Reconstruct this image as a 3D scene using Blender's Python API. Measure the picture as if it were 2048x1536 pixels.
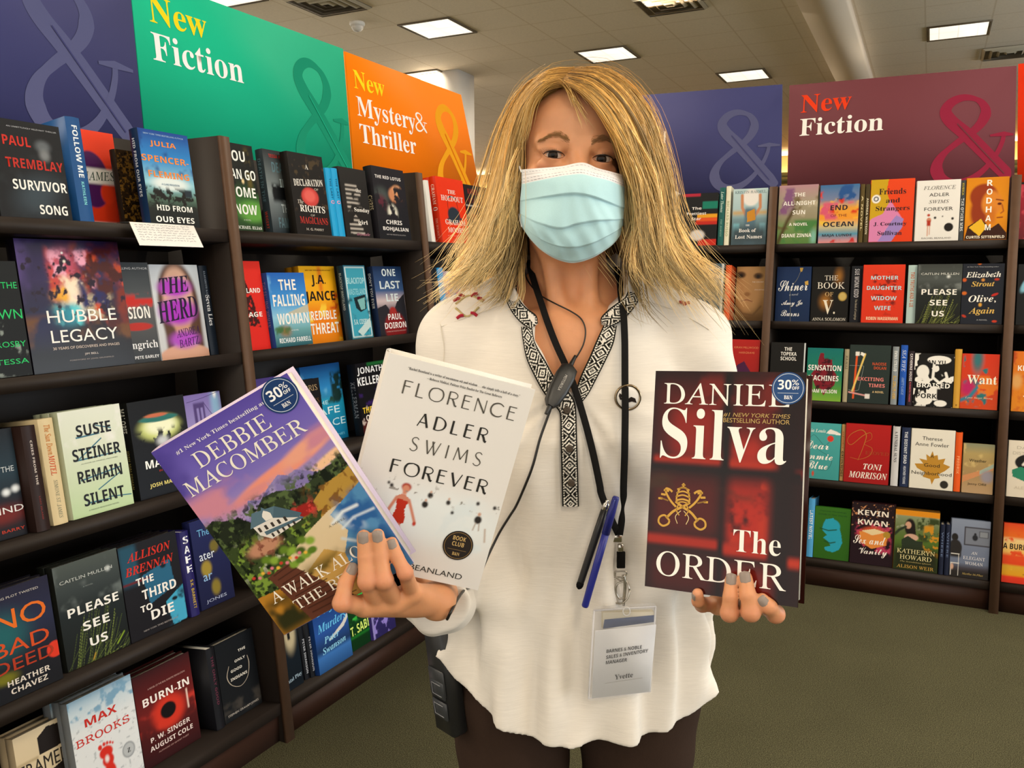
import bpy, math, random
import numpy as np
from mathutils import Vector, Matrix
from mathutils.bvhtree import BVHTree
from mathutils.geometry import tessellate_polygon

S = bpy.context.scene
for o in list(bpy.data.objects):
    bpy.data.objects.remove(o)
R_ = random.Random(7)
NR = np.random.default_rng(7)
CH = 1.33                                   # eye level of the phone

# ---------------------------------------------------------------- camera
cd = bpy.data.cameras.new('camera')
cam = bpy.data.objects.new('camera', cd)
S.collection.objects.link(cam)
S.camera = cam
cd.sensor_fit = 'HORIZONTAL'
cd.sensor_width = 36.0
cd.lens = 36.0 * 1720.45 / 2048
cd.clip_start = 0.02
cam.matrix_world = (Matrix.Translation((0, 0, CH)) @ Matrix.Rotation(math.radians(90 - 7.1973), 4, 'X')
                    @ Matrix.Rotation(math.radians(-0.356), 4, 'Z'))

# ---------------------------------------------------------------- world, exposure
W = bpy.data.worlds.new('store_ambient')
S.world = W
W.use_nodes = True
W.node_tree.nodes['Background'].inputs[0].default_value = (1.0, 0.90, 0.76, 1)
W.node_tree.nodes['Background'].inputs[1].default_value = 1.6
S.view_settings.view_transform = 'Standard'
S.view_settings.look = 'None'
S.view_settings.gamma = 1.0
S.view_settings.use_curve_mapping = False
S.view_settings.exposure = -0.06
LAMP_POWER = 38.0
WINDOW_POWER = 60.0

# ---------------------------------------------------------------- helpers
def lin(c):
    """'#rrggbb' or 0..255 triple -> linear rgb"""
    if isinstance(c, str):
        c = [int(c[i:i + 2], 16) for i in (1, 3, 5)]
    c = np.asarray(c, float) / 255.0
    return np.where(c <= 0.04045, c / 12.92, ((c + 0.055) / 1.055) ** 2.4)

def tag(o, label=None, cat=None, group=None, kind=None):
    if label: o['label'] = label
    if cat: o['category'] = cat
    if group: o['group'] = group
    if kind: o['kind'] = kind
    return o

def empty(name, loc=(0, 0, 0), M=None):
    o = bpy.data.objects.new(name, None)
    o.empty_display_size = 0.05
    S.collection.objects.link(o)
    o.matrix_world = M if M is not None else Matrix.Translation(loc)
    return o

class MB:
    """collects shapes (numpy) and links them as ONE mesh object; every vertex has a colour"""
    def __init__(s):
        s.v = []; s.f = []; s.c = []; s.m = []; s.n = 0
    def add(s, v, f, col=(0.5, 0.5, 0.5), mi=0):
        v = np.asarray(v, float).reshape(-1, 3)
        col = np.asarray(col, float)
        if col.ndim == 1: col = np.tile(col[:3], (len(v), 1))
        s.v.append(v); s.c.append(col[:, :3])
        for fa in (f if isinstance(f, (list, tuple)) else [f]):
            if isinstance(fa, np.ndarray):
                s.f.append(fa + s.n); s.m.append(np.full(len(fa), mi))
            else:
                s.f.append(np.array([fa]) + s.n); s.m.append(np.array([mi]))
        s.n += len(v)
        return s
    def box(s, lo, hi, col=(0.5, 0.5, 0.5), mi=0, bev=0.0, M=None):
        bev = min(bev, min(abs(b - a) for a, b in zip(lo, hi)) * 0.45)
        if bev <= 0:
            x0, y0, z0 = lo; x1, y1, z1 = hi
            v = np.array([(x, y, z) for z in (z0, z1) for y in (y0, y1) for x in (x0, x1)], float)
            f = np.array([(0, 2, 3, 1), (4, 5, 7, 6), (0, 1, 5, 4), (2, 6, 7, 3), (0, 4, 6, 2), (1, 3, 7, 5)])
        else:
            v, f = _bevbox(bev, lo, hi)
        if M is not None: v = xf(v, M)
        return s.add(v, f, col, mi)
    def grid(s, P, col, mi=0, flip=False):
        """P: (ny, nx, 3) points"""
        ny, nx = P.shape[:2]
        i = np.arange(ny * nx).reshape(ny, nx)
        q = np.stack([i[:-1, :-1], i[:-1, 1:], i[1:, 1:], i[1:, :-1]], -1).reshape(-1, 4)
        if flip: q = q[:, ::-1]
        col = np.asarray(col, float)
        if col.ndim == 3: col = col.reshape(-1, 3)
        return s.add(P.reshape(-1, 3), q, col, mi)
    def tube(s, pts, r, col=(0.5, 0.5, 0.5), n=8, mi=0, cap=True):
        v, f = tube_mesh(np.asarray(pts, float), r, n, cap)
        return s.add(v, f, col, mi)
    def lathe(s, prof, col=(0.5, 0.5, 0.5), n=20, mi=0, M=None):
        """prof: [(radius, z)]"""
        a = np.linspace(0, 2 * np.pi, n, endpoint=False)
        pr = np.asarray(prof, float)
        P = np.stack([pr[:, None, 0] * np.cos(a), pr[:, None, 0] * np.sin(a), np.repeat(pr[:, 1:2], n, 1)], -1)
        i = np.arange(len(pr) * n).reshape(len(pr), n); j = np.roll(i, -1, 1)
        q = np.stack([i[:-1], j[:-1], j[1:], i[1:]], -1).reshape(-1, 4)
        v = P.reshape(-1, 3)
        fs = [q, list(i[0][::-1]), list(i[-1])]
        if M is not None: v = xf(v, M)
        return s.add(v, fs, col, mi)
    def poly(s, pts, y, col, mi=0):
        """flat shape in local x,z at depth y (front faces -y)"""
        pts = np.asarray(pts, float)
        tr = tessellate_polygon([[Vector((p[0], p[1], 0)) for p in pts]])
        v = np.stack([pts[:, 0], np.full(len(pts), y), pts[:, 1]], -1)
        if not len(tr): return s
        t = np.array(tr)
        a, b, c = v[t[:, 0]], v[t[:, 1]], v[t[:, 2]]
        ny = np.cross(b - a, c - a)[:, 1]
        t[ny > 0] = t[ny > 0][:, ::-1]
        return s.add(v, t, col, mi)
    def build(s, name, mats, parent=None, smooth=False, M=None):
        v = np.concatenate(s.v)
        me = mesh_from(name, v, s.f, np.concatenate(s.m), np.concatenate(s.c), smooth)
        for m in (mats if isinstance(mats, (list, tuple)) else [mats]):
            me.materials.append(m)
        return link(name, me, parent, M)

def mesh_from(name, v, fl, mi=None, col=None, smooth=False):
    me = bpy.data.meshes.new(name)
    me.vertices.add(len(v)); me.vertices.foreach_set('co', np.asarray(v, np.float32).ravel())
    cnt = np.concatenate([np.full(len(f), f.shape[1]) for f in fl])
    loops = np.concatenate([np.asarray(f).ravel() for f in fl])
    me.loops.add(len(loops)); me.loops.foreach_set('vertex_index', loops.astype(np.int32))
    me.polygons.add(len(cnt))
    st = np.concatenate([[0], np.cumsum(cnt)[:-1]])
    me.polygons.foreach_set('loop_start', st.astype(np.int32))
    if mi is not None: me.polygons.foreach_set('material_index', np.asarray(mi, np.int32))
    if smooth: me.polygons.foreach_set('use_smooth', np.ones(len(cnt), bool))
    me.update(calc_edges=True)
    me.validate()
    if col is not None:
        a = me.color_attributes.new('Col', 'FLOAT_COLOR', 'POINT')
        c4 = np.ones((len(v), 4), np.float32); c4[:, :3] = col
        a.data.foreach_set('color', c4.ravel())
    return me

def link(name, me, parent=None, M=None):
    o = bpy.data.objects.new(name, me)
    S.collection.objects.link(o)
    if parent is not None: o.parent = parent
    if M is not None: o.matrix_basis = M          # in the parent frame
    return o

def xf(v, M):
    m = np.array(M)
    return np.asarray(v) @ m[:3, :3].T + m[:3, 3]

def _bevbox(b, lo, hi):
    lo = np.asarray(lo, float); hi = np.asarray(hi, float)
    V = []; idx = {}
    for sx in (0, 1):
        for sy in (0, 1):
            for sz in (0, 1):
                s = (sx, sy, sz)
                c = np.where(s, hi, lo); d = np.where(s, -b, b)
                for ax in range(3):
                    p = c + d; p[ax] = c[ax]
                    idx[(s, ax)] = len(V); V.append(p)
    F = []
    cs = [(x, y, z) for x in (0, 1) for y in (0, 1) for z in (0, 1)]
    for ax in range(3):
        a, c = [i for i in range(3) if i != ax]
        for side in (0, 1):
            q = []
            for (p, r) in ((0, 0), (1, 0), (1, 1), (0, 1)):
                s = [0, 0, 0]; s[ax] = side; s[a] = p; s[c] = r
                q.append(idx[(tuple(s), ax)])
            F.append(q)
    for ax in range(3):                       # bevel strips along axis ax
        a, c = [i for i in range(3) if i != ax]
        for p in (0, 1):
            for r in (0, 1):
                s0 = [0, 0, 0]; s0[a] = p; s0[c] = r; s1 = list(s0); s1[ax] = 1
                F.append([idx[(tuple(s0), a)], idx[(tuple(s1), a)], idx[(tuple(s1), c)], idx[(tuple(s0), c)]])
    ctr = (lo + hi) / 2
    V = np.array(V); out = []
    tri = []
    for s in cs: tri.append([idx[(s, 0)], idx[(s, 1)], idx[(s, 2)]])
    def orient(f):
        p = V[f]; nrm = np.cross(p[1] - p[0], p[2] - p[0])
        return f if nrm @ (p.mean(0) - ctr) > 0 else f[::-1]
    return V, [np.array([orient(f) for f in F]), np.array([orient(f) for f in tri])]

def tube_mesh(P, r, n=8, cap=True):
    m = len(P)
    r = np.broadcast_to(np.asarray(r, float), (m,)) if np.ndim(r) < 2 else r
    T = np.gradient(P, axis=0); T /= np.linalg.norm(T, axis=1, keepdims=True) + 1e-12
    N = np.zeros_like(P)
    up = np.array([0, 0, 1.0]) if abs(T[0, 2]) < 0.9 else np.array([1.0, 0, 0])
    a = np.cross(T[0], up); a /= np.linalg.norm(a); N[0] = a
    for i in range(1, m):
        a = N[i - 1] - T[i] * (N[i - 1] @ T[i]); N[i] = a / (np.linalg.norm(a) + 1e-12)
    B = np.cross(T, N)
    t = np.linspace(0, 2 * np.pi, n, endpoint=False)
    V = P[:, None] + r[:, None, None] * (np.cos(t)[None, :, None] * N[:, None] + np.sin(t)[None, :, None] * B[:, None])
    i = np.arange(m * n).reshape(m, n); j = np.roll(i, -1, 1)
    q = np.stack([i[:-1], j[:-1], j[1:], i[1:]], -1).reshape(-1, 4)
    fs = [q]
    if cap: fs += [np.array([i[0][::-1]]), np.array([i[-1]])]
    return V.reshape(-1, 3), fs

def spline(pts, n):
    """Catmull-Rom through pts, n samples"""
    P = np.asarray(pts, float)
    P = np.concatenate([[2 * P[0] - P[1]], P, [2 * P[-1] - P[-2]]])
    k = len(P) - 3
    t = np.linspace(0, k - 1e-9, n); i = t.astype(int); u = (t - i)[:, None]
    a, b, c, d = P[i], P[i + 1], P[i + 2], P[i + 3]
    return 0.5 * ((2 * b) + (c - a) * u + (2 * a - 5 * b + 4 * c - d) * u * u + (3 * b - 3 * c + d - a) * u ** 3)

def vnoise(x, y, seed=0):
    """value noise 0..1"""
    x = np.asarray(x, float); y = np.asarray(y, float)
    xi = np.floor(x).astype(int); yi = np.floor(y).astype(int)
    fx = x - xi; fy = y - yi
    fx = fx * fx * (3 - 2 * fx); fy = fy * fy * (3 - 2 * fy)
    def h(a, b):
        n = (a * 374761393 + b * 668265263 + seed * 974634777) & 0x7fffffff
        n = ((n ^ (n >> 13)) * 1274126177) & 0x7fffffff
        n = n ^ (n >> 16)
        return (n & 0xffff) / 65535.0
    return (h(xi, yi) * (1 - fx) + h(xi + 1, yi) * fx) * (1 - fy) + (h(xi, yi + 1) * (1 - fx) + h(xi + 1, yi + 1) * fx) * fy

def fbm(x, y, seed=0, o=4):
    s = 0; a = 0.5; t = 0
    for k in range(o):
        s = s + a * vnoise(x * 2 ** k, y * 2 ** k, seed + k * 17); t += a; a *= 0.5
    return s / t

# ---------------------------------------------------------------- materials
def nt(name):
    m = bpy.data.materials.new(name); m.use_nodes = True
    return m, m.node_tree, m.node_tree.nodes['Principled BSDF']

def attr_mat(name, rough=0.4, spec=0.5, coat=0.0, sheen=0.0, sss=0.0, metal=0.0, vary=0.0, vscale=60, bump=0.0, bscale=300):
    m, t, b = nt(name)
    a = t.nodes.new('ShaderNodeAttribute'); a.attribute_name = 'Col'
    src = a.outputs['Color']
    tc = t.nodes.new('ShaderNodeTexCoord')
    if vary:
        n = t.nodes.new('ShaderNodeTexNoise'); n.inputs['Scale'].default_value = vscale; n.inputs['Detail'].default_value = 4
        t.links.new(tc.outputs['Object'], n.inputs['Vector'])
        mr = t.nodes.new('ShaderNodeMapRange')
        mr.inputs[3].default_value = 1 - vary; mr.inputs[4].default_value = 1 + vary
        t.links.new(n.outputs['Fac'], mr.inputs[0])
        mx = t.nodes.new('ShaderNodeMix'); mx.data_type = 'RGBA'; mx.blend_type = 'MULTIPLY'
        mx.inputs['Factor'].default_value = 1
        t.links.new(src, mx.inputs[6]); t.links.new(mr.outputs[0], mx.inputs[7]); src = mx.outputs[2]
    t.links.new(src, b.inputs['Base Color'])
    b.inputs['Roughness'].default_value = rough
    b.inputs['Specular IOR Level'].default_value = spec
    b.inputs['Coat Weight'].default_value = coat
    b.inputs['Coat Roughness'].default_value = 0.12
    b.inputs['Metallic'].default_value = metal
    if sheen: b.inputs['Sheen Weight'].default_value = sheen
    if sss:
        b.inputs['Subsurface Weight'].default_value = sss
        b.inputs['Subsurface Radius'].default_value = (0.010, 0.004, 0.002)
        b.inputs['Subsurface Scale'].default_value = 0.6
    if bump:
        n = t.nodes.new('ShaderNodeTexNoise'); n.inputs['Scale'].default_value = bscale; n.inputs['Detail'].default_value = 6
        t.links.new(tc.outputs['Object'], n.inputs['Vector'])
        bp = t.nodes.new('ShaderNodeBump'); bp.inputs['Strength'].default_value = bump; bp.inputs['Distance'].default_value = 0.002
        t.links.new(n.outputs['Fac'], bp.inputs['Height']); t.links.new(bp.outputs['Normal'], b.inputs['Normal'])
    return m

M_JACKET = attr_mat('printed_jacket', rough=0.42, spec=0.16)
M_GLOSS = attr_mat('glossy_laminated_jacket', rough=0.2, spec=0.2, coat=0.06, bump=0.03, bscale=40)
M_PAGES = attr_mat('page_block_paper', rough=0.8, spec=0.15, vary=0.10, vscale=900)
M_SIGN = attr_mat('sign_print', rough=0.75, spec=0.12, vary=0.02, vscale=8)
M_WOOD = attr_mat('dark_laminate', rough=0.55, spec=0.25, vary=0.18, vscale=25)
M_PLAIN = attr_mat('plain_paint', rough=0.6, spec=0.3)
M_PLASTIC = attr_mat('moulded_plastic', rough=0.38, spec=0.45)
M_METAL = attr_mat('nickel_metal', rough=0.22, metal=1.0)
M_SKIN = attr_mat('skin', rough=0.48, spec=0.4, sss=0.25, vary=0.05, vscale=45, bump=0.10, bscale=260)
M_CLOTH = attr_mat('slub_jersey', rough=0.85, spec=0.12, sheen=0.12, vary=0.07, vscale=60, bump=0.16, bscale=90)
for nd in M_CLOTH.node_tree.nodes:             # yarn runs sideways: stretch the noise along x and y
    if nd.type == 'TEX_NOISE':
        mpn = M_CLOTH.node_tree.nodes.new('ShaderNodeMapping'); mpn.inputs['Scale'].default_value = (.7, .7, 9.0) if nd.inputs['Scale'].default_value > 70 else (.6, .6, 7.0)
        src_ = [l for l in M_CLOTH.node_tree.links if l.to_node == nd][0].from_socket
        M_CLOTH.node_tree.links.new(src_, mpn.inputs['Vector']); M_CLOTH.node_tree.links.new(mpn.outputs['Vector'], nd.inputs['Vector'])
M_DARKCLOTH = attr_mat('dark_twill', rough=0.9, spec=0.1, vary=0.1, vscale=200, bump=0.15, bscale=600)
M_MASK = attr_mat('nonwoven_mask', rough=0.8, spec=0.15, sheen=0.1, vary=0.03, vscale=300, bump=0.12, bscale=900)
M_HAIR = attr_mat('blond_hair', rough=0.38, spec=0.5)
M_EYE = attr_mat('eye', rough=0.2, spec=0.18)
# ---------------------------------------------------------------- lettering (Blender's own built-in letter shapes as flat meshes)
_ALPH = dict(b=(0x1D400, 0x1D41A, 0x1D7CE), i=(0x1D434, 0x1D44E, None), bi=(0x1D468, 0x1D482, None), bs=(0x1D4D0, 0x1D4EA, None),
             sb=(0x1D5D4, 0x1D5EE, 0x1D7EC), m=(0x1D670, 0x1D68A, 0x1D7F6))
def _map(s, st):
    U = _ALPH.get({'u': 'i', 'l': 'b'}.get(st, st))
    if U is None: return s
    o = ''
    for ch in s:
        if 'A' <= ch <= 'Z': o += chr(U[0] + ord(ch) - 65)
        elif 'a' <= ch <= 'z': o += '\u210e' if (U[0] == 0x1D434 and ch == 'h') else chr(U[1] + ord(ch) - 97)
        elif ch.isdigit() and U[2]: o += chr(U[2] + ord(ch) - 48)
        else: o += ch
    return o
_TC = {}
def text_mesh(s, st, res=3, sp=1.0):
    """(verts xy normalised to a unit box 0..1 x 0..1, tris, aspect)"""
    key = (s, st, res, sp)
    if key in _TC: return _TC[key]
    c = bpy.data.curves.new('letters', 'FONT')
    c.body = _map(s, st); c.resolution_u = res; c.size = 1.0; c.space_character = sp
    if st == 'l': c.offset = -0.0075
    o = bpy.data.objects.new('letters', c)
    S.collection.objects.link(o)
    dg = bpy.context.evaluated_depsgraph_get()
    me = bpy.data.meshes.new_from_object(o.evaluated_get(dg))
    v = np.empty(len(me.vertices) * 3, np.float32); me.vertices.foreach_get('co', v); v = v.reshape(-1, 3)[:, :2].astype(float)
    me.calc_loop_triangles()
    t = np.empty(len(me.loop_triangles) * 3, np.int32); me.loop_triangles.foreach_get('vertices', t); t = t.reshape(-1, 3)
    bpy.data.objects.remove(o); bpy.data.curves.remove(c); bpy.data.meshes.remove(me)
    if st == 'u': v[:, 0] -= 0.277 * v[:, 1]
    lo, hi = v.min(0), v.max(0)
    n = (v - lo) / np.maximum(hi - lo, 1e-6)
    # orient so that front faces -y when laid in x,z
    a, b, d = n[t[:, 0]], n[t[:, 1]], n[t[:, 2]]
    cr = (b[:, 0] - a[:, 0]) * (d[:, 1] - a[:, 1]) - (b[:, 1] - a[:, 1]) * (d[:, 0] - a[:, 0])
    t[cr < 0] = t[cr < 0][:, ::-1]
    _TC[key] = (n, t, (hi - lo)[0] / (hi - lo)[1], lo, hi)
    return _TC[key]

def put_text(mb, s, st, xc, zc, w, h, y, col, rot=0.0, res=3, shear=0.0, sp=1.0, mi=0, mapf=None):
    """letters centred at (xc, zc) in a box w x h on the plane y"""
    n, t = text_mesh(s, st, res, sp)[:2]
    if not len(n): return
    p = (n - 0.5) * (w, h)
    if shear: p[:, 0] += shear * p[:, 1]
    c_, s_ = math.cos(rot), math.sin(rot)
    x = xc + p[:, 0] * c_ - p[:, 1] * s_; z = zc + p[:, 0] * s_ + p[:, 1] * c_
    v = np.stack([x, np.full(len(x), y), z], -1)
    if mapf is not None: v = mapf(v)
    mb.add(v, t, lin(col), mi)

def stroke_poly(pts, wid):
    """outline polygon of a stroke with varying width"""
    P = np.asarray(pts, float); w = np.broadcast_to(np.asarray(wid, float), (len(P),))
    T = np.gradient(P, axis=0); T /= np.linalg.norm(T, axis=1, keepdims=True) + 1e-9
    N = np.stack([-T[:, 1], T[:, 0]], -1)
    return P + N * w[:, None] / 2, P - N * w[:, None] / 2

def put_stroke(mb, pts, wid, y, col, mi=0, mapf=None):
    a, b = stroke_poly(pts, wid)
    n = len(a)
    xz = np.concatenate([a, b]); v = np.stack([xz[:, 0], np.full(2 * n, y), xz[:, 1]], -1)
    i = np.arange(n - 1)
    q = np.stack([i, i + n, i + n + 1, i + 1], -1)
    if mapf is not None: v = mapf(v)
    mb.add(v, q, lin(col) if isinstance(col, (str, tuple, list)) else col, mi)

def put_ampersand(mb, x0, z0, w, h, y, col, clip=None, mi=0, line=None):
    """a calligraphic ampersand in the box x0..x0+w, z0..z0+h"""
    loop = spline([(0.98, 0.0), (0.80, 0.16), (0.58, 0.37), (0.36, 0.57), (0.15, 0.74), (0.08, 0.86), (0.16, 0.96), (0.32, 1.0), (0.50, 0.95), (0.59, 0.83),
                   (0.55, 0.70), (0.42, 0.58), (0.24, 0.47), (0.07, 0.34), (0.0, 0.20), (0.06, 0.07), (0.22, 0.0), (0.42, 0.03), (0.60, 0.14), (0.74, 0.30), (0.81, 0.44), (0.83, 0.53)], 150)
    u = np.linspace(0, 1, 150)
    wd = np.interp(u, [0, .03, .12, .20, .30, .37, .45, .52, .60, .68, .78, .88, 1], [.08, .13, .14, .13, .09, .05, .11, .08, .06, .13, .09, .05, .04])
    segs = [(loop, wd), (np.array([(0.66, 0.535), (0.83, 0.545), (1.02, 0.53)]), np.array([.02, .05, .02]))]
    for P, ww in segs:
        Q = np.array([x0, z0]) + P * (w, h)
        a, b = stroke_poly(Q, ww * h * 1.08)
        xz = np.concatenate([a, b]); n = len(a)
        if clip is not None:
            xz[:, 0] = np.clip(xz[:, 0], clip[0], clip[1]); xz[:, 1] = np.clip(xz[:, 1], clip[2], clip[3])
        yy = y - .0008 * np.tile(np.linspace(0, 1, n), 2) - (.001 if n < 10 else 0)
        v = np.stack([xz[:, 0], yy, xz[:, 1]], -1)
        i = np.arange(n - 1)
        mb.add(v, np.stack([i, i + n, i + n + 1, i + 1], -1), lin(col), mi)
    if line:
        P = np.array([(0.24, 0.70), (0.86, 0.09)]); Q = np.array([x0, z0]) + P * (w, h)
        if clip is not None:
            Q[:, 0] = np.clip(Q[:, 0], clip[0], clip[1]); Q[:, 1] = np.clip(Q[:, 1], clip[2], clip[3])
        put_stroke(mb, Q, [0.012 * h, 0.012 * h], y - 0.0022, line, mi)

# ---------------------------------------------------------------- printed artwork: paints a grid of colours from simple shapes (u right, v down, 0..1)
def smooth(e0, e1, x):
    t = np.clip((x - e0) / (e1 - e0 + 1e-9), 0, 1); return t * t * (3 - 2 * t)
def paint(ops, nx, ny, asp):
    """asp = height/width"""
    u, v = np.meshgrid(np.linspace(0, 1, nx), np.linspace(0, 1, ny))
    C = np.zeros((ny, nx, 3))
    soft0 = 1.2 / nx
    for k, op in enumerate(ops):
        t = op[0]
        if t == 'g':                        # vertical gradient
            st = op[1]; vs = [s[0] for s in st]; cs = np.array([lin(s[1]) for s in st])
            C = np.stack([np.interp(v, vs, cs[:, i]) for i in range(3)], -1)
            continue
        if t == 'e':                        # ellipse cx cy rx ry col soft rot
            _, cx, cy, rx, ry, col = op[:6]; so = op[6] if len(op) > 6 else soft0; ro = op[7] if len(op) > 7 else 0
            dx = u - cx; dy = (v - cy) * asp
            c, s = math.cos(ro), math.sin(ro)
            a = (dx * c + dy * s) / rx; b = (-dx * s + dy * c) / (ry * asp)
            d = np.sqrt(a * a + b * b); m = 1 - smooth(1 - so / rx, 1 + so / rx, d)
        elif t == 'r':                      # rectangle
            _, u0, v0, u1, v1, col = op[:6]; so = op[6] if len(op) > 6 else soft0
            m = smooth(u0 - so, u0 + so, u) * (1 - smooth(u1 - so, u1 + so, u)) * smooth(v0 - so, v0 + so, v) * (1 - smooth(v1 - so, v1 + so, v))
        elif t == 'l':                      # line pts width col soft
            _, pts, wd, col = op[:4]; so = op[4] if len(op) > 4 else soft0
            d = np.full(u.shape, 9.0)
            for (x0, y0), (x1, y1) in zip(pts[:-1], pts[1:]):
                ax, ay = x1 - x0, (y1 - y0) * asp; L = ax * ax + ay * ay + 1e-12
                q = np.clip(((u - x0) * ax + (v - y0) * asp * ay) / L, 0, 1)
                d = np.minimum(d, np.hypot(u - x0 - q * ax, (v - y0) * asp - q * ay))
            m = 1 - smooth(wd / 2 - so, wd / 2 + so, d)
        elif t == 'p':                      # polygon pts col
            _, pts, col = op[:3]
            ins = np.zeros(u.shape, bool)
            for (x0, y0), (x1, y1) in zip(pts, pts[1:] + pts[:1]):
                cnd = (y0 > v) != (y1 > v)
                ins ^= cnd & (u < (x1 - x0) * (v - y0) / ((y1 - y0) if y1 != y0 else 1e-9) + x0)
            m = ins.astype(float)
        elif t == 'n':                      # noise blobs: scale col lo hi [region v0 v1] [stretch]
            _, sc, col, lo, hi = op[:5]; r = op[5] if len(op) > 5 else (0, 1); sx = op[6] if len(op) > 6 else 1.0; u_r = op[7] if len(op) > 7 else (-1, 2)
            n = fbm(u * sc * sx + 3.3 * k, v * asp * sc + 1.7 * k, 5 + k)
            m = smooth(lo, hi, n) * smooth(r[0] - .04, r[0] + .04, v) * (1 - smooth(r[1] - .04, r[1] + .04, v)) * smooth(u_r[0] - .04, u_r[0] + .04, u) * (1 - smooth(u_r[1] - .04, u_r[1] + .04, u))
        elif t == 's':                      # streaks (grass): n col u0 u1 v0 v1 lean width
            _, n, col, u0, u1, v0, v1, ln, wd = op
            rr = random.Random(n * 13 + k)
            m = np.zeros(u.shape)
            for _i in range(n):
                x = rr.uniform(u0, u1); l = rr.uniform(0.5, 1) * ln; top = rr.uniform(v0, v1)
                ax, ay = l, (top - v1) * asp
                q = np.clip(((u - x) * ax + (v - v1) * asp * ay) / (ax * ax + ay * ay + 1e-9), 0, 1)
                d = np.hypot(u - x - q * ax, (v - v1) * asp - q * ay)
                m = np.maximum(m, (1 - smooth(wd * .3, wd, d)) * rr.uniform(.4, 1))
        c = lin(col)
        C = C * (1 - m[..., None]) + c * m[..., None]
    return C
# ---------------------------------------------------------------- the store: floor, ceiling, far walls, beam, pillar
CEIL = 3.89
E1 = np.array([0.9002, -0.4354, 0.0]); E2 = np.array([0.4354, 0.9002, 0.0]); EZ = np.array([0, 0, 1.0])
M_ROOM = Matrix(((E1[0], E2[0], 0, 0), (E1[1], E2[1], 0, 0), (0, 0, 1, 0), (0, 0, 0, 1)))   # room axes follow the bookcases

def carpet_mat():
    m, t, b = nt('olive_loop_carpet')
    tc = t.nodes.new('ShaderNodeTexCoord')
    n1 = t.nodes.new('ShaderNodeTexNoise'); n1.inputs['Scale'].default_value = 380; n1.inputs['Detail'].default_value = 3
    n2 = t.nodes.new('ShaderNodeTexNoise'); n2.inputs['Scale'].default_value = 420; n2.inputs['Detail'].default_value = 2
    n3 = t.nodes.new('ShaderNodeTexNoise'); n3.inputs['Scale'].default_value = 3; n3.inputs['Detail'].default_value = 3
    for n in (n1, n2, n3): t.links.new(tc.outputs['Object'], n.inputs['Vector'])
    r = t.nodes.new('ShaderNodeValToRGB')
    r.color_ramp.elements[0].position = 0.36; r.color_ramp.elements[0].color = (*lin('#2c2b20'), 1)
    r.color_ramp.elements[1].position = 0.66; r.color_ramp.elements[1].color = (*lin('#5f5d46'), 1)
    t.links.new(n1.outputs['Fac'], r.inputs[0])
    r2 = t.nodes.new('ShaderNodeValToRGB')
    r2.color_ramp.elements[0].position = 0.66; r2.color_ramp.elements[0].color = (0, 0, 0, 1)
    r2.color_ramp.elements[1].position = 0.74; r2.color_ramp.elements[1].color = (1, 1, 1, 1)
    t.links.new(n2.outputs['Fac'], r2.inputs[0])
    mx = t.nodes.new('ShaderNodeMix'); mx.data_type = 'RGBA'
    t.links.new(r2.outputs[0], mx.inputs['Factor']); t.links.new(r.outputs[0], mx.inputs[6]); mx.inputs[7].default_value = (*lin('#958f6c'), 1)
    mr = t.nodes.new('ShaderNodeMapRange'); mr.inputs[3].default_value = 0.85; mr.inputs[4].default_value = 1.15
    t.links.new(n3.outputs['Fac'], mr.inputs[0])
    m2 = t.nodes.new('ShaderNodeMix'); m2.data_type = 'RGBA'; m2.blend_type = 'MULTIPLY'; m2.inputs['Factor'].default_value = 1
    t.links.new(mx.outputs[2], m2.inputs[6]); t.links.new(mr.outputs[0], m2.inputs[7])
    t.links.new(m2.outputs[2], b.inputs['Base Color'])
    b.inputs['Roughness'].default_value = 1.0; b.inputs['Specular IOR Level'].default_value = 0.05
    bp = t.nodes.new('ShaderNodeBump'); bp.inputs['Strength'].default_value = 0.25; bp.inputs['Distance'].default_value = 0.002
    t.links.new(n1.outputs['Fac'], bp.inputs['Height']); t.links.new(bp.outputs['Normal'], b.inputs['Normal'])
    return m

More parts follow.
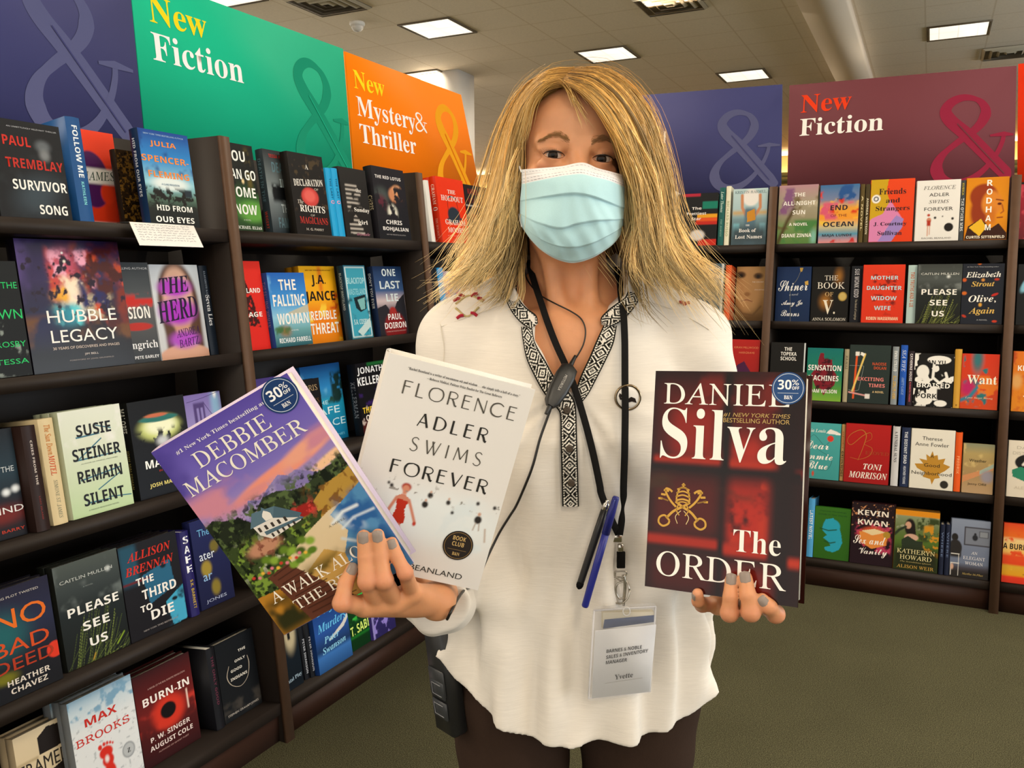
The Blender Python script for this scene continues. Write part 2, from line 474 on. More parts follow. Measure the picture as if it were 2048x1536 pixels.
def ceiling_mat():
    m, t, b = nt('acoustic_tile_ceiling')
    tc = t.nodes.new('ShaderNodeTexCoord')
    mp = t.nodes.new('ShaderNodeMapping'); mp.inputs['Location'].default_value = (4.75 + 0.305, -8.10 + 0.305, 0)
    br = t.nodes.new('ShaderNodeTexBrick')
    br.offset = 0.0; br.inputs['Scale'].default_value = 1.0
    br.inputs['Brick Width'].default_value = 0.61; br.inputs['Row Height'].default_value = 0.61
    br.inputs['Mortar Size'].default_value = 0.009; br.inputs['Mortar Smooth'].default_value = 0.2; br.inputs['Bias'].default_value = -0.5
    br.inputs['Color1'].default_value = (*lin('#fbeedb'), 1); br.inputs['Color2'].default_value = (*lin('#f7e9d4'), 1)
    br.inputs['Mortar'].default_value = (*lin('#ecdcc4'), 1)
    n = t.nodes.new('ShaderNodeTexNoise'); n.inputs['Scale'].default_value = 60; n.inputs['Detail'].default_value = 5
    t.links.new(tc.outputs['Object'], mp.inputs['Vector']); t.links.new(mp.outputs['Vector'], br.inputs['Vector'])
    t.links.new(tc.outputs['Object'], n.inputs['Vector'])
    mr = t.nodes.new('ShaderNodeMapRange'); mr.inputs[3].default_value = 0.9; mr.inputs[4].default_value = 1.1
    t.links.new(n.outputs['Fac'], mr.inputs[0])
    mx = t.nodes.new('ShaderNodeMix'); mx.data_type = 'RGBA'; mx.blend_type = 'MULTIPLY'; mx.inputs['Factor'].default_value = 1
    t.links.new(br.outputs['Color'], mx.inputs[6]); t.links.new(mr.outputs[0], mx.inputs[7])
    t.links.new(mx.outputs[2], b.inputs['Base Color'])
    b.inputs['Roughness'].default_value = 0.95; b.inputs['Specular IOR Level'].default_value = 0.1
    return m

def emit_mat(name, col, st):
    m, t, b = nt(name)
    tc = t.nodes.new('ShaderNodeTexCoord')
    br = t.nodes.new('ShaderNodeTexBrick'); br.offset = 0
    br.inputs['Scale'].default_value = 1; br.inputs['Brick Width'].default_value = 0.186; br.inputs['Row Height'].default_value = 0.28
    br.inputs['Mortar Size'].default_value = 0.006
    br.inputs['Color1'].default_value = (*col, 1); br.inputs['Color2'].default_value = (*[c * .93 for c in col], 1)
    br.inputs['Mortar'].default_value = (*[c * .72 for c in col], 1)
    t.links.new(tc.outputs['Object'], br.inputs['Vector'])
    t.links.new(br.outputs['Color'], b.inputs['Emission Color'])
    b.inputs['Emission Strength'].default_value = st
    b.inputs['Base Color'].default_value = (0.8, 0.78, 0.7, 1)
    return m
M_LAMP = emit_mat('lit_prismatic_diffuser', (1.0, 0.93, 0.78), 1.15)

def struct(name, mb, mat):
    o = mb.build(name, mat, M=M_ROOM); o['kind'] = 'structure'; return o

struct('floor', MB().box((-14, -6, -0.05), (12, 21, 0)), carpet_mat())
struct('ceiling', MB().box((-14, -6, CEIL), (12, 21, CEIL + 0.05)), ceiling_mat())
WALLC = lin('#c9a873')
struct('wall_back', MB().box((-14, 20.0, 0), (12, 20.1, CEIL), WALLC), M_PLAIN)
struct('trim_1', MB().box((-14, 19.3, 3.28), (12, 19.98, 3.36), lin('#7c7040')).box((-14, 19.3, 3.36), (12, 19.34, 3.46), lin('#7c7040')), M_PLAIN)
cl = bpy.data.lights.new('cove_strip', 'AREA'); cl.shape = 'RECTANGLE'; cl.size = 20; cl.size_y = 0.1; cl.energy = 420; cl.color = (1, .83, .52)
co = bpy.data.objects.new('cove_strip', cl); S.collection.objects.link(co); co.parent = bpy.data.objects['trim_1']
co.matrix_basis = Matrix.Translation((-1, 19.75, 3.40)) @ Matrix.Rotation(math.radians(160), 4, 'X')
struct('trim_2', MB().box((-1.205, -6, 3.75), (-0.806, 20, CEIL + .02), lin('#e2d2bc')), M_PLAIN)
col0 = np.array([-0.65, 11.15, 0.0])
pl = MB().box((0, 0, 0), (0.55, 0.42, CEIL), lin('#cfcac2'))
pil = pl.build('pillar', M_PLAIN); pil['kind'] = 'structure'
pil.matrix_world = Matrix.Translation(Vector(col0)) @ Matrix(((-E1[0], E2[0], 0, 0), (-E1[1], E2[1], 0, 0), (0, 0, 1, 0), (0, 0, 0, 1)))

# storefront windows behind the photographer: frame, mullions and the daylight they let in
wf = MB()
for x in np.linspace(-6, 8, 8): wf.box((x - .04, -5.98, .25), (x + .04, -5.88, 3.0), lin('#3a3835'))
for z in (.25, 3.0): wf.box((-6, -5.98, z - .04), (8, -5.88, z + .04), lin('#3a3835'))
struct('window_1', wf, M_PLAIN)
wl_ = bpy.data.lights.new('daylight', 'AREA'); wl_.shape = 'RECTANGLE'; wl_.size = 14; wl_.size_y = 2.7; wl_.energy = WINDOW_POWER; wl_.color = (0.86, 0.93, 1.0)
wo = bpy.data.objects.new('daylight', wl_); S.collection.objects.link(wo); wo.parent = bpy.data.objects['window_1']
wo.matrix_basis = Matrix.Translation((1, -5.80, 1.62)) @ Matrix.Rotation(math.radians(90), 4, 'X')

wf = MB()
for y in np.linspace(0, 16, 9): wf.box((11.4, y - .04, .25), (11.5, y + .04, 3.6), lin('#3a3835'))
for z in (.25, 3.6): wf.box((11.4, 0, z - .04), (11.5, 16, z + .04), lin('#3a3835'))
struct('window_2', wf, M_PLAIN)
wl_ = bpy.data.lights.new('daylight', 'AREA'); wl_.shape = 'RECTANGLE'; wl_.size = 16; wl_.size_y = 3.3; wl_.energy = 800; wl_.color = (0.74, 0.87, 1.0)
wo = bpy.data.objects.new('daylight', wl_); S.collection.objects.link(wo); wo.parent = bpy.data.objects['window_2']
wo.matrix_basis = Matrix.Translation((11.3, 8, 1.9)) @ Matrix.Rotation(math.radians(90), 4, 'Z') @ Matrix.Rotation(math.radians(90), 4, 'X')

# ---------------------------------------------------------------- ceiling lamps on their staggered grid
lamp_mesh = {}
def ceiling_lamp(e1, e2, label, seen):
    p = E1 * e1 + E2 * e2
    M = Matrix.Translation((p[0], p[1], CEIL)) @ M_ROOM
    r = empty('ceiling_light', M=M)
    tag(r, label, 'light', 'square ceiling lights')
    if not lamp_mesh:
        fr = MB(); a, b = 0.305, 0.275
        for lo, hi in (((-a, -a, -.012), (a, -b, .004)), ((-a, b, -.012), (a, a, .004)), ((-a, -b, -.012), (-b, b, .004)), ((b, -b, -.012), (a, b, .004))):
            fr.box(lo, hi, lin('#6a5c48'))
        o = fr.build('frame', M_PLAIN, r); lamp_mesh['f'] = o.data
        o = MB().box((-b, -b, -.006), (b, b, .002)).build('diffuser', M_LAMP, r); lamp_mesh['d'] = o.data
    else:
        link('frame', lamp_mesh['f'], r); link('diffuser', lamp_mesh['d'], r)
    L = bpy.data.lights.new('tube_light', 'AREA'); L.shape = 'SQUARE'; L.size = 0.54; L.energy = LAMP_POWER; L.color = (1.0, 0.86, 0.67)
    lo = bpy.data.objects.new('tube_light', L); S.collection.objects.link(lo); lo.parent = r; lo.location = (0, 0, -0.016)
for i in range(-7, 5):
    for j in range(-7, 5):
        e1 = -4.75 + 1.22 * (i - j); e2 = 8.10 + 1.83 * (i + j)
        if not (-8.6 < e1 < -1.4 or 0.5 < e1 < 5.5) or not (-4.2 < e2 < 13): continue
        if e1 > 0 and e2 > 7: continue
        nm = {(0, 0): 'square ceiling light glowing nearest above the orange sign', (1, 0): 'square ceiling light glowing just above the blond hair',
              (0, 1): 'square ceiling light partly hidden by the orange sign top edge', (2, 0): 'square ceiling light glowing above the navy sign',
              (-1, 0): 'square ceiling light cut off by the green sign top edge'}.get((i, j), 'square glowing ceiling light out of view or behind other things')
        ceiling_lamp(e1, e2, nm, True)
ceiling_lamp(0.14, 10.70, 'square ceiling light glowing beyond the beam above the maroon sign', True)

# ---------------------------------------------------------------- vents and camera dome
def vent(e1, e2, label, sc=1.0):
    p = E1 * e1 + E2 * e2
    r = empty('ceiling_vent', M=Matrix.Translation((p[0], p[1], CEIL)) @ M_ROOM)
    tag(r, label, 'vent', 'square ceiling vents')
    a = 0.30 * sc
    MB().box((-a, -a, -.004), (a, a, .002), lin('#7d7260')).build('backing', M_PLAIN, r)
    for k in range(4):
        o = a * (1 - k * .26); w = 0.028
        f = MB()
        P = np.array([[(-o, -o, -.006), (o, -o, -.006), (o, o, -.006), (-o, o, -.006), (-o, -o, -.006)],
                      [(-o + w, -o + w, -.026), (o - w, -o + w, -.026), (o - w, o - w, -.026), (-o + w, o - w, -.026), (-o + w, -o + w, -.026)]], float)
        f.grid(P, lin('#cbbfa9'))
        f.grid(P + (0, 0, -.002), lin('#cbbfa9'), flip=True)
        f.build('vane', M_PLAIN, r)
vent(*(np.array([-1.72, 8.50]) @ np.array([E1[:2], E2[:2]]).T), 'square ceiling vent above the green sign')
vent(*(np.array([1.52, 8.56]) @ np.array([E1[:2], E2[:2]]).T), 'square ceiling vent high above the blond hair')
vent(*(np.array([5.85, 10.45]) @ np.array([E1[:2], E2[:2]]).T), 'square ceiling vent over the maroon sign far end')
dm = empty('camera_dome', (-1.55, 9.13, CEIL)); tag(dm, 'small white dome camera on ceiling above the green sign', 'camera')
MB().lathe([(0.075, 0.002), (0.08, -.02), (0.07, -.035)], lin('#e6e2da'), M=Matrix()).build('base', M_PLASTIC, dm, True)
MB().lathe([(0.066, -.035), (0.06, -.06), (0.042, -.083), (0.012, -.094)], lin('#cfcac2')).build('dome', M_GLOSS, dm, True)

# ---------------------------------------------------------------- bookcase frames
class Wall:
    def __init__(s, n, a, d, k):
        s.n = np.array([*n, 0.0]); s.a = np.array([*a, 0.0]); s.d = d; s.k = k
    def front(s, z): return s.d + s.k * (z - CH)          # the leaning front edge of the side panels
    def pt(s, sv, z, off=0.0, lean=True):
        return s.a * sv + s.n * ((s.front(z) if lean else s.d) + off) + EZ * z
LW = Wall((-0.8903, 0.4554), (-0.4554, -0.8903), 1.75825, 0.087424)
RW = Wall((0.4354, 0.9002), (-0.9002, 0.4354), 3.92795, 0.141547)
ZS = [0, 1.45965, 1.1252, 0.78857, 0.45655, 0.12007]
TILT = 0.13
DEPTH = 0.30
CB = lin('#241c17'); CB2 = lin('#1d1713'); CE = lin('#543d2d'); CK = lin('#331e15')

def prism(mb, W, s0, s1, prof, col):
    """prof: [(off from the plane d, z)] polygon extruded from s0 to s1 along the wall"""
    n = len(prof)
    v = [W.a * s + W.n * (W.d + o) + EZ * z for s in (s0, s1) for o, z in prof]
    i = np.arange(n); j = np.roll(i, -1)
    mb.add(np.array(v), [np.stack([i, j, j + n, i + n], -1)[:, ::-1], np.array([i]), np.array([i[::-1] + n])], col)
    return mb

def bookcase(W, s0, s1, label, last=False):
    """one bay from s0 down to s1; owns the side panel at s0 (and at s1 when last)"""
    base = W.pt((s0 + s1) / 2, 0.0, 0.15)
    r = empty('bookcase', base); tag(r, label, 'bookcase', 'dark bookcase bays')
    Mi = Matrix.Translation(-Vector(base))
    fo = lambda z: W.front(z) - W.d
    top, bk = 1.71, fo(1.71) + 0.238
    t = 0.016
    for sv in ([s0, s1] if last else [s0]):
        mb = MB(); prism(mb, W, sv + t, sv - t, [(fo(0) + .004, 0), (bk, 0), (bk, top), (fo(top) + .004, top)], CB)
        p = mb.build('side_panel', M_WOOD, r, M=Mi)
        mb = MB(); prism(mb, W, sv + t + .0008, sv - t - .0008, [(fo(0) - .004, 0), (fo(0) + .006, 0), (fo(top) + .006, top), (fo(top) - .004, top)], CE)
        mb.build('edge_band', M_WOOD, p)
    a, b = s0 - t, s1 + t
    mb = MB(); prism(mb, W, a, b, [(bk - .02, 0.0), (bk, 0.0), (bk, top - .01), (bk - .02, top - .01)], CB2)
    mb.build('back_panel', M_WOOD, r, M=Mi)
    for z in ZS[1:]:
        f = fo(z); d = bk - .021 - f
        mb = MB(); prism(mb, W, a, b, [(f + .002, z - .034), (f + .022, z - .036), (bk - .021, z - .026 - TILT * d), (bk - .021, z - TILT * d), (f + .004, z - .001)], CB)
        sh = mb.build('shelf', M_WOOD, r, M=Mi)
    zb = ZS[5] - 0.037; f = fo(zb) + .018
    mb = MB(); prism(mb, W, a, b, [(f, 0), (f + .02, 0), (f + .02, zb), (f, zb)], CK)
    mb.build('kick_plate', M_WOOD, r, M=Mi)
    return r
bookcase(LW, -0.83, -1.787, 'dark bookcase bay under the purple sign, nearest the camera')
bookcase(LW, -1.787, -2.752, 'dark bookcase bay under the green sign')
bookcase(LW, -2.752, -3.71, 'dark bookcase bay under the orange sign', last=True)
bookcase(RW, 1.40, 0.640, 'dark bookcase bay under the navy sign')
bookcase(RW, 0.640, -0.287, 'dark bookcase bay under the maroon sign')
bookcase(RW, -0.287, -1.214, 'dark bookcase bay under the red sign', last=True)

# ---------------------------------------------------------------- header signs
SO = 0.25
def sign(W, corners, label, col, texts=(), amps=(), frag=None):
    """corners: [(s, z)] counter-clockwise seen from the aisle; coordinates of lettering are (s, z) too"""
    c = np.array(corners); sm = c[:, 0].mean(); zb = c[:, 1].min()
    org = W.pt(sm, zb, SO)
    def mp(v):                       # x = -s, y = depth, z
        s = -v[:, 0]; z = v[:, 2]
        return (W.a * s[:, None] + W.n * (W.front(z) + SO + v[:, 1])[:, None] + EZ * z[:, None]) - org
    mb = MB()
    n = len(c)
    x = np.concatenate([-c[:, 0], -c[:, 0]]); y = np.repeat([0.0, 0.008], n); z = np.concatenate([c[:, 1]] * 2)
    i = np.arange(n); j = np.roll(i, -1)
    mb.add(np.stack([x, y, z], -1), [np.array([i]), np.array([i[::-1] + n]), np.stack([i, i + n, j + n, j], -1)], lin(col))
    for (x0, z0, w, h, c2, clip, ln) in amps:
        put_ampersand(mb, x0, z0, w, h, -0.0008, c2, clip, line=ln)
    for (s_, x0, x1, z0, z1, c2) in texts:
        put_text(mb, s_, 'b', (x0 + x1) / 2, (z0 + z1) / 2, x1 - x0, z1 - z0, -0.0018, c2, res=6)
    mb.v = [mp(v) for v in mb.v]
    o = mb.build('header_sign', M_SIGN)
    o.location = Vector(org)
    tag(o, label, 'sign', 'category signs on top of the bookcases')
    return o
NAVY, NAVY2 = '#404270', '#565980'
sign(LW, [(-0.82, 1.66), (-1.738, 1.66), (-1.752, 2.172), (-0.82, 2.172)], 'purple-blue header sign with a pale ampersand beside the green sign', NAVY,
     amps=[(1.42, 1.69, .30, .39, NAVY2, (1.0, 1.74, 1.67, 2.16), '#404270')])
sign(LW, [(-1.742, 1.66), (-2.682, 1.66), (-2.699, 2.175), (-1.754, 2.175)], 'green header sign reading New Fiction in yellow and white', '#16ad86',
     texts=[('New', 1.806, 2.02, 2.050, 2.128, '#f4dd1e'), ('Fiction', 1.803, 2.155, 1.944, 2.024, '#f4f6f4')],
     amps=[(2.40, 1.690, .30, .39, '#14906f', (2.3, 2.684, 1.67, 2.16), '#16ad86')])
sign(LW, [(-2.695, 1.66), (-3.690, 1.66), (-3.568, 2.162), (-2.710, 2.168)], 'orange header sign reading New Mystery and Thriller', '#f07c05',
     texts=[('New', 2.744, 2.945, 2.040, 2.110, '#f7e01c'), ('Mystery', 2.748, 3.150, 1.918, 2.012, '#fbf7f2'), ('Thriller', 2.752, 3.140, 1.838, 1.911, '#fbf7f2')],
     amps=[(3.318, 1.69, .29, .385, '#f5a81c', (3.2, 3.665, 1.67, 2.15), '#f07c05'), (3.155, 1.942, .085, .075, '#fbf7f2', None, None)])
sign(RW, [(1.40, 1.66), (0.645, 1.66), (0.668, 2.208), (1.40, 2.224)], 'navy header sign with a faint ampersand beside the maroon sign', NAVY,
     amps=[(-0.962, 1.735, .30, .36, NAVY2, (-1.2, -0.662, 1.67, 2.2), '#404270')], texts=[('l', -1.226, -1.211, 1.975, 2.032, '#f4f4f2')])
sign(RW, [(0.618, 1.66), (-0.298, 1.66), (-0.282, 2.190), (0.635, 2.200)], 'maroon header sign reading New Fiction in red and white', '#6c3a42',
     texts=[('New', -0.578, -0.360, 2.066, 2.148, '#e8401c'), ('Fiction', -0.578, -0.222, 1.960, 2.040, '#f6f4f0')],
     amps=[(0.00, 1.71, .30, .365, '#902440', (-0.3, 0.284, 1.67, 2.2), '#6c3a42')])
sign(RW, [(-0.310, 1.66), (-1.21, 1.66), (-1.20, 2.197), (-0.288, 2.197)], 'red header sign mostly out of the picture past the maroon sign', '#e2340f')
# ---------------------------------------------------------------- books
SIGN_OF = lambda W, s: (('purple' if s > -1.787 else 'green' if s > -2.752 else 'orange') if W == 'L' else ('navy' if s > .64 else 'maroon' if s > -.287 else 'red'))
SHELF = {1: 'top', 2: 'second', 3: 'third', 4: 'fourth', 5: 'bottom'}
PAGE = lin('#e4dccb')

def art_panel(mb, ops, tx, w, h, asp=None, nx=64, y=-0.0003, z0=0.0, x0=None, res=2, polys=(), strokes=(), gain=1.0):
    """front panel x in -w/2..w/2, z in z0..z0+h facing -y"""
    ny = max(8, int(nx * h / w))
    C = paint(ops, nx, ny, h / w)
    C = C * (.55 + .45 * np.clip(C.max(-1, keepdims=True) * 2.2, 0, 1)) * gain     # printing inks: deep darks
    x = np.linspace(-w / 2, w / 2, nx); z = np.linspace(z0 + h, z0, ny)
    X, Z = np.meshgrid(x, z)
    mb.grid(np.stack([X, np.full_like(X, y), Z], -1), C, flip=True)
    for k, (pts, c) in enumerate(polys):
        mb.poly([((p[0] - .5) * w, z0 + (1 - p[1]) * h) for p in pts], y - .00025 - k * .00001, lin(c))
    for (pts, wd, c) in strokes:
        P = np.array([((p[0] - .5) * w, z0 + (1 - p[1]) * h) for p in pts])
        if len(P) > 2: P = spline(P, 10 * len(P))
        wd_ = np.interp(np.linspace(0, 1, len(P)), np.linspace(0, 1, len(wd)), wd) * w if isinstance(wd, (list, tuple)) else np.full(len(P), wd * w)
        put_stroke(mb, P, wd_, y - .0004, c)
    for t in tx:
        st, s, xc, yc, tw, th, c = t[:7]
        rot = t[7] if len(t) > 7 else 0
        put_text(mb, s, st, (xc - .5) * w, z0 + (1 - yc) * h, tw * w, th * h, y - .0006, c, rot=rot, res=res, shear=t[8] if len(t) > 8 else 0)

def make_jacket(w, h, t, sp):
    """boards and spine of a hardcover with its printed jacket; front faces -y, spine at -x"""
    mb = MB(); b = 0.0026
    edge = lin(sp.get('c', '#202024'))
    mb.box((-w / 2, 0, 0), (w / 2, b, h), edge)
    mb.box((-w / 2, t - b, 0), (w / 2, t, h), edge)
    # rounded spine
    a = np.linspace(0, 1, 9); ys = a * t; xs = -w / 2 - 0.0035 * np.sin(a * np.pi)
    P = np.stack([np.stack([xs, ys, np.full(9, z)], -1) for z in (0.0, h)])
    mb.grid(P, edge)
    mb.grid(P + (0.0025, 0, 0), edge, flip=True)
    art_panel(mb, sp.get('ops') or [('g', [(0, sp['c']), (1, sp['c'])])], sp.get('tx', ()), w, h, nx=sp.get('q', 64), res=sp.get('res', 2), polys=sp.get('polys', ()), strokes=sp.get('strokes', ()), gain=sp.get('k', 1.0))
    for k_, ch in enumerate(sp.get('stack', '')):          # letters stacked upright down the spine
        n, tr = text_mesh(ch, 'sb', 2)[:2]
        yy = t * .5 - (n[:, 0] - .5) * .62 * t
        xx = -w / 2 - 0.0035 * np.sin(np.clip(yy / t, 0, 1) * np.pi) - 0.0006
        mb.add(np.stack([xx, yy, (.90 - .115 * k_) * h + (n[:, 1] - .5) * .085 * h], -1), tr, lin('#eef0f6'))
    for (s_, zc, ln, hh, c) in sp.get('sx', ()):           # spine lettering, reading downwards
        n, tr = text_mesh(s_, sp.get('sst', 'sb'), 2)[:2]
        p = (n - .5) * (ln * h, hh * t)
        yy = t * .5 + p[:, 1]
        xx = -w / 2 - 0.0035 * np.sin(np.clip(yy / t, 0, 1) * np.pi) - 0.0006
        mb.add(np.stack([xx, t - yy, (1 - zc) * h - p[:, 0]], -1)[:, [0, 1, 2]], tr, lin(c))
    return mb

def wall_frame(W, s, z, off):
    X = -W.a; Y = W.n * math.cos(TILT) - EZ * math.sin(TILT); Z = W.n * math.sin(TILT) + EZ * math.cos(TILT)
    p = W.pt(s, z, off) - EZ * math.tan(TILT) * max(off - .004, 0) + EZ * .0008
    return Matrix(((X[0], Y[0], Z[0], p[0]), (X[1], Y[1], Z[1], p[1]), (X[2], Y[2], Z[2], p[2]), (0, 0, 0, 1)))

def make_pages(w, h, t):
    mb = MB(); b = .0028
    mb.box((-w / 2 + .002, b, .004), (w / 2 - .004, t - b, h - .004), PAGE)
    return mb

def book(key, W, shelf, s, w, h, off, sp):
    Wn = LW if W == 'L' else RW
    sg = SIGN_OF(W, s)
    lab = '%s on %s shelf under %s sign' % (sp['l'], SHELF[shelf], sg)
    grp = 'books on the %s shelf under the %s sign' % (SHELF[shelf], sg)
    spine_out = sp.get('so', False)
    if spine_out:
        th, dp = w, 0.150
        if 'd' in sp: dp = sp['d']
        M = wall_frame(Wn, s, ZS[shelf], off)
        # the book's own frame: spine (-x) turned to the aisle
        R = Matrix(((0, 1, 0, -th / 2), (1, 0, 0, dp / 2 + .0036), (0, 0, 1, 0), (0, 0, 0, 1)))
        M = M @ Matrix(((0, -1, 0, th / 2), (1, 0, 0, dp / 2 + .0036), (0, 0, 1, 0), (0, 0, 0, 1)))
        w, t = dp, th
    else:
        t = sp.get('t', 0.028)
        M = wall_frame(Wn, s, ZS[shelf], off)
    n = sp.get('n', 1)
    r = empty('book', M=M); tag(r, lab, 'book', grp)
    jk = make_jacket(w, h, t, sp).build('dust_jacket', M_GLOSS if sp.get('gl') else M_JACKET, r)
    pg = make_pages(w, h, t).build('page_block', M_PAGES, r)
    ords = ['second', 'third', 'fourth']
    for i in range(1, n):
        dx = R_.uniform(-.003, .003)
        M2 = M @ Matrix.Translation((dx, i * (t + .0012), 0))
        r2 = empty('book', M=M2)
        tag(r2, '%s copy behind %s on %s shelf, %s bay' % (ords[i - 1], sp['sh'], SHELF[shelf], sg), 'book', grp)
        for src in (jk, pg):
            c = src.copy(); S.collection.objects.link(c); c.parent = r2
    return r
WH, BK = '#f2efe8', '#141416'
g1 = lambda a, b=None: ('g', [(0, a), (1, b or a)])
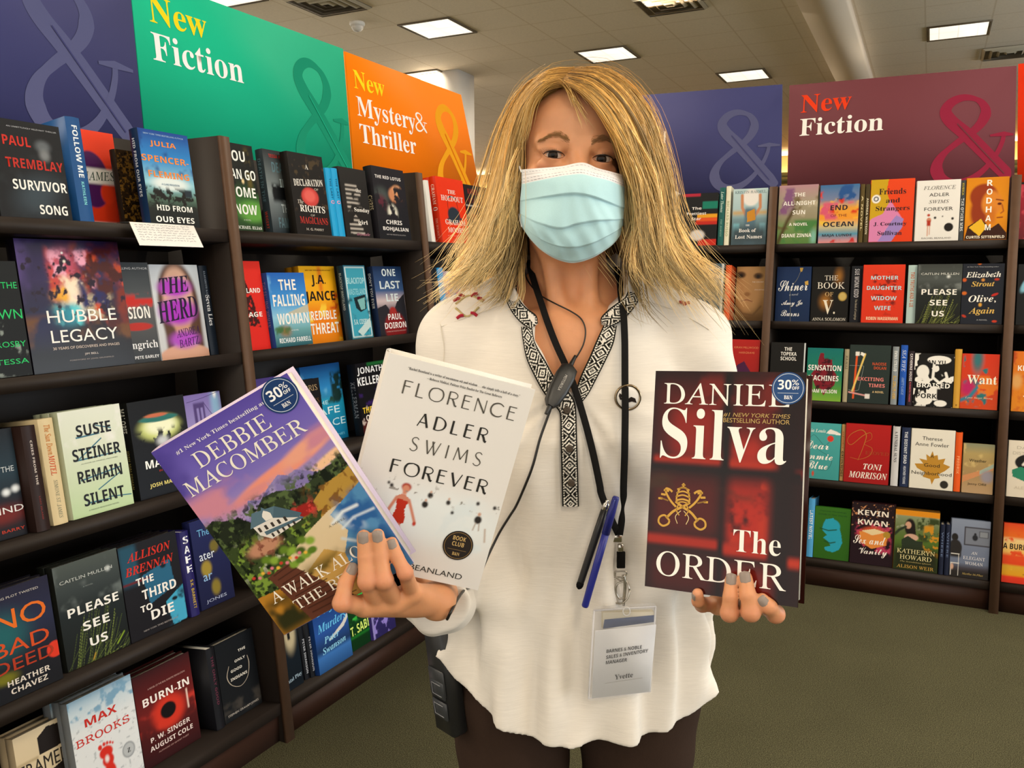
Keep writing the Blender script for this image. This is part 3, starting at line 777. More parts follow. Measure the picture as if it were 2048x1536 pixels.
SPEC = {
# ---- purple-sign bay
'survivor': dict(l='black hardcover, red author name, white title', sh='the black red-lettered hardcover', c='#17171a', n=3, q=80, ops=[g1('#1b1c20', '#15171b'), ('n', 3, '#3b4348', .5, .9, (.35, 1)), ('e', .72, .24, .10, .06, '#6d7377', .06), ('e', .73, .33, .07, .06, '#85888a', .05), ('e', .55, .75, .3, .16, '#41505a', .25, -.5)],
    tx=[('n', 'AN UNSETTLINGLY RELEVANT THRILLER', .6, .07, .7, .014, '#b9bcc0'), ('sb', 'PAUL', .36, .215, .38, .10, '#c42a1c'), ('sb', 'TREMBLAY', .57, .44, .80, .10, '#b8281c'), ('sb', 'SURVIVOR', .60, .66, .76, .105, WH), ('sb', 'SONG', .74, .905, .40, .10, WH)]),
'followme': dict(l='blue to teal paperback spine, white vertical title', so=1, c='#1d4f86', ops=[g1('#3a3d8e', '#15396b'), ('n', 3, '#1f7fa5', .4, .8)], sx=[('FOLLOW ME', .33, .50, .38, '#e9f1f4'), ('KATHLEEN', .73, .22, .2, '#7fd2d4')]),
'names88': dict(l='orange-red hardcover, purple head profile, white title strips', c='#e23a1c', ops=[g1('#ee3f1b', '#dd3716'), ('e', .42, .47, .36, .27, '#5b2068', .02), ('e', .70, .60, .14, .10, '#ee3f1b', .03), ('r', 0, .36, .95, .51, '#f0ede8'), ('r', 0, .88, .80, .99, '#f0ede8')],
    tx=[('i', 'NAMES', .55, .435, .70, .085, '#2e4a3c', .06), ('i', 'MATT RUFF', .48, .935, .60, .06, '#2f7a4b', .03)]),
'goldleaf': dict(l='dark hardcover with gold leaf pattern', c='#241a12', ops=[g1('#4a3620', '#2a1d10'), ('n', 9, '#8a6426', .5, .62), ('n', 14, '#1b120b', .52, .64)], t=.02),
'hidfrom': dict(l='blue sky hardcover with orange and white lettering', c='#122a4b', q=90, t=.03, ops=[('g', [(0, '#17469a'), (.3, '#2a86c9'), (.55, '#8ec5d2'), (.7, '#5e7f6c'), (.82, '#232a24'), (1, '#0c1418')]), ('n', 3.5, '#0f3a83', .5, .8, (0, .5)), ('e', .5, .55, .36, .07, '#dfe9e6', .15), ('n', 12, '#1c1a12', .48, .6, (.60, .80)), ('r', .78, .60, .92, .68, '#2a3844')],
    tx=[('n', 'NEW YORK TIMES BESTSELLING AUTHOR', .5, .045, .8, .016, '#a9cbe8'), ('sb', 'JULIA', .46, .145, .52, .068, '#f0893a'), ('sb', 'SPENCER-', .47, .30, .94, .068, '#f0893a'), ('sb', 'FLEMING', .5, .46, .82, .068, '#f0893a'), ('n', 'A CLARE FERGUSSON', .5, .56, .36, .02, '#3f6f8f'), ('sb', 'HID FROM', .52, .81, .72, .06, WH), ('sb', 'OUR EYES', .5, .93, .78, .062, WH)], sx=[('HID FROM OUR EYES', .4, .6, .3, '#c8cfd8')]),
'greenblk': dict(l='black hardcover with bright green thin lettering', c='#101412', ops=[g1('#121615'), ('n', 10, '#8f9a94', .62, .74, (.55, 1))], tx=[('n', 'THE', .86, .21, .22, .055, '#27c46a'), ('n', 'DOWN', .68, .46, .60, .085, '#27c46a'), ('n', 'CROSBY', .72, .72, .5, .05, '#27c46a'), ('n', 'TESSA', .75, .87, .45, .045, '#27c46a')]),
'hubble': dict(l='large nebula photo hardcover with white title', c='#14101a', gl=1, q=150, t=.03, res=4, ops=[('g', [(0, '#2d2250'), (.3, '#3c2f62'), (.55, '#33263a'), (.75, '#1f161c'), (1, '#15100f')]), ('n', 2.6, '#5a4488', .45, .75, (0, .5)),
    ('n', 3.4, '#8a2e1c', .40, .62, (.02, .70), 1, (.50, 1.3)), ('n', 6, '#c84a1c', .50, .68, (.10, .66), 1, (.55, 1.3)), ('n', 7, '#5a1a14', .52, .66, (.05, .7), 1, (.5, 1.3)),
    ('n', 4.5, '#c2412a', .46, .66, (.05, .45), 1, (.26, .66)), ('e', .42, .20, .10, .10, '#d5566a', .12), ('n', 8, '#f0a8c0', .54, .72, (.08, .50), 1, (.28, .70)), ('n', 9, '#f6e2c4', .50, .66, (.28, .56), 1, (.34, .68)), ('e', .47, .40, .09, .06, '#f6e6cc', .09),
    ('e', .33, .43, .07, .045, '#f0a020', .06), ('n', 7, '#f0b030', .52, .66, (.34, .52), 1, (.24, .42)), ('n', 5, '#28286a', .46, .60, (.30, .56), 1, (.54, .84)), ('n', 8, '#b8a888', .54, .66, (.42, .60), 1, (.5, .86)),
    ('e', .38, .58, .15, .08, '#2e9fb4', .11), ('n', 9, '#5fd0d8', .56, .68, (.50, .66), 1, (.26, .52)), ('e', .12, .62, .2, .16, '#232456', .2), ('n', 5, '#7a4a1c', .55, .8, (.58, .8)), ('n', 14, '#2a1030', .58, .68, (.1, .6)),
    ('e', .42, .10, .010, .008, '#ffffff', .008), ('e', .43, .165, .012, .010, '#fff2e2', .010), ('r', 0, .84, 1, 1, '#171110', .06)],
    tx=[('n', 'HUBBLE', .53, .585, .68, .095, WH), ('n', 'LEGACY', .53, .735, .66, .095, WH), ('n', '30 YEARS OF DISCOVERIES AND IMAGES', .53, .825, .66, .02, '#d9c6b8'), ('n', 'JIM BELL', .56, .885, .14, .02, '#cfc4bc'), ('n', 'FOREWORD BY JOHN GRUNSFELD', .56, .925, .44, .012, '#a59a94')]),
'collus': dict(l='grey skyline hardcover with red and white title', c='#3a3f45', ops=[('g', [(0, '#4b5257'), (.4, '#5e6468'), (.45, '#6e6d6d'), (1, '#444b52')]), ('r', 0, .36, 1, .42, '#c62a22'), ('n', 8, '#c62a22', .5, .6, (.32, .45)), ('e', .62, .64, .3, .04, '#b63028', .05)],
    tx=[('n', 'BESTSELLING AUTHOR', .6, .06, .75, .022, '#d5d7d8'), ('sb', 'COLLUSION', .40, .50, 1.0, .12, WH), ('b', 'Gingrich', .62, .83, .70, .10, '#e9e9ea'), ('sb', 'AND PETE EARLEY', .62, .945, .68, .03, '#e9e9ea')]),
'herd': dict(l='pale cover, long-haired woman and black brushed title', c='#c7cbd2', q=90, res=3, ops=[g1('#cfd6dd', '#c5c6c8'), ('e', .50, .42, .42, .46, '#6d4b3c', .05), ('r', .14, .5, .30, .95, '#6a4836', .05), ('r', .74, .5, .92, .92, '#6a4836', .05), ('e', .50, .36, .31, .34, '#d9ab93', .05), ('r', .36, .62, .66, .9, '#c9957b', .05), ('e', .5, 1.02, .60, .17, '#d2a088', .05), ('e', .46, .24, .34, .10, '#b13ec2', .12), ('e', .46, .50, .38, .14, '#aa35be', .12), ('e', .52, .80, .30, .09, '#b04cc4', .14)],
    tx=[('bi', 'THE', .46, .215, .60, .17, '#241432', .08), ('bi', 'HERD', .46, .475, .86, .22, '#241432', .12), ('i', 'ANDREA', .60, .72, .50, .085, '#3a1750', .12), ('i', 'BARTZ', .60, .83, .44, .085, '#3a1750', .12)]),
'seven': dict(l='dark navy spine with white serif title', so=1, c='#17202c', d=.15, ops=[g1('#10141b')], sst='b', sx=[('Seven Lies', .5, .34, .5, '#e2e4e8'), ('ELIZABETH KAY', .2, .28, .22, '#8b95a5')]),
'blind': dict(l='dark night-road hardcover with red and white letters', c='#0f1218', ops=[('g', [(0, '#151a22'), (.4, '#26404f'), (.6, '#1a2733'), (.75, '#3a1614'), (1, '#12141c')]), ('e', .80, .58, .05, .03, '#e8edf0', .04), ('e', .93, .56, .05, .03, '#e8edf0', .04), ('e', .7, .78, .3, .08, '#7a1f14', .2)], tx=[('n', 'IN THE', .80, .37, .3, .05, '#c8ced2'), ('n', 'WIND', .72, .74, .56, .06, '#e6e4e2'), ('n', 'D. L. BARRY', .70, .93, .55, .028, '#c23a22')]),
'cries': dict(l='brown-black spine with faint white lettering', so=1, c='#2c1d1a', ops=[g1('#1c1413')], sx=[('CRIES FROM THE', .35, .42, .16, '#cbbfb6'), ('LOST ISLAND', .78, .22, .12, '#7a2a22')]),
'motel': dict(l='tan motel-sign spine with orange lettering', so=1, c='#dcc89c', ops=[g1('#cdb98d')], sst='bi', sx=[('The Sun Down', .20, .28, .42, '#c2741f'), ('MOTEL', .44, .19, .40, '#cc4a1a'), ('SIMONE ST. JAMES', .76, .36, .30, '#8d8b72')]),
'remain': dict(l='pale mint hardcover, black title struck through in blue', sh='the pale mint hardcover', c='#c9d2b4', n=3, q=80, ops=[('g', [(0, '#dfe3d4'), (.35, '#d5dcc6'), (1, '#b7cf9f')]), ('n', 5, '#e6e7de', .5, .8, (0, .4))], strokes=[([(.22, .26), (.60, .25)], .022, '#3f7387'), ([(.55, .17), (.80, .22)], .016, '#3f7387'), ([(.18, .47), (.90, .46)], .020, '#3f7387'), ([(.22, .46), (.62, .30)], .018, '#3f7387'), ([(.20, .66), (.85, .61)], .020, '#3f7387'), ([(.45, .78), (.85, .66)], .016, '#3f7387'), ([(.25, .88), (.62, .89)], .022, '#3f7387'), ([(.60, .87), (.98, .90)], .016, '#3f7387')],
    tx=[('sb', 'SUSIE', .52, .20, .56, .11, '#17191c'), ('sb', 'STEINER', .52, .42, .78, .115, '#17191c'), ('n', 'AUTHOR OF MISSING, PRESUMED', .54, .51, .6, .012, '#6f7a6c'), ('sb', 'REMAIN', .52, .63, .72, .115, '#17191c'), ('sb', 'SILENT', .53, .85, .66, .115, '#17191c'), ('n', 'A MANON BRADSHAW NOVEL', .5, .95, .5, .012, '#6f7a6c')]),
'malorie': dict(l='black hardcover with a glowing green-white eye', c='#0e0f10', q=80, t=.034, ops=[g1('#0f1012', '#1a1e26'), ('e', .50, .30, .36, .13, '#c9d27e', .12), ('e', .52, .28, .26, .09, '#f0f2cf', .10), ('e', .5, .205, .34, .035, '#2f7f78', .05), ('n', 12, '#111212', .5, .6, (.32, .48)), ('e', .52, .44, .10, .05, '#c8ccd0', .08), ('e', .46, .17, .2, .02, '#c56a4a', .05)], tx=[('sb', 'MALORIE', .56, .66, .80, .085, '#f4f4f0'), ('n', 'IN A WORLD', .55, .745, .34, .022, '#b43a2a'), ('sb', 'JOSH MALERMAN', .56, .885, .76, .05, '#e2d27a')], sx=[('MALORIE', .18, .25, .5, '#d8d8d2'), ('JOSH MALERMAN', .68, .4, .3, '#8f8248')]),
'brooklyn': dict(l='lilac hardcover picturing a stone bridge tower', c='#7b6aa4', ops=[('g', [(0, '#7d6cb0'), (.5, '#9c92c8'), (1, '#5d4d86')]), ('r', .72, 0, .96, .55, '#8fb6d8', .1), ('e', .84, .02, .04, .04, '#ffffff', .04), ('r', .22, .10, .52, .42, '#5a4686', .02), ('r', .30, .16, .36, .42, '#8d80bd', .01), ('r', .41, .16, .47, .42, '#8d80bd', .01)], strokes=[([(.05, .08), (.5, .05), (1, .0)], .01, '#4a3a74'), ([(.5, .1), (.75, .28), (1, .34)], .01, '#4a3a74')], tx=[('u', 'ACCESS', .5, .55, .7, .10, '#ece8f4')]),
'nobad': dict(l='dark hardcover with large orange thin-line title', sh='the orange-titled dark hardcover', c='#16151e', n=2, q=80, res=3, ops=[('g', [(0, '#241f3c'), (.35, '#2b2f52'), (.7, '#1d1b24'), (1, '#17161a')]), ('e', .30, .42, .30, .18, '#1f6a70', .25), ('e', .25, .79, .16, .05, '#7d7a12', .10), ('e', .95, .70, .115, .075, '#d8351a', .01)], tx=[('n', 'A RIVETING PLOT TWISTED', .45, .085, .8, .02, '#c8c2bc'), ('n', 'NO', .55, .285, .72, .18, '#dd6a16'), ('n', 'BAD', .52, .53, .76, .13, '#cc4a16'), ('n', 'DEED', .52, .69, .82, .11, '#a83416'), ('sb', 'HEATHER', .55, .845, .58, .05, '#d9cfc4'), ('sb', 'CHAVEZ', .54, .92, .50, .05, '#d9cfc4')]),
'please': dict(l='grey stormy grass-field hardcover with white title', sh='the grey grass-field hardcover', c='#1b1e1b', n=2, q=90, ops=[('g', [(0, '#5a625c'), (.25, '#444d4c'), (.5, '#232b2a'), (1, '#151810')]), ('n', 4, '#6f7876', .5, .8, (0, .45)), ('e', .82, .17, .03, .02, '#d8dedc', .04), ('s', 30, '#5f7030', .0, .9, .42, 1.0, .30, .006), ('s', 16, '#8a9a44', .1, .95, .5, 1.0, .28, .005), ('l', [(.93, .84), (.80, .93)], .02, '#8fae2a', .01), ('l', [(.44, .93), (.40, .98)], .02, '#b7912a', .01)], tx=[('n', 'CAITLIN MULLEN', .48, .165, .82, .032, '#c3c7c2'), ('n', 'A NOVEL', .48, .265, .16, .012, '#8a908c'), ('sb', 'PLEASE', .52, .47, .80, .085, WH), ('sb', 'SEE', .52, .64, .42, .085, WH), ('sb', 'US', .52, .81, .28, .085, WH)]),
'third': dict(l='black and blue torn-face hardcover, red author name', sh='the black and blue torn-face hardcover', c='#161318', n=3, q=80, ops=[g1('#1c1a20', '#191419'), ('r', 0, 0, .28, .42, '#24576f', .05), ('p', [(.32, .36), (.82, .28), (.84, .40), (.86, .58), (.40, .68), (.36, .5)], '#27678a'), ('e', .70, .33, .05, .025, '#0f2430', .02), ('p', [(.66, .72), (1, .60), (1, .98), (.74, 1.0)], '#3f9fc0'), ('n', 6, '#1c4a60', .5, .7, (.58, 1), 1, (.66, 1)), ('e', .82, .72, .05, .02, '#0d1a22', .015), ('r', 0, .39, .45, .41, '#7a1c1c', .01)], tx=[('bi', 'ALLISON', .50, .135, .76, .09, '#cb2c1c'), ('bi', 'BRENNAN', .48, .275, .84, .09, '#cb2c1c'), ('sb', 'THE', .36, .41, .30, .075, '#ece8e2'), ('sb', 'THIRD', .58, .56, .60, .10, '#ece8e2'), ('sb', 'TO', .32, .70, .20, .07, '#ece8e2'), ('sb', 'DIE', .58, .80, .40, .10, '#ece8e2'), ('n', 'NEW YORK TIMES BESTSELLING', .52, .93, .6, .016, '#a49c98')]),
'safe': dict(l='indigo spine with big white stacked letters', so=1, c='#26215c', d=.15, ops=[g1('#1d1a48')], stack='SAFE', sx=[('S.K. BARNETT', .74, .34, .34, '#b59a3a')]),
'jones': dict(l='navy hardcover with gold leaves, half hidden', c='#1d2250', ops=[g1('#232a66', '#191c48'), ('e', .55, .08, .12, .06, '#8a7a30', .05), ('e', .60, .34, .13, .07, '#7d702c', .05), ('e', .30, .56, .15, .09, '#a08a34', .05), ('e', .50, .80, .13, .09, '#8c7a2c', .05)], tx=[('n', 'The', .34, .15, .34, .08, '#6fb2e0'), ('n', 'ater', .36, .42, .44, .08, '#dde4f0'), ('n', 'ar', .30, .66, .26, .07, '#8fb6e0'), ('n', 'JONES', .46, .93, .60, .045, '#a9b2cc')]),
'framed': dict(l='cream and black blocked hardcover, thin black title', sh='the cream blocked hardcover', c='#cbb795', n=2, q=80, ops=[g1('#d9c6a4', '#cdb991'), ('p', [(.42, .10), (.62, .03), (1, .06), (1, .26), (.42, .27)], '#2a211d'), ('p', [(.36, .50), (1, .40), (1, .62), (.36, .66)], '#2a211d'), ('r', 0, .27, .4, .29, '#a8926c', .02)], tx=[('n', 'FRAMED', .50, .36, .92, .135, '#2a2420')]),
'maxb': dict(l='white hardcover with a red footprint', sh='the white footprint hardcover', c='#7c8288', n=3, q=90, ops=[('g', [(0, '#8fb0c6'), (.12, '#c3d2da'), (.3, '#dcdfe0'), (1, '#d9dbdc')]), ('n', 9, '#7aa2bd', .5, .68, (0, .2)), ('n', 22, '#b5babd', .64, .75, (.25, 1)), ('e', .47, .645, .09, .055, '#c9291c', .015), ('e', .455, .57, .105, .055, '#cf2c1d', .015), ('e', .49, .75, .08, .07, '#cf2c1d', .015), ('r', .41, .60, .54, .76, '#cf2c1d', .02), ('e', .375, .505, .032, .024, '#cf2c1d', .008), ('e', .44, .492, .024, .018, '#cf2c1d', .008), ('e', .49, .494, .020, .016, '#cf2c1d', .008), ('e', .535, .503, .018, .014, '#cf2c1d', .008), ('e', .572, .517, .015, .012, '#cf2c1d', .008), ('e', .455, .63, .03, .03, '#e9dcd8', .02), ('e', .80, .655, .105, .072, '#9a9ea2', .01), ('e', .80, .655, .085, .058, '#b4b8ba', .01)], tx=[('sb', 'MAX', .46, .235, .50, .07, '#c22a20'), ('m', 'BROOKS', .46, .38, .84, .07, '#c22a20'), ('b', 'Z', .80, .66, .05, .04, '#2a2a2c'), ('m', 'DEVOLUTION', .46, .90, .92, .065, '#c22a20')]),
'burnin': dict(l='dark red hardcover with black-centred red eye disc', sh='the dark red eclipse hardcover', c='#3c1414', n=2, q=80, ops=[('g', [(0, '#4a1517'), (.45, '#7a1f1c'), (.68, '#5a1918'), (1, '#3a1012')]), ('n', 4, '#c4372a', .5, .72, (.45, .66)), ('e', .52, .52, .28, .175, '#c8321f', .10), ('e', .51, .505, .135, .085, '#170b0b', .015), ('r', .85, .38, .875, .60, '#e6c6b8', .008)], tx=[('n', 'A NOVEL OF THE REAL ROBOTIC REVOLUTION', .55, .185, .66, .018, '#c9a29a'), ('sb', 'BURN-IN', .52, .31, .82, .085, '#f0e6e0'), ('sb', 'P. W. SINGER', .50, .725, .70, .052, '#e2d2cc'), ('sb', 'AUGUST COLE', .50, .815, .76, .052, '#e2d2cc'), ('n', 'AUTHORS OF GHOST FLEET', .52, .885, .54, .016, '#b9938c')]),
'indians': dict(l='black hardcover with antler outline and small title', c='#15171b', q=70, ops=[g1('#15181d', '#1b1d20'), ('n', 4, '#4a4540', .5, .75, (.76, .95))], strokes=[([(.28, .33), (.20, .46), (.30, .58), (.52, .64), (.72, .57), (.80, .42), (.78, .31)], [.012, .022, .014, .010, .014, .022, .012], '#a89c8c')], tx=[('sb', 'THE', .66, .20, .20, .032, '#d8d2c8'), ('sb', 'ONLY', .58, .31, .28, .032, '#d8d2c8'), ('sb', 'GOOD', .46, .41, .30, .034, '#d8d2c8'), ('sb', 'INDIANS', .50, .51, .44, .036, '#d8d2c8'), ('n', 'STEPHEN GRAHAM JONES', .50, .93, .82, .035, '#b8b0a6')]),
'indians_side': dict(l='black spine-out hardcover beside the antler-outline book', so=1, c='#16161a', ops=[g1('#121316')], sx=[('THE ONLY GOOD', .4, .6, .3, '#5c2a3c')]),
# ---- green-sign bay
'yougo': dict(l='dark green hardcover, tall white thin-letter title', c='#121612', q=80, ops=[('g', [(0, '#161a16'), (.4, '#1c241c'), (.7, '#3f7a33'), (1, '#1d3a1c')]), ('r', .72, .05, .86, .5, '#6b5d1e', .06), ('e', .75, .76, .42, .12, '#5fa03e', .15), ('e', .58, .42, .035, .025, '#f2d9a0', .03), ('n', 6, '#0f140f', .5, .7, (0, .55))], tx=[('sb', 'YOU', .44, .14, .58, .12, '#f1f3ec'), ('sb', 'CAN GO', .54, .345, .88, .115, '#f1f3ec'), ('sb', 'HOME', .52, .545, .80, .115, '#f1f3ec'), ('sb', 'NOW', .56, .74, .66, .115, '#f1f3ec'), ('n', 'A NOVEL', .55, .86, .22, .018, '#c4ccb8'), ('b', 'MICHAEL ELIAS', .55, .945, .82, .035, '#e8ebe2')]),
'deathfam': dict(l='grey-blue hardcover with dark cloud and faded title', c='#2a343a', q=70, ops=[('g', [(0, '#2b3338'), (.5, '#8d9797'), (.6, '#7d8688'), (1, '#22323a')]), ('n', 5, '#17191b', .45, .55, (.40, .60), 1, (.15, .9)), ('e', .5, .50, .34, .08, '#1b1d1f', .05)], tx=[('sb', 'TESSA WEGERT', .52, .07, .7, .04, '#b0332a'), ('sb', 'DEATH', .52, .20, .58, .12, '#5f7d85'), ('sb', 'IN', .52, .38, .2, .10, '#b8ccd0'), ('sb', 'THE', .52, .68, .3, .10, '#c3d0d2'), ('sb', 'FAMILY', .52, .85, .60, .12, '#5d7880')], sx=[('DEATH IN THE', .36, .5, .4, '#48606a'), ('WEGERT', .82, .2, .36, '#9a3a2c')]),
'declar': dict(l='black hardcover with red wax seal', c='#16130f', q=90, ops=[g1('#1c1916', '#171512'), ('n', 9, '#54442a', .58, .7, (.05, .3)), ('n', 10, '#4a3a26', .60, .7, (.35, .7)), ('e', .50, .53, .245, .115, '#c8403a', .03), ('e', .49, .52, .16, .075, '#dd5f56', .05)], tx=[('b', 'A', .50, .16, .10, .06, '#d8d2c6'), ('b', 'DECLARATION', .50, .355, .84, .085, '#ece8de', .06), ('n', 'OF', .70, .43, .12, .03, '#c9c2b4'), ('i', 'The', .20, .60, .16, .05, '#d8d2c6'), ('b', 'RIGHTS', .52, .68, .72, .085, '#ece8de'), ('n', 'OF', .5, .76, .12, .025, '#c9c2b4'), ('b', 'MAGICIANS', .52, .825, .80, .085, '#b5322a'), ('n', 'H. G. PARRY', .52, .935, .5, .03, '#cfc8ba')]),
'bluea': dict(l='bright blue spine, first of two alike', so=1, c='#1b9fd6', ops=[g1('#1b8fc4')], sx=[('THE LAST', .3, .3, .3, '#0f5f8c'), ('O', .5, .05, .6, '#d9a0c0')]),
'blueb': dict(l='bright blue spine, second of two alike', so=1, c='#1b9fd6', ops=[g1('#1b8fc4')], sx=[('THE LAST', .3, .3, .3, '#0f5f8c'), ('O', .5, .05, .6, '#d9a0c0')]),
'sunday': dict(l='charcoal hardcover with slatted-blind face, lowercase title', c='#232322', q=80, ops=[g1('#2b2a28', '#242321')] + [('r', .16, .24 + .062 * k, .60 + .05 * (k % 3), .262 + .062 * k, '#cfc6ba', .02) for k in range(12)] + [('n', 5, '#242321', .5, .62, (.2, 1))], tx=[('b', 'the', .64, .31, .2, .06, '#d9d4cc'), ('b', 'Sunday', .68, .60, .58, .075, '#ece8e0'), ('b', 'girl', .66, .78, .36, .075, '#ece8e0'), ('i', 'drysdale', .62, .95, .5, .05, '#c9849a')]),
'redlotus': dict(l='dark floral hardcover, upside-down face, white title', c='#1c1a20', q=90, t=.034, ops=[g1('#26242c', '#1d2228'), ('e', .22, .42, .2, .13, '#55605c', .12), ('e', .18, .50, .16, .10, '#6a2a3c', .10), ('e', .68, .37, .24, .12, '#c9855c', .05), ('e', .72, .30, .14, .07, '#e0a070', .06), ('e', .50, .62, .15, .11, '#dcd9c8', .06), ('n', 6, '#26242c', .52, .64, (.25, .75))], tx=[('sb', 'THE RED LOTUS', .48, .14, .80, .045, '#e9e4e0'), ('sb', 'CHRIS', .50, .76, .50, .06, '#ece8e4'), ('sb', 'BOHJALIAN', .53, .86, .80, .065, '#ece8e4'), ('n', 'NEW YORK TIMES BESTSELLING AUTHOR', .52, .935, .6, .016, '#a8a4a4')], sx=[('CHRIS', .5, .2, .5, '#b5a98c')]),
'redland': dict(l='red hardcover with black feathered shape', c='#d9261a', q=70, ops=[g1('#e02a1c', '#d8231a'), ('p', [(.36, 0.06), (.58, .22), (.72, .45), (.82, .75), (.55, .72), (.30, .66), (.2, .2)], '#4a1512'), ('n', 16, '#d8261a', .55, .66, (.35, .9))], tx=[('sb', 'RUTH BORLAND', .42, .33, 1.0, .055, WH), ('sb', 'UPSTAGE', .50, .60, .78, .055, WH)]),
'falling': dict(l='sky-blue hardcover with aeroplane wing, white title', sh='the sky-blue wing hardcover', c='#2a4f9c', n=2, q=80, ops=[('g', [(0, '#1f5fb8'), (.4, '#3f93d6'), (.6, '#8cc4dd'), (.78, '#6aa3a8'), (1, '#2f6a78')]), ('n', 3, '#7fc0e6', .5, .8, (.05, .5)), ('p', [(.42, .545), (1, .44), (1, .55), (.5, .575)], '#b9b8a6'), ('e', .30, .79, .12, .06, '#b0742c', .12), ('n', 5, '#4a7a4a', .5, .75, (.72, .92), 1, (0, .6))], tx=[('sb', 'THE', .50, .165, .46, .145, WH), ('sb', 'FALLING', .50, .375, .86, .16, WH), ('sb', 'WOMAN', .54, .625, .84, .15, WH), ('n', 'A NOVEL', .55, .785, .2, .018, '#dfe9ee'), ('sb', 'RICHARD FARRELL', .53, .915, .86, .065, '#e8eef0')], sx=[('THE FALLING WOMAN', .42, .6, .5, '#7d7fae')]),
'jance': dict(l='yellow and orange hardcover, black author name', sh='the yellow and orange hardcover', c='#c98a12', n=2, q=80, ops=[('g', [(0, '#f0b416'), (.45, '#f2a81a'), (.62, '#ec7d12'), (1, '#e0820e')]), ('r', .50, 0, .60, .34, '#e07a12', .05), ('n', 4, '#c8421a', .52, .66, (.35, .85), 1, (.55, 1)), ('n', 4, '#f6c93a', .55, .7, (.5, 1))], tx=[('n', 'NEW YORK TIMES BESTSELLING AUTHOR', .52, .055, .7, .018, '#6a3a10'), ('sb', 'J.A.', .50, .19, .40, .15, '#1c1410'), ('sb', 'JANCE', .50, .405, .84, .16, '#1c1410'), ('sb', 'CREDIBLE', .46, .64, .84, .12, WH), ('sb', 'THREAT', .52, .81, .80, .14, WH)]),
'blacktop': dict(l='teal car-window hardcover with pale border', c='#1d3f54', q=70, ops=[g1('#2c7a96', '#2f7f93'), ('r', .04, .02, .96, .98, '#cfe0e2', .01), ('r', .09, .035, .92, .965, '#3a9cb4', .01), ('n', 4, '#1e5c6e', .5, .7, (.45, .97)), ('p', [(.30, .44), (.86, .40), (.84, .60), (.55, .64), (.36, .58)], '#17323c'), ('p', [(.46, .47), (.82, .44), (.78, .60), (.58, .61)], '#79b4b4'), ('p', [(.3, .9), (.95, .72), (.95, .84), (.5, .97)], '#bcd4d4')], tx=[('sb', 'BLACKTOP', .48, .21, .80, .085, '#a9dbe4'), ('sb', 'WASTELAND', .48, .36, .84, .085, '#8fcfdc'), ('sb', 'S.A. COSBY', .50, .77, .66, .07, '#c3e2e6')], sx=[('BLACKTOP WASTELAND', .35, .5, .35, '#a9c4d0')]),
'onelast': dict(l='dusk-sky hardcover with red jacket figure', c='#1d2f52', q=80, ops=[('g', [(0, '#1d3a66'), (.35, '#3f5f92'), (.5, '#c7b6b8'), (.6, '#8d8088'), (1, '#3a2426')]), ('p', [(.0, .60), (.3, .55), (.5, .7), (.7, .52), (1, .40), (1, 1), (0, 1)], '#33323a'), ('e', .55, .90, .38, .24, '#8c1f22', .05), ('e', .52, .66, .12, .07, '#a5302c', .03)], tx=[('sb', 'ONE', .53, .09, .48, .105, '#d6e2e4'), ('sb', 'LAST', .53, .27, .72, .115, '#d6e2e4'), ('sb', 'LIE', .55, .455, .42, .11, '#d6e2e4'), ('sb', 'PAUL', .56, .735, .48, .09, '#efe9e6'), ('sb', 'DOIRON', .55, .86, .76, .09, '#efe9e6'), ('n', 'A MIKE BOWDITCH MYSTERY', .55, .945, .7, .016, '#cfa9a4')], sx=[('DON\'T YOU EVER', .35, .5, .4, '#dfe6ea')]),
'purplet': dict(l='purple hardcover peeking behind the held book', c='#5b4a9a', ops=[g1('#5d4b9e', '#4a3c84')]),
'harris': dict(l='black hardcover with faint gold capitals', c='#15141a', q=70, ops=[g1('#1a191e', '#121218')], tx=[('u', 'C. S. HARRIS', .50, .13, .86, .085, '#b79a72'), ('u', 'WHO SPEAKS', .52, .32, .84, .07, '#6f5434'), ('u', 'FOR THE DAMNED', .5, .55, .7, .06, '#6f5434')]),
'safepl': dict(l='turquoise sea-cliff hardcover with thin pale title', c='#14508a', q=80, ops=[('g', [(0, '#14559c'), (.3, '#2f8fd2'), (.42, '#2c86b4'), (.46, '#1f97bc'), (1, '#0c6d9c')]), ('n', 3, '#7cc6ea', .55, .8, (.1, .4)), ('n', 5, '#1c3f3c', .42, .55, (.12, .52), 1, (.72, 1.2)), ('n', 6, '#2b5448', .5, .6, (.36, .5))], tx=[('n', 'THE', .42, .49, .34, .05, '#bfe6f0'), ('n', 'SAFE', .50, .60, .72, .095, '#d3eef4'), ('n', 'PLACE', .55, .76, .84, .095, '#c3e6f0'), ('n', 'ANNA JONES', .60, .935, .62, .04, '#6cc0de')]),
'keller': dict(l='black hardcover, big white author name, colourful lettering', c='#17171c', q=80, t=.036, ops=[g1('#15151c', '#121216'), ('r', .3, 0, 1, .05, '#1f7a3a', .02), ('n', 7, '#3a1f6a', .55, .7, (.3, .6)), ('e', .75, .45, .2, .12, '#2436b4', .12), ('r', 0, .80, 1, 1, '#5a1a16', .06), ('n', 9, '#b8a8a0', .62, .72, (.6, .95))], tx=[('sb', 'JONATHAN', .50, .115, .94, .115, '#f2f4f6'), ('sb', 'KELLERMAN', .50, .255, .98, .115, '#f2f4f6'), ('sb', 'THE MUSEUM', .48, .66, .86, .085, '#e8c43a'), ('sb', 'OF DESIRE', .46, .77, .70, .085, '#e9e2d8')], sx=[('KELLERMAN', .5, .5, .5, '#8c8c92')]),
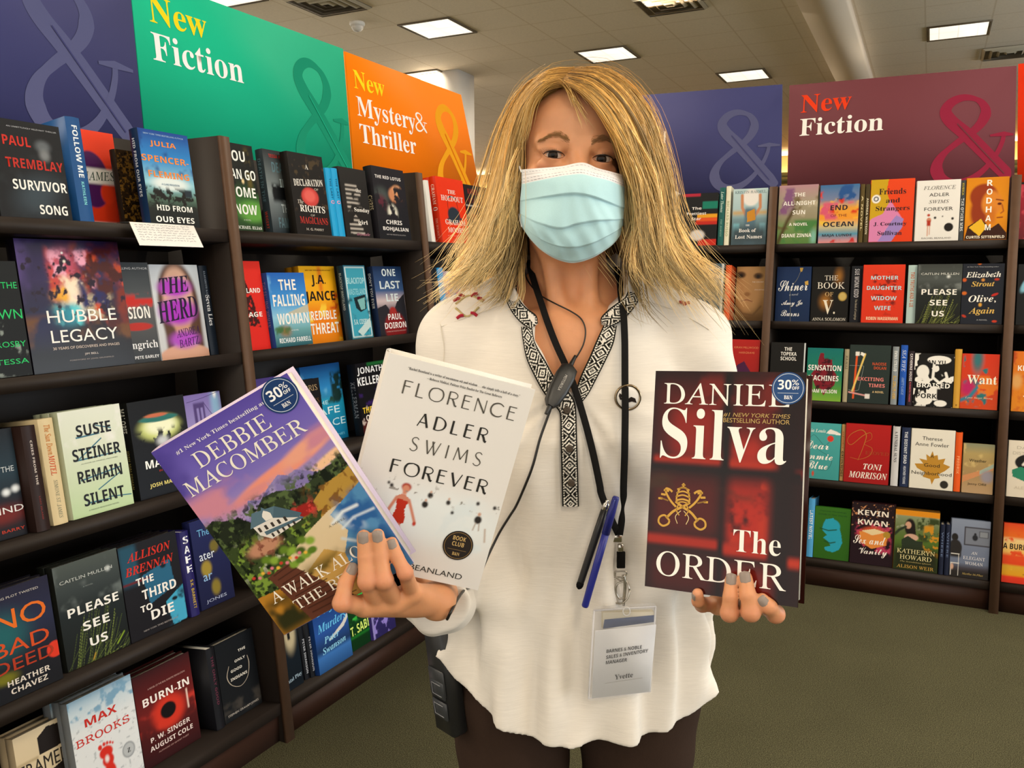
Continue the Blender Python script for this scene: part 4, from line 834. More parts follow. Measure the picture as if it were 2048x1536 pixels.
'fatal': dict(l='dark blue hardcover with pale torn shape', c='#14202c', ops=[g1('#1a2a38', '#101a24'), ('p', [(.0, 0), (.25, .3), (.12, .6), (.3, 1), (0, 1)], '#7fa8c4'), ('e', .62, .30, .28, .24, '#b9ab8a', .12), ('r', .52, .12, .64, .38, '#1a1a1c', .02)], tx=[('b', 'Fatal Play', .55, .88, .8, .06, '#9fb6c6', .1)]),
'blka': dict(l='thin black spine, first of two alike', so=1, c='#121318', ops=[g1('#101116')], sx=[('PETER SWANSON', .7, .45, .4, '#a9acb4')]),
'blkb': dict(l='thin black spine, second of two alike', so=1, c='#121318', ops=[g1('#101116')], sx=[('PETER SWANSON', .7, .45, .4, '#a9acb4')]),
'perfect': dict(l='blue night-sky hardcover with white serif title', c='#17356e', gl=1, q=80, ops=[('g', [(0, '#1b3a7c'), (.5, '#2b56a4'), (.72, '#23406f'), (.8, '#3a6fb4'), (1, '#2a5690')]), ('p', [(.38, .62), (.8, .50), (.98, .40), (1, .46), (.85, .55), (.42, .64)], '#cfd0cc')], tx=[('bi', 'Eight', .50, .06, .5, .09, '#5cb6e8'), ('bi', 'Perfect', .52, .22, .80, .115, '#66bdf0', .04), ('bi', 'Murders', .52, .41, .86, .115, '#66bdf0', .06), ('bi', 'Peter', .46, .60, .46, .085, '#8fd0f0', .04), ('bi', 'Swanson', .50, .72, .70, .085, '#8fd0f0', .06)]),
'saber': dict(l='green and black hardcover, lime author name', c='#12301c', gl=1, ops=[g1('#1a5a2c', '#123f20'), ('n', 9, '#3fc44a', .52, .66, (0, .6)), ('r', 0, .80, 1, .84, '#1f7a2c', .02)], tx=[('sb', 'T. SABER', .5, .72, .96, .13, '#d6f07a', .05)]),
'purple': dict(l='violet hardcover with curling pattern', c='#3a2f78', ops=[g1('#43388c', '#2f2866'), ('n', 8, '#8f7fd0', .55, .64), ('r', 0, 0, .08, 1, '#8f86c4', .03)]),
# ---- orange-sign bay
'holdout': dict(l='red hardcover with empty chair drawing', sh='the red chair hardcover', c='#d93212', n=3, q=90, gl=1, ops=[g1('#ec3c14', '#e63510'), ('e', .52, .57, .22, .13, '#3c4650', .03), ('r', .34, .56, .70, .68, '#3c4650', .02), ('r', .26, .62, .34, .66, '#3c4650', .02), ('r', .72, .60, .80, .64, '#3c4650', .02)], strokes=[([(.34, .34), (.32, .62)], .012, '#5a2a20'), ([(.66, .34), (.74, .62)], .012, '#5a2a20'), ([(.36, .31), (.5, .28), (.66, .31)], .03, '#3c4650')], tx=[('b', 'THE', .52, .21, .28, .06, '#f6e4d4'), ('b', 'HOLDOUT', .52, .315, .80, .085, '#f6e4d4'), ('b', 'GRAHAM', .54, .68, .74, .08, '#f6e4d4'), ('b', 'MOORE', .54, .80, .62, .08, '#f6e4d4'), ('n', 'AUTHOR OF THE LAST DAYS OF NIGHT', .5, .89, .6, .014, '#f3b09a')], sst='b', sx=[('GRAHAM', .27, .3, .5, '#f4d4c4'), ('O', .49, .055, .7, '#e8e0d8'), ('THE HOLDOUT', .78, .3, .35, '#f09a80')]),
'white1': dict(l='white hardcover spine end', so=1, c='#e6e2da', ops=[g1('#e4e0d8')]),
'darkred': dict(l='black hardcover with dark red capitals', c='#1c1214', ops=[g1('#24171a', '#1c1114'), ('r', 0, .34, .75, .36, '#b9b4b0', .01)], tx=[('sb', 'KAREN', .33, .11, .4, .09, '#8e241e'), ('sb', 'MCMANUS', .42, .26, .6, .08, '#6a1c1a'), ('sb', 'TWO', .34, .54, .34, .09, '#9a2a20'), ('sb', 'CAN KEEP', .36, .72, .56, .08, '#8e241e')]),
'darkthree': dict(l='dark navy spine with tan capitals', so=1, c='#151c24', ops=[g1('#12181e')], sx=[('CRS', .6, .2, .5, '#b39a6a')]),
'bluespine': dict(l='sky blue spine beside the blond hair', so=1, c='#2e9ad8', ops=[g1('#2688c4')]),
'floral': dict(l='pink and lilac floral hardcover behind the blond hair', c='#8c84a8', ops=[g1('#a99ab4', '#7d7fae'), ('n', 6, '#d8826a', .52, .62), ('n', 7, '#e6dfe4', .56, .66), ('n', 5, '#4a5a8c', .55, .66)]),
# ---- navy-sign bay (beyond the woman)
'white1r': dict(l='white spine just beside the blond hair', so=1, c='#ece8e0', ops=[g1('#e6e2da')]),
'pretty': dict(l='black hardcover with rainbow tape strips', c='#1c1c20', ops=[g1('#202226', '#1b1d20'), ('r', .12, 0, .56, .06, '#b3233c', .01), ('r', .62, .16, 1, .30, '#128a72', .01), ('r', .50, .40, 1, .47, '#e6a21c', .01), ('r', .48, .47, 1, .54, '#e2541c', .01), ('r', .46, .54, 1, .60, '#c2281c', .01), ('r', .55, .88, 1, 1, '#c82a1c', .01), ('e', .52, .80, .18, .10, '#d8d6d6', .05)], tx=[('sb', 'The', .48, .285, .24, .055, '#ece9e6'), ('sb', 'Prettiest', .48, .385, .48, .055, '#ece9e6'), ('sb', 'Star', .48, .485, .24, .055, '#ece9e6')]),
'teal': dict(l='dark teal spine with pale italic title', so=1, c='#1f5f5c', ops=[g1('#1c5450')], sst='bi', sx=[('Later Thomas', .25, .36, .5, '#bfdcd2'), ('THE HORSES', .7, .3, .3, '#7fb0a4')]),
'cream': dict(l='cream spine beside the dark teal one', so=1, c='#e6e4cc', ops=[g1('#dcdac2')], sx=[('RICHARD RUSSO', .55, .6, .5, '#a9b48c')]),
'lostn': dict(l='hardcover picturing hands holding an orange book', c='#6a8c94', q=80, ops=[('g', [(0, '#bcd6da'), (.4, '#a9c6cc'), (.55, '#7a9aa4'), (1, '#4f6a78')]), ('r', 0, .40, 1, .46, '#c9a15a', .05), ('e', .52, .16, .24, .15, '#ece9e6', .04), ('l', [(.26, .12), (.28, .34), (.46, .54)], .085, '#c98a62', .02), ('l', [(.78, .12), (.80, .34), (.60, .54)], .085, '#c98a62', .02), ('r', .36, .34, .68, 1, '#5f7f92', .05), ('p', [(.42, .42), (.64, .36), (.68, .56), (.44, .60)], '#c98a2a'), ('r', .04, .62, .22, .85, '#7fc0d0', .03), ('r', .80, .62, .97, .85, '#7fb4c6', .03), ('r', 0, .68, 1, 1, '#4a5c66', .12)], tx=[('u', 'KRISTIN HARMEL', .5, .06, .9, .05, '#4f6a74'), ('b', 'THE', .46, .655, .12, .03, '#e9edee'), ('b', 'Book of', .46, .745, .50, .065, '#f0f0ee'), ('b', 'Lost Names', .50, .86, .78, .065, '#f0f0ee')]),
'redhead': dict(l='slate-blue hardcover behind long blond hair', c='#33566c', ops=[g1('#44697f', '#3a5d74'), ('r', .94, 0, 1, 1, '#c9cfd0', .01)], tx=[('b', 'Redhead by', .60, .10, .62, .085, '#c3ced6'), ('b', 'the Side of', .60, .23, .66, .085, '#c3ced6'), ('b', 'the Road', .60, .36, .5, .085, '#c3ced6')]),
'orange2': dict(l='orange-red spine with faint lettering', so=1, c='#d94f1c', ops=[g1('#c9481a')], sx=[('TRAVELERS', .4, .5, .5, '#f08a5c')]),
'convert': dict(l='hardcover with a painted face close-up', c='#7d5a34', q=80, ops=[('g', [(0, '#a8814a'), (.5, '#b58a52'), (1, '#7d5a2c')]), ('e', .42, .38, .42, .44, '#c99a64', .12), ('e', .14, .15, .16, .06, '#6b4a2a', .06), ('e', .72, .17, .15, .055, '#6b4a2a', .06), ('e', .15, .16, .06, .03, '#33251c', .03), ('e', .72, .18, .06, .03, '#33251c', .03), ('e', .38, .50, .10, .04, '#a87848', .05), ('l', [(.2, .62), (.38, .60), (.56, .63)], .03, '#95553c', .02), ('r', .2, .9, 1, 1, '#7a5628', .1), ('l', [(0, .7), (.25, .85), (.6, .88), (.85, .72)], .03, '#7d5a34', .05)], tx=[('n', 'THE CONVERT', .72, .28, .38, .025, '#efe2cf'), ('n', 'STEFAN HERTMANS', .78, .42, .32, .02, '#efe2cf')]),
'hargrave': dict(l='red hardcover with purple mountain shape', c='#a3201f', ops=[g1('#b5231e', '#a01d1c'), ('p', [(.1, .75), (.35, .45), (.55, .38), (.8, .6), (1, .9), (1, 1), (.1, 1)], '#5a2452'), ('p', [(.55, 1), (.8, .65), (1, .85), (1, 1)], '#2c2c66')], tx=[('n', 'KIRAN MILLWOOD', .6, .14, .72, .035, '#e08a5c'), ('n', 'HARGRAVE', .62, .23, .46, .035, '#e08a5c')]),
# ---- maroon-sign bay
'allnight': dict(l='painterly green and pink hardcover, white title', c='#5f6a44', q=72, ops=[('g', [(0, '#b58a94'), (.3, '#a9a089'), (.55, '#9d9478'), (.7, '#7c9a5c'), (1, '#5e8a44')]), ('n', 3.2, '#c0453c', .52, .66, (0, .22), 1, (.2, 1)), ('n', 3, '#7c6a42', .5, .66, (.2, .75)), ('n', 2.4, '#c8bba2', .5, .7, (.3, .62)), ('n', 3, '#8f5f8c', .55, .72, (.05, .5), 1, (0, .4)), ('n', 3, '#4f8a48', .5, .68, (.6, 1)), ('l', [(.02, .98), (.25, .6), (.4, .42)], .08, '#5d4a26', .05), ('r', .86, .78, 1, 1, '#7fb8a8', .08)], tx=[('sb', 'THE', .53, .165, .28, .065, '#f5f2ea'), ('sb', 'ALL-NIGHT', .53, .31, .82, .072, '#f5f2ea'), ('sb', 'SUN', .53, .465, .32, .072, '#f5f2ea'), ('sb', 'A NOVEL', .53, .67, .48, .05, '#f5f2ea'), ('sb', 'DIANE ZINNA', .50, .86, .76, .06, '#f5f2ea')]),
'endocean': dict(l='fiery sunset-cloud hardcover with dark title', c='#2f5f8c', q=72, ops=[('g', [(0, '#3f74a8'), (.25, '#7a86a8'), (.4, '#e6a23a'), (.58, '#ef9a2c'), (.72, '#c9b98a'), (.85, '#4f94b0'), (1, '#d98a8a')]), ('n', 3, '#d8361c', .5, .64, (.12, .5)), ('n', 3.4, '#f0c43a', .54, .7, (.25, .7)), ('n', 3, '#2a5a9c', .52, .66, (0, .3), 1, (.4, 1)), ('n', 3, '#d85a78', .56, .7, (.3, .6)), ('n', 4, '#c42f2c', .56, .68, (.88, 1))], tx=[('n', 'THE', .5, .25, .14, .03, '#3a2a2a'), ('sb', 'END', .50, .395, .44, .085, '#2b2030'), ('n', 'OF THE', .50, .53, .42, .045, '#8a3a24'), ('sb', 'OCEAN', .50, .68, .78, .085, '#1f2030'), ('sb', 'MAJA LUNDE', .48, .875, .76, .055, '#2d2c34')]),
'goldspA': dict(l='dark gold spine, narrower of the pair', so=1, c='#5a4a22', ops=[g1('#4a3c1c')], sx=[('A NOVEL', .5, .6, .4, '#d8c89a')]),
'goldspB': dict(l='black-gold spine with pale lettering', so=1, c='#453a1e', ops=[g1('#3a301a')], sx=[('ANDREA WATSON', .55, .62, .4, '#d8cfb4')]),
'friends': dict(l='orange, mustard and pink blocked hardcover, dark serif title', c='#d9481c', q=72, ops=[g1('#e6481c', '#df3f16'), ('p', [(0, 0), (.40, 0), (.36, .2), (.48, .4), (.3, .55), (.06, .62), (0, .7)], '#c9a21c'), ('p', [(.06, .62), (.3, .55), (.46, .34), (.62, .5), (.74, .62), (.6, .7), (.34, 1), (0, 1), (0, .66)], '#d884b4'), ('p', [(.5, .68), (.62, .58), (.78, .64), (.76, .78), (.62, .9), (.52, 1), (.2, 1), (.36, .84)], '#9c84c8'), ('e', .13, .31, .10, .068, '#f0ede6', .01), ('e', .13, .31, .06, .04, '#2a3a5c', .01), ('e', .13, .31, .035, .024, '#e8e6e0', .01)], tx=[('b', 'Friends', .50, .195, .62, .095, '#2a1c20'), ('b', 'and', .52, .34, .32, .075, '#2a1c20'), ('b', 'Strangers', .52, .475, .78, .095, '#2a1c20'), ('b', 'J. Courtney', .48, .72, .76, .075, '#2a1c30'), ('b', 'Sullivan', .48, .86, .56, .07, '#2a1c30')]),
'florence2': dict(l='white hardcover with small red swimmer', c='#dcd9d2', q=72, ops=[g1('#eceae6', '#e6e4e0'), ('e', .30, .575, .035, .022, '#b8442c', .01), ('e', .31, .66, .055, .045, '#c8856a', .01), ('r', .265, .66, .355, .755, '#b03420', .015), ('r', .275, .75, .30, .92, '#cf9a80', .01), ('r', .325, .75, .345, .90, '#cf9a80', .01), ('e', .45, .62, .03, .02, '#3a3634', .01), ('e', .62, .60, .015, .012, '#4a4644', .01), ('e', .85, .64, .03, .022, '#3a3634', .01), ('e', .77, .78, .105, .07, '#26211e', .01)], tx=[('i', 'FLORENCE', .52, .125, .74, .062, '#5d5a56'), ('n', 'ADLER', .52, .24, .46, .055, '#3a3836'), ('i', 'SWIMS', .52, .355, .46, .058, '#5d5a56'), ('n', 'FOREVER', .52, .475, .66, .058, '#3a3836'), ('n', 'RACHEL BEANLAND', .50, .955, .68, .028, '#6a6664')]),
'othermrs': dict(l='charcoal spine with white capitals', so=1, c='#3c4146', ops=[g1('#34383c')], sx=[('THE OTHER MRS.', .58, .56, .55, '#d9dcdc'), ('KUBICA', .15, .2, .4, '#b8a83a')]),
'rodham': dict(l='amber cover with a tinted woman in profile', c='#b9670e', q=90, ops=[('g', [(0, '#d8860f'), (.6, '#e0900f'), (1, '#c9780c')]), ('e', .42, .30, .33, .20, '#9c3a12', .04), ('e', .34, .55, .22, .26, '#9a3812', .06), ('e', .62, .42, .24, .20, '#d9852a', .05), ('r', .50, .50, .72, .74, '#c9701c', .06), ('l', [(.72, .36), (.88, .38)], .03, '#7a2c10', .015), ('e', .80, .43, .05, .02, '#6a240e', .015), ('l', [(.86, .45), (.90, .55), (.84, .58)], .03, '#a8501a', .015), ('l', [(.76, .65), (.88, .645)], .03, '#8c2f14', .012), ('p', [(0, 1), (.08, .78), (.38, .66), (.62, .82), (.8, .74), (1, .9), (1, 1)], '#45200f'), ('p', [(.10, .80), (.38, .66), (.52, .8), (.36, .94)], '#e6b428')], tx=[('sb', c_, .55, .09 + .142 * k, .135, .095, '#faf6ec') for k, c_ in enumerate('RODHAM')] + [('sb', 'CURTIS SITTENFELD', .50, .955, .90, .042, '#faf0dc')]),
'shiner': dict(l='navy hardcover with white handwritten title', c='#17305c', q=60, ops=[g1('#1c3a6e', '#18335f')], strokes=[([(.70, .06), (.60, .22), (.42, .42), (.44, .75), (.46, 1.0)], .008, '#8a8a70')], polys=[([(.66, .02), (.76, .02), (.73, .09), (.68, .09)], '#c9a24a'), ([(.82, .27), (.92, .25), (.93, .33), (.84, .33)], '#c9a24a')], tx=[('bs', 'Shiner', .48, .34, .86, .19, '#f2f3f4', .03), ('i', 'a novel', .52, .50, .26, .04, '#c3cad6', .05), ('bs', 'Amy Jo', .48, .665, .62, .12, '#f2f3f4', .03), ('bs', 'Burns', .44, .84, .54, .11, '#f2f3f4')]),
'bookv': dict(l='black hardcover with gold wisps, white serif title', c='#16140f', q=64, ops=[g1('#1b1916', '#171511'), ('n', 3, '#8a5a1e', .6, .8, (.05, .4), 1, (.55, 1)), ('e', .72, .16, .10, .12, '#a8702a', .10), ('e', .38, .62, .14, .12, '#a8702a', .12), ('e', .84, .53, .115, .08, '#b99a4a', .015), ('e', .84, .53, .09, .062, '#cdb46a', .015)], tx=[('u', 'THE', .52, .20, .36, .085, '#efe9dc'), ('u', 'BOOK', .52, .335, .74, .115, '#efe9dc'), ('u', 'OF', .48, .49, .22, .075, '#d6b47c'), ('b', 'V.', .49, .72, .34, .25, '#efe6d2'), ('u', 'ANNA SOLOMON', .50, .935, .90, .055, '#efe9dc')]),
'longings': dict(l='black-navy spine with white name lettering', so=1, c='#1a1d26', ops=[g1('#15171e')], sx=[('SUE MONK KIDD', .30, .50, .42, '#dfe0e4'), ('The Book of Longings', .76, .36, .26, '#b8b09a')]),
'mother': dict(l='bright red hardcover with pale blue stacked capitals', c='#c32a16', q=64, ops=[g1('#df3a1c', '#d83316'), ('n', 12, '#8c1f14', .60, .70, (.15, .85), .5, (.25, .8))], tx=[('sb', 'MOTHER', .52, .225, .66, .065, '#b9dce4'), ('sb', 'DAUGHTER', .52, .40, .84, .07, '#b9dce4'), ('sb', 'WIDOW', .52, .575, .62, .07, '#b9dce4'), ('sb', 'WIFE', .50, .745, .40, .07, '#b9dce4'), ('sb', 'ROBIN WASSERMAN', .50, .925, .76, .055, '#f6d9b4')]),
'twotruth': dict(l='pale blue to orange seascape spine', so=1, c='#b8d2d0', ops=[g1('#9fbcbc')], sx=[('TWO TRUTHS AND A LIE', .42, .6, .42, '#c2683c')]),
'please2': dict(l='grey stormy grass hardcover with white title', c='#1b1e1b', q=64, ops=[('g', [(0, '#4a4f4c'), (.25, '#5d6462'), (.5, '#2a302e'), (1, '#171a12')]), ('n', 4, '#7f8684', .5, .8, (0, .45)), ('e', .70, .21, .03, .02, '#e8ecea', .04), ('s', 30, '#6a7434', .0, .9, .42, 1.0, .30, .008), ('s', 16, '#98a050', .1, .95, .5, 1.0, .28, .007)], tx=[('n', 'CAITLIN MULLEN', .50, .165, .86, .038, '#d0d3ce'), ('sb', 'PLEASE', .50, .47, .80, .095, WH), ('sb', 'SEE', .50, .65, .40, .095, WH), ('sb', 'US', .50, .835, .28, .095, WH)]),
'olive': dict(l='dark slate hardcover scattered with autumn leaves', c='#1d2230', q=72, ops=[g1('#262c3a', '#222836'), ('e', .05, .27, .05, .03, '#c9571c', .02), ('e', .50, .27, .04, .025, '#d08a3c', .02), ('e', .83, .26, .06, .02, '#b8341c', .02), ('e', .06, .49, .06, .03, '#c9641c', .02), ('e', .80, .51, .09, .02, '#b8281c', .015, -.4), ('e', .46, .68, .04, .03, '#d9a03a', .02), ('e', .08, .87, .06, .02, '#b8341c', .02, .5), ('e', .82, .95, .06, .02, '#c2381c', .02), ('e', .40, -.01, .05, .03, '#c9641c', .02)], tx=[('n', '#1 New York Times bestselling author', .48, .055, .76, .018, '#b9bcc4'), ('bi', 'Elizabeth', .50, .185, .84, .10, '#f2efe8', .02), ('bi', 'Strout', .50, .335, .56, .085, '#d9b45c', .02), ('bi', 'Olive,', .50, .585, .66, .13, '#f2efe8', .02), ('bi', 'Again', .50, .79, .62, .13, '#d9b45c', .02), ('n', 'A NOVEL', .52, .93, .26, .02, '#b9bcc4')]),
'topeka': dict(l='black hardcover with small white stacked title', c='#1a1917', ops=[g1('#201f1d', '#1b1a18'), ('r', .965, 0, 1, 1, '#dfe6ea', .004)], tx=[('sb', 'THE', .50, .115, .22, .062, '#f0eeea'), ('sb', 'TOPEKA', .52, .20, .46, .065, '#f0eeea'), ('sb', 'SCHOOL', .52, .285, .46, .065, '#f0eeea')]),
'sensation': dict(l='teal to green hardcover with crimson figure', c='#177a6a', q=64, ops=[('g', [(0, '#12807c'), (.5, '#1f8a6a'), (.8, '#5aa03c'), (1, '#7fb03a')]), ('p', [(.36, .10), (.46, .10), (.48, .2), (.7, .22), (.74, .4), (.85, .5), (.8, .7), (.62, .78), (.5, .9), (.42, .78), (.25, .72), (.12, .5), (.3, .35), (.32, .2)], '#8c1a2c'), ('n', 7, '#4a0f1c', .52, .62, (.2, .8), 1, (.25, .75))], tx=[('sb', 'SENSATION', .50, .375, .94, .105, '#f4f2ee'), ('sb', 'MACHINES', .48, .57, .86, .10, '#f4f2ee'), ('i', 'a novel', .52, .70, .34, .06, '#1a1214'), ('sb', 'ADAM WILSON', .46, .815, .84, .07, '#f4f2ee')]),
'creamsp': dict(l='thin weathered cream and olive spine', so=1, c='#a89e80', ops=[g1('#8c8468')], sx=[('KAWAI', .25, .25, .5, '#6a6450')]),
'exciting': dict(l='dark green hardcover with drawn toothbrushes', c='#2a3836', q=80, ops=[g1('#33433f', '#2e3d3a'), ('l', [(.13, .92), (.18, .14)], .045, '#e2561c', .008), ('l', [(.10, .80), (.38, .16)], .045, '#e8c86a', .008), ('r', .14, .12, .24, .19, '#ece8e0', .01), ('p', [(.28, .12), (.38, .15), (.34, .2), (.26, .17)], '#f0ede6'), ('l', [(0, .82), (.44, .87)], .04, '#d89a98', .008), ('r', .42, .84, .54, .92, '#e6e0dc', .01)], strokes=[([(0, .36), (.3, .36), (.36, .37)], .006, '#aeb8b2'), ([(.36, .37), (.26, .78)], .006, '#aeb8b2'), ([(0, .78), (.14, .80), (.26, .78)], .006, '#aeb8b2')], tx=[('sb', 'NAOISE', .74, .32, .34, .05, '#c2502c'), ('sb', 'DOLAN', .76, .39, .30, .05, '#c2502c'), ('sb', 'EXCITING', .54, .585, .64, .062, '#e0827c'), ('sb', 'TIMES', .70, .69, .40, .062, '#e0827c'), ('sb', 'A NOVEL', .74, .80, .28, .035, '#dcc08a')]),
'greysp': dict(l='grey spine with a yellow wedge', so=1, c='#8a9298', ops=[g1('#d9a01c')], sx=[('EMMA STRAUB', .25, .35, .5, '#eef0f0'), ('ALL ADULTS HERE', .7, .4, .5, '#e6b41c')]),
'seawife': dict(l='tall cobalt blue spine with white title', so=1, c='#1f56b8', ops=[g1('#1a4aa0')], sst='i', sx=[('SEA WIFE', .26, .36, .55, '#e6f0fa'), ('AMITY GAIGE', .68, .3, .4, '#a9c8ec')]),
'catherine': dict(l='dark plum spine with white small capitals', so=1, c='#2a2028', ops=[g1('#241b22')], sx=[('CATHERINE HOUSE', .3, .5, .45, '#e6dfe2'), ('ELISABETH THOMAS', .75, .36, .3, '#c05a6a')]),
'braised': dict(l='black and white floral paper-cut cover', c='#181614', q=100, ops=[g1('#191715'), ('n', 3.1, '#f0eee8', .52, .545), ('e', .22, .35, .16, .13, '#f0eee8', .015), ('e', .62, .12, .30, .08, '#f0eee8', .015), ('e', .28, .86, .22, .11, '#f0eee8', .015), ('e', .70, .93, .16, .06, '#f0eee8', .015), ('l', [(.5, .2), (.48, .45), (.65, .55), (.84, .45), (.80, .36)], .07, '#f0eee8', .01), ('r', .60, .66, .98, .86, '#1c1512', .02)], tx=[('sb', 'AN YU', .55, .165, .46, .075, '#1a1816'), ('sb', 'BRAISED', .50, .60, .84, .09, '#f4f2ec'), ('sb', 'PORK', .34, .80, .52, .09, '#1a1816')]),
'ochre': dict(l='plain ochre yellow spine', so=1, c='#cf9c3a', ops=[g1('#c08f32')], strokes=[], sx=[('o', .95, .03, .2, '#5a4014')]),
'want': dict(l='abstract red, teal and magenta cover, white title', c='#b82f1c', q=72, ops=[g1('#cf3418', '#c9441a'), ('n', 2.6, '#2f7f86', .54, .62, (.05, .95), 1, (.05, .7)), ('e', .42, .10, .14, .22, '#3d7f86', .10), ('e', .20, .62, .20, .14, '#b81f62', .12), ('l', [(.0, .85), (.25, .78), (.45, .6), (.55, .5)], .10, '#1f86a0', .05), ('n', 3, '#e0741c', .58, .68, (.4, .95))], tx=[('b', 'Want', .56, .465, .80, .16, '#f4ecd9'), ('i', 'Lynn Steger Strong', .50, .80, .74, .04, '#ecd2ac')]),
'emmie': dict(l='turquoise cover with white script and red balloon', c='#3a9c9c', q=72, ops=[g1('#4cacac', '#3f9e9e'), ('p', [(.62, .18), (.72, .10), (.90, .14), (1, .17), (1, .2)], '#f0ede6'), ('e', .74, .27, .085, .055, '#d93a26', .01), ('e', .33, .91, .03, .045, '#c9452c', .015)], strokes=[([(.72, .33), (.6, .40), (.45, .30), (.3, .22), (.2, .34), (.5, .5), (.8, .62), (.7, .82), (.45, .84)], .008, '#27625f')], tx=[('bi', 'Lia Louis', .38, .14, .46, .06, '#e6eeea'), ('bs', 'Dear', .40, .395, .62, .15, '#f6f4ee'), ('bs', 'Emmie', .42, .585, .80, .14, '#f6f4ee'), ('bs', 'Blue', .42, .755, .56, .14, '#f6f4ee')]),
'vanish': dict(l='tan spine with black and orange lettering', so=1, c='#c9a46a', ops=[g1('#b8945c')], sx=[('GREENRIDGE', .7, .45, .55, '#221a14'), ('CLEVERLY', .28, .3, .4, '#c2501c')]),
'beloved': dict(l='deep red cover with gold flourish initial', sh='the deep red gold-initial cover', c='#9c1414', n=2, q=64, ops=[g1('#b31a18', '#a31414')], strokes=[([(.30, .62), (.42, .35), (.46, .18), (.34, .10), (.12, .18), (.04, .3), (.14, .36), (.38, .2), (.55, .14), (.58, .24), (.42, .33), (.60, .40), (.56, .52), (.34, .60), (.12, .58)], [.008, .022, .008, .016, .006, .012, .006], '#b5702c')], tx=[('u', 'ELOVED', .72, .48, .52, .055, '#9c4a20'), ('bi', 'TONI', .64, .715, .42, .10, '#f0e6da'), ('bi', 'MORRISON', .54, .865, .86, .11, '#f0e6da')]),
'suns': dict(l='pale grey spine with dark serif title', so=1, c='#c9c9cc', ops=[g1('#b8b8bc')], sst='b', sx=[('A FUNERAL SUNS', .34, .52, .42, '#4a4a50')]),
'ddead': dict(l='navy spine with white condensed title', so=1, c='#1f2c4c', ops=[g1('#1a2540')], sx=[('THE DISTANT DEAD', .34, .54, .36, '#dde2ea'), ('HEATHER YOUNG', .80, .3, .3, '#c3cad6')]),
'neighbor': dict(l='white cover with a brown maple leaf', c='#d9d5c8', q=90, ops=[g1('#e6e2d6', '#dfdbce'), ('e', .80, .905, .095, .065, '#3a3630', .01)], polys=[([(.50, .36), (.54, .44), (.62, .42), (.64, .5), (.80, .47), (.76, .56), (.92, .60), (.80, .68), (.66, .74), (.70, .80), (.58, .82), (.52, .92), (.48, .83), (.30, .80), (.36, .73), (.16, .66), (.10, .59), (.30, .58), (.20, .5), (.38, .52), (.36, .42), (.45, .46)], '#b8862c')], tx=[('n', 'Therese', .48, .155, .46, .062, '#4a4844'), ('n', 'Anne Fowler', .48, .255, .78, .062, '#4a4844'), ('n', 'A', .50, .45, .08, .05, '#221c14'), ('n', 'Good', .50, .60, .36, .06, '#221c14'), ('n', 'Neighborhood', .50, .745, .92, .075, '#221c14')]),
'orange4': dict(l='bright orange spine with small dark emblem', so=1, c='#e0581a', ops=[g1('#cc4e16')], sx=[('FREDRIK', .55, .3, .4, '#f3a06a')]),
'weather': dict(l='small tan landscape cover with dark title', c='#8c7c54', q=60, ops=[('g', [(0, '#8f9478'), (.2, '#b09a62'), (.6, '#a88a5c'), (1, '#b39470')]), ('n', 3, '#c9b074', .5, .7, (0, .6)), ('p', [(0, .66), (.5, .55), (1, .38), (1, .5), (.4, .68), (0, .8)], '#c98a5c'), ('p', [(.55, .54), (1, .38), (1, .46), (.55, .62)], '#9fb0a0'), ('e', .8, .65, .2, .12, '#9a94a0', .1)], tx=[('n', 'Weather', .48, .34, .56, .06, '#2a2418'), ('n', 'Jenny Offill', .48, .82, .60, .06, '#2a2418')]),
'lightblue': dict(l='light blue thick spine with white title', so=1, c='#4f9fd6', ops=[g1('#3f86b8')], sx=[('LATEST NOVEL', .45, .5, .5, '#eef4f8')]),
'greenface': dict(l='green cover with bright blue face shape', c='#2f6a1c', q=64, ops=[g1('#3c7a1e', '#34701a'), ('e', .48, .36, .24, .14, '#27a0bc', .02), ('p', [(.22, .40), (.30, .24), (.52, .20), (.68, .34), (.76, .50), (.80, .66), (.72, .80), (.55, .86), (.34, .84), (.30, .78), (.48, .74), (.40, .66), (.26, .60), (.36, .54), (.24, .46)], '#27a0bc'), ('l', [(.16, .42), (.4, .45), (.62, .42)], .03, '#245a28', .015), ('l', [(.3, .66), (.46, .69), (.6, .66)], .03, '#245a28', .015)], tx=[('n', 'Ottessa Moshfegh', .5, .08, .76, .03, '#1d4a1c'), ('n', 'Death in Her Hands', .5, .14, .8, .03, '#1d4a1c')]),
'vanity': dict(l='plum cover with burning orange chest, white script', sh='the plum script-titled cover', c='#2c1418', n=2, q=80, ops=[g1('#2a141a', '#2c1420'), ('n', 7, '#b83a5c', .5, .64, (.32, .8), 1, (.1, .95)), ('e', .52, .54, .34, .16, '#c9502c', .08), ('p', [(.2, .48), (.6, .42), (.86, .48), (.84, .66), (.5, .74), (.22, .64)], '#e08a3c'), ('p', [(.24, .46), (.55, .41), (.82, .45), (.5, .52)], '#e6cfa0'), ('e', .84, .49, .085, .055, '#b08a2c', .01), ('n', 20, '#c98a5c', .66, .74, (0, .4))], tx=[('sb', 'KEVIN', .50, .16, .72, .085, '#f0e6d9'), ('sb', 'KWAN', .50, .315, .70, .085, '#f0e6d9'), ('bs', 'Sex and', .44, .60, .76, .14, '#f6efe6', .03), ('bs', 'Vanity', .54, .80, .66, .15, '#f6efe6', .04)]),
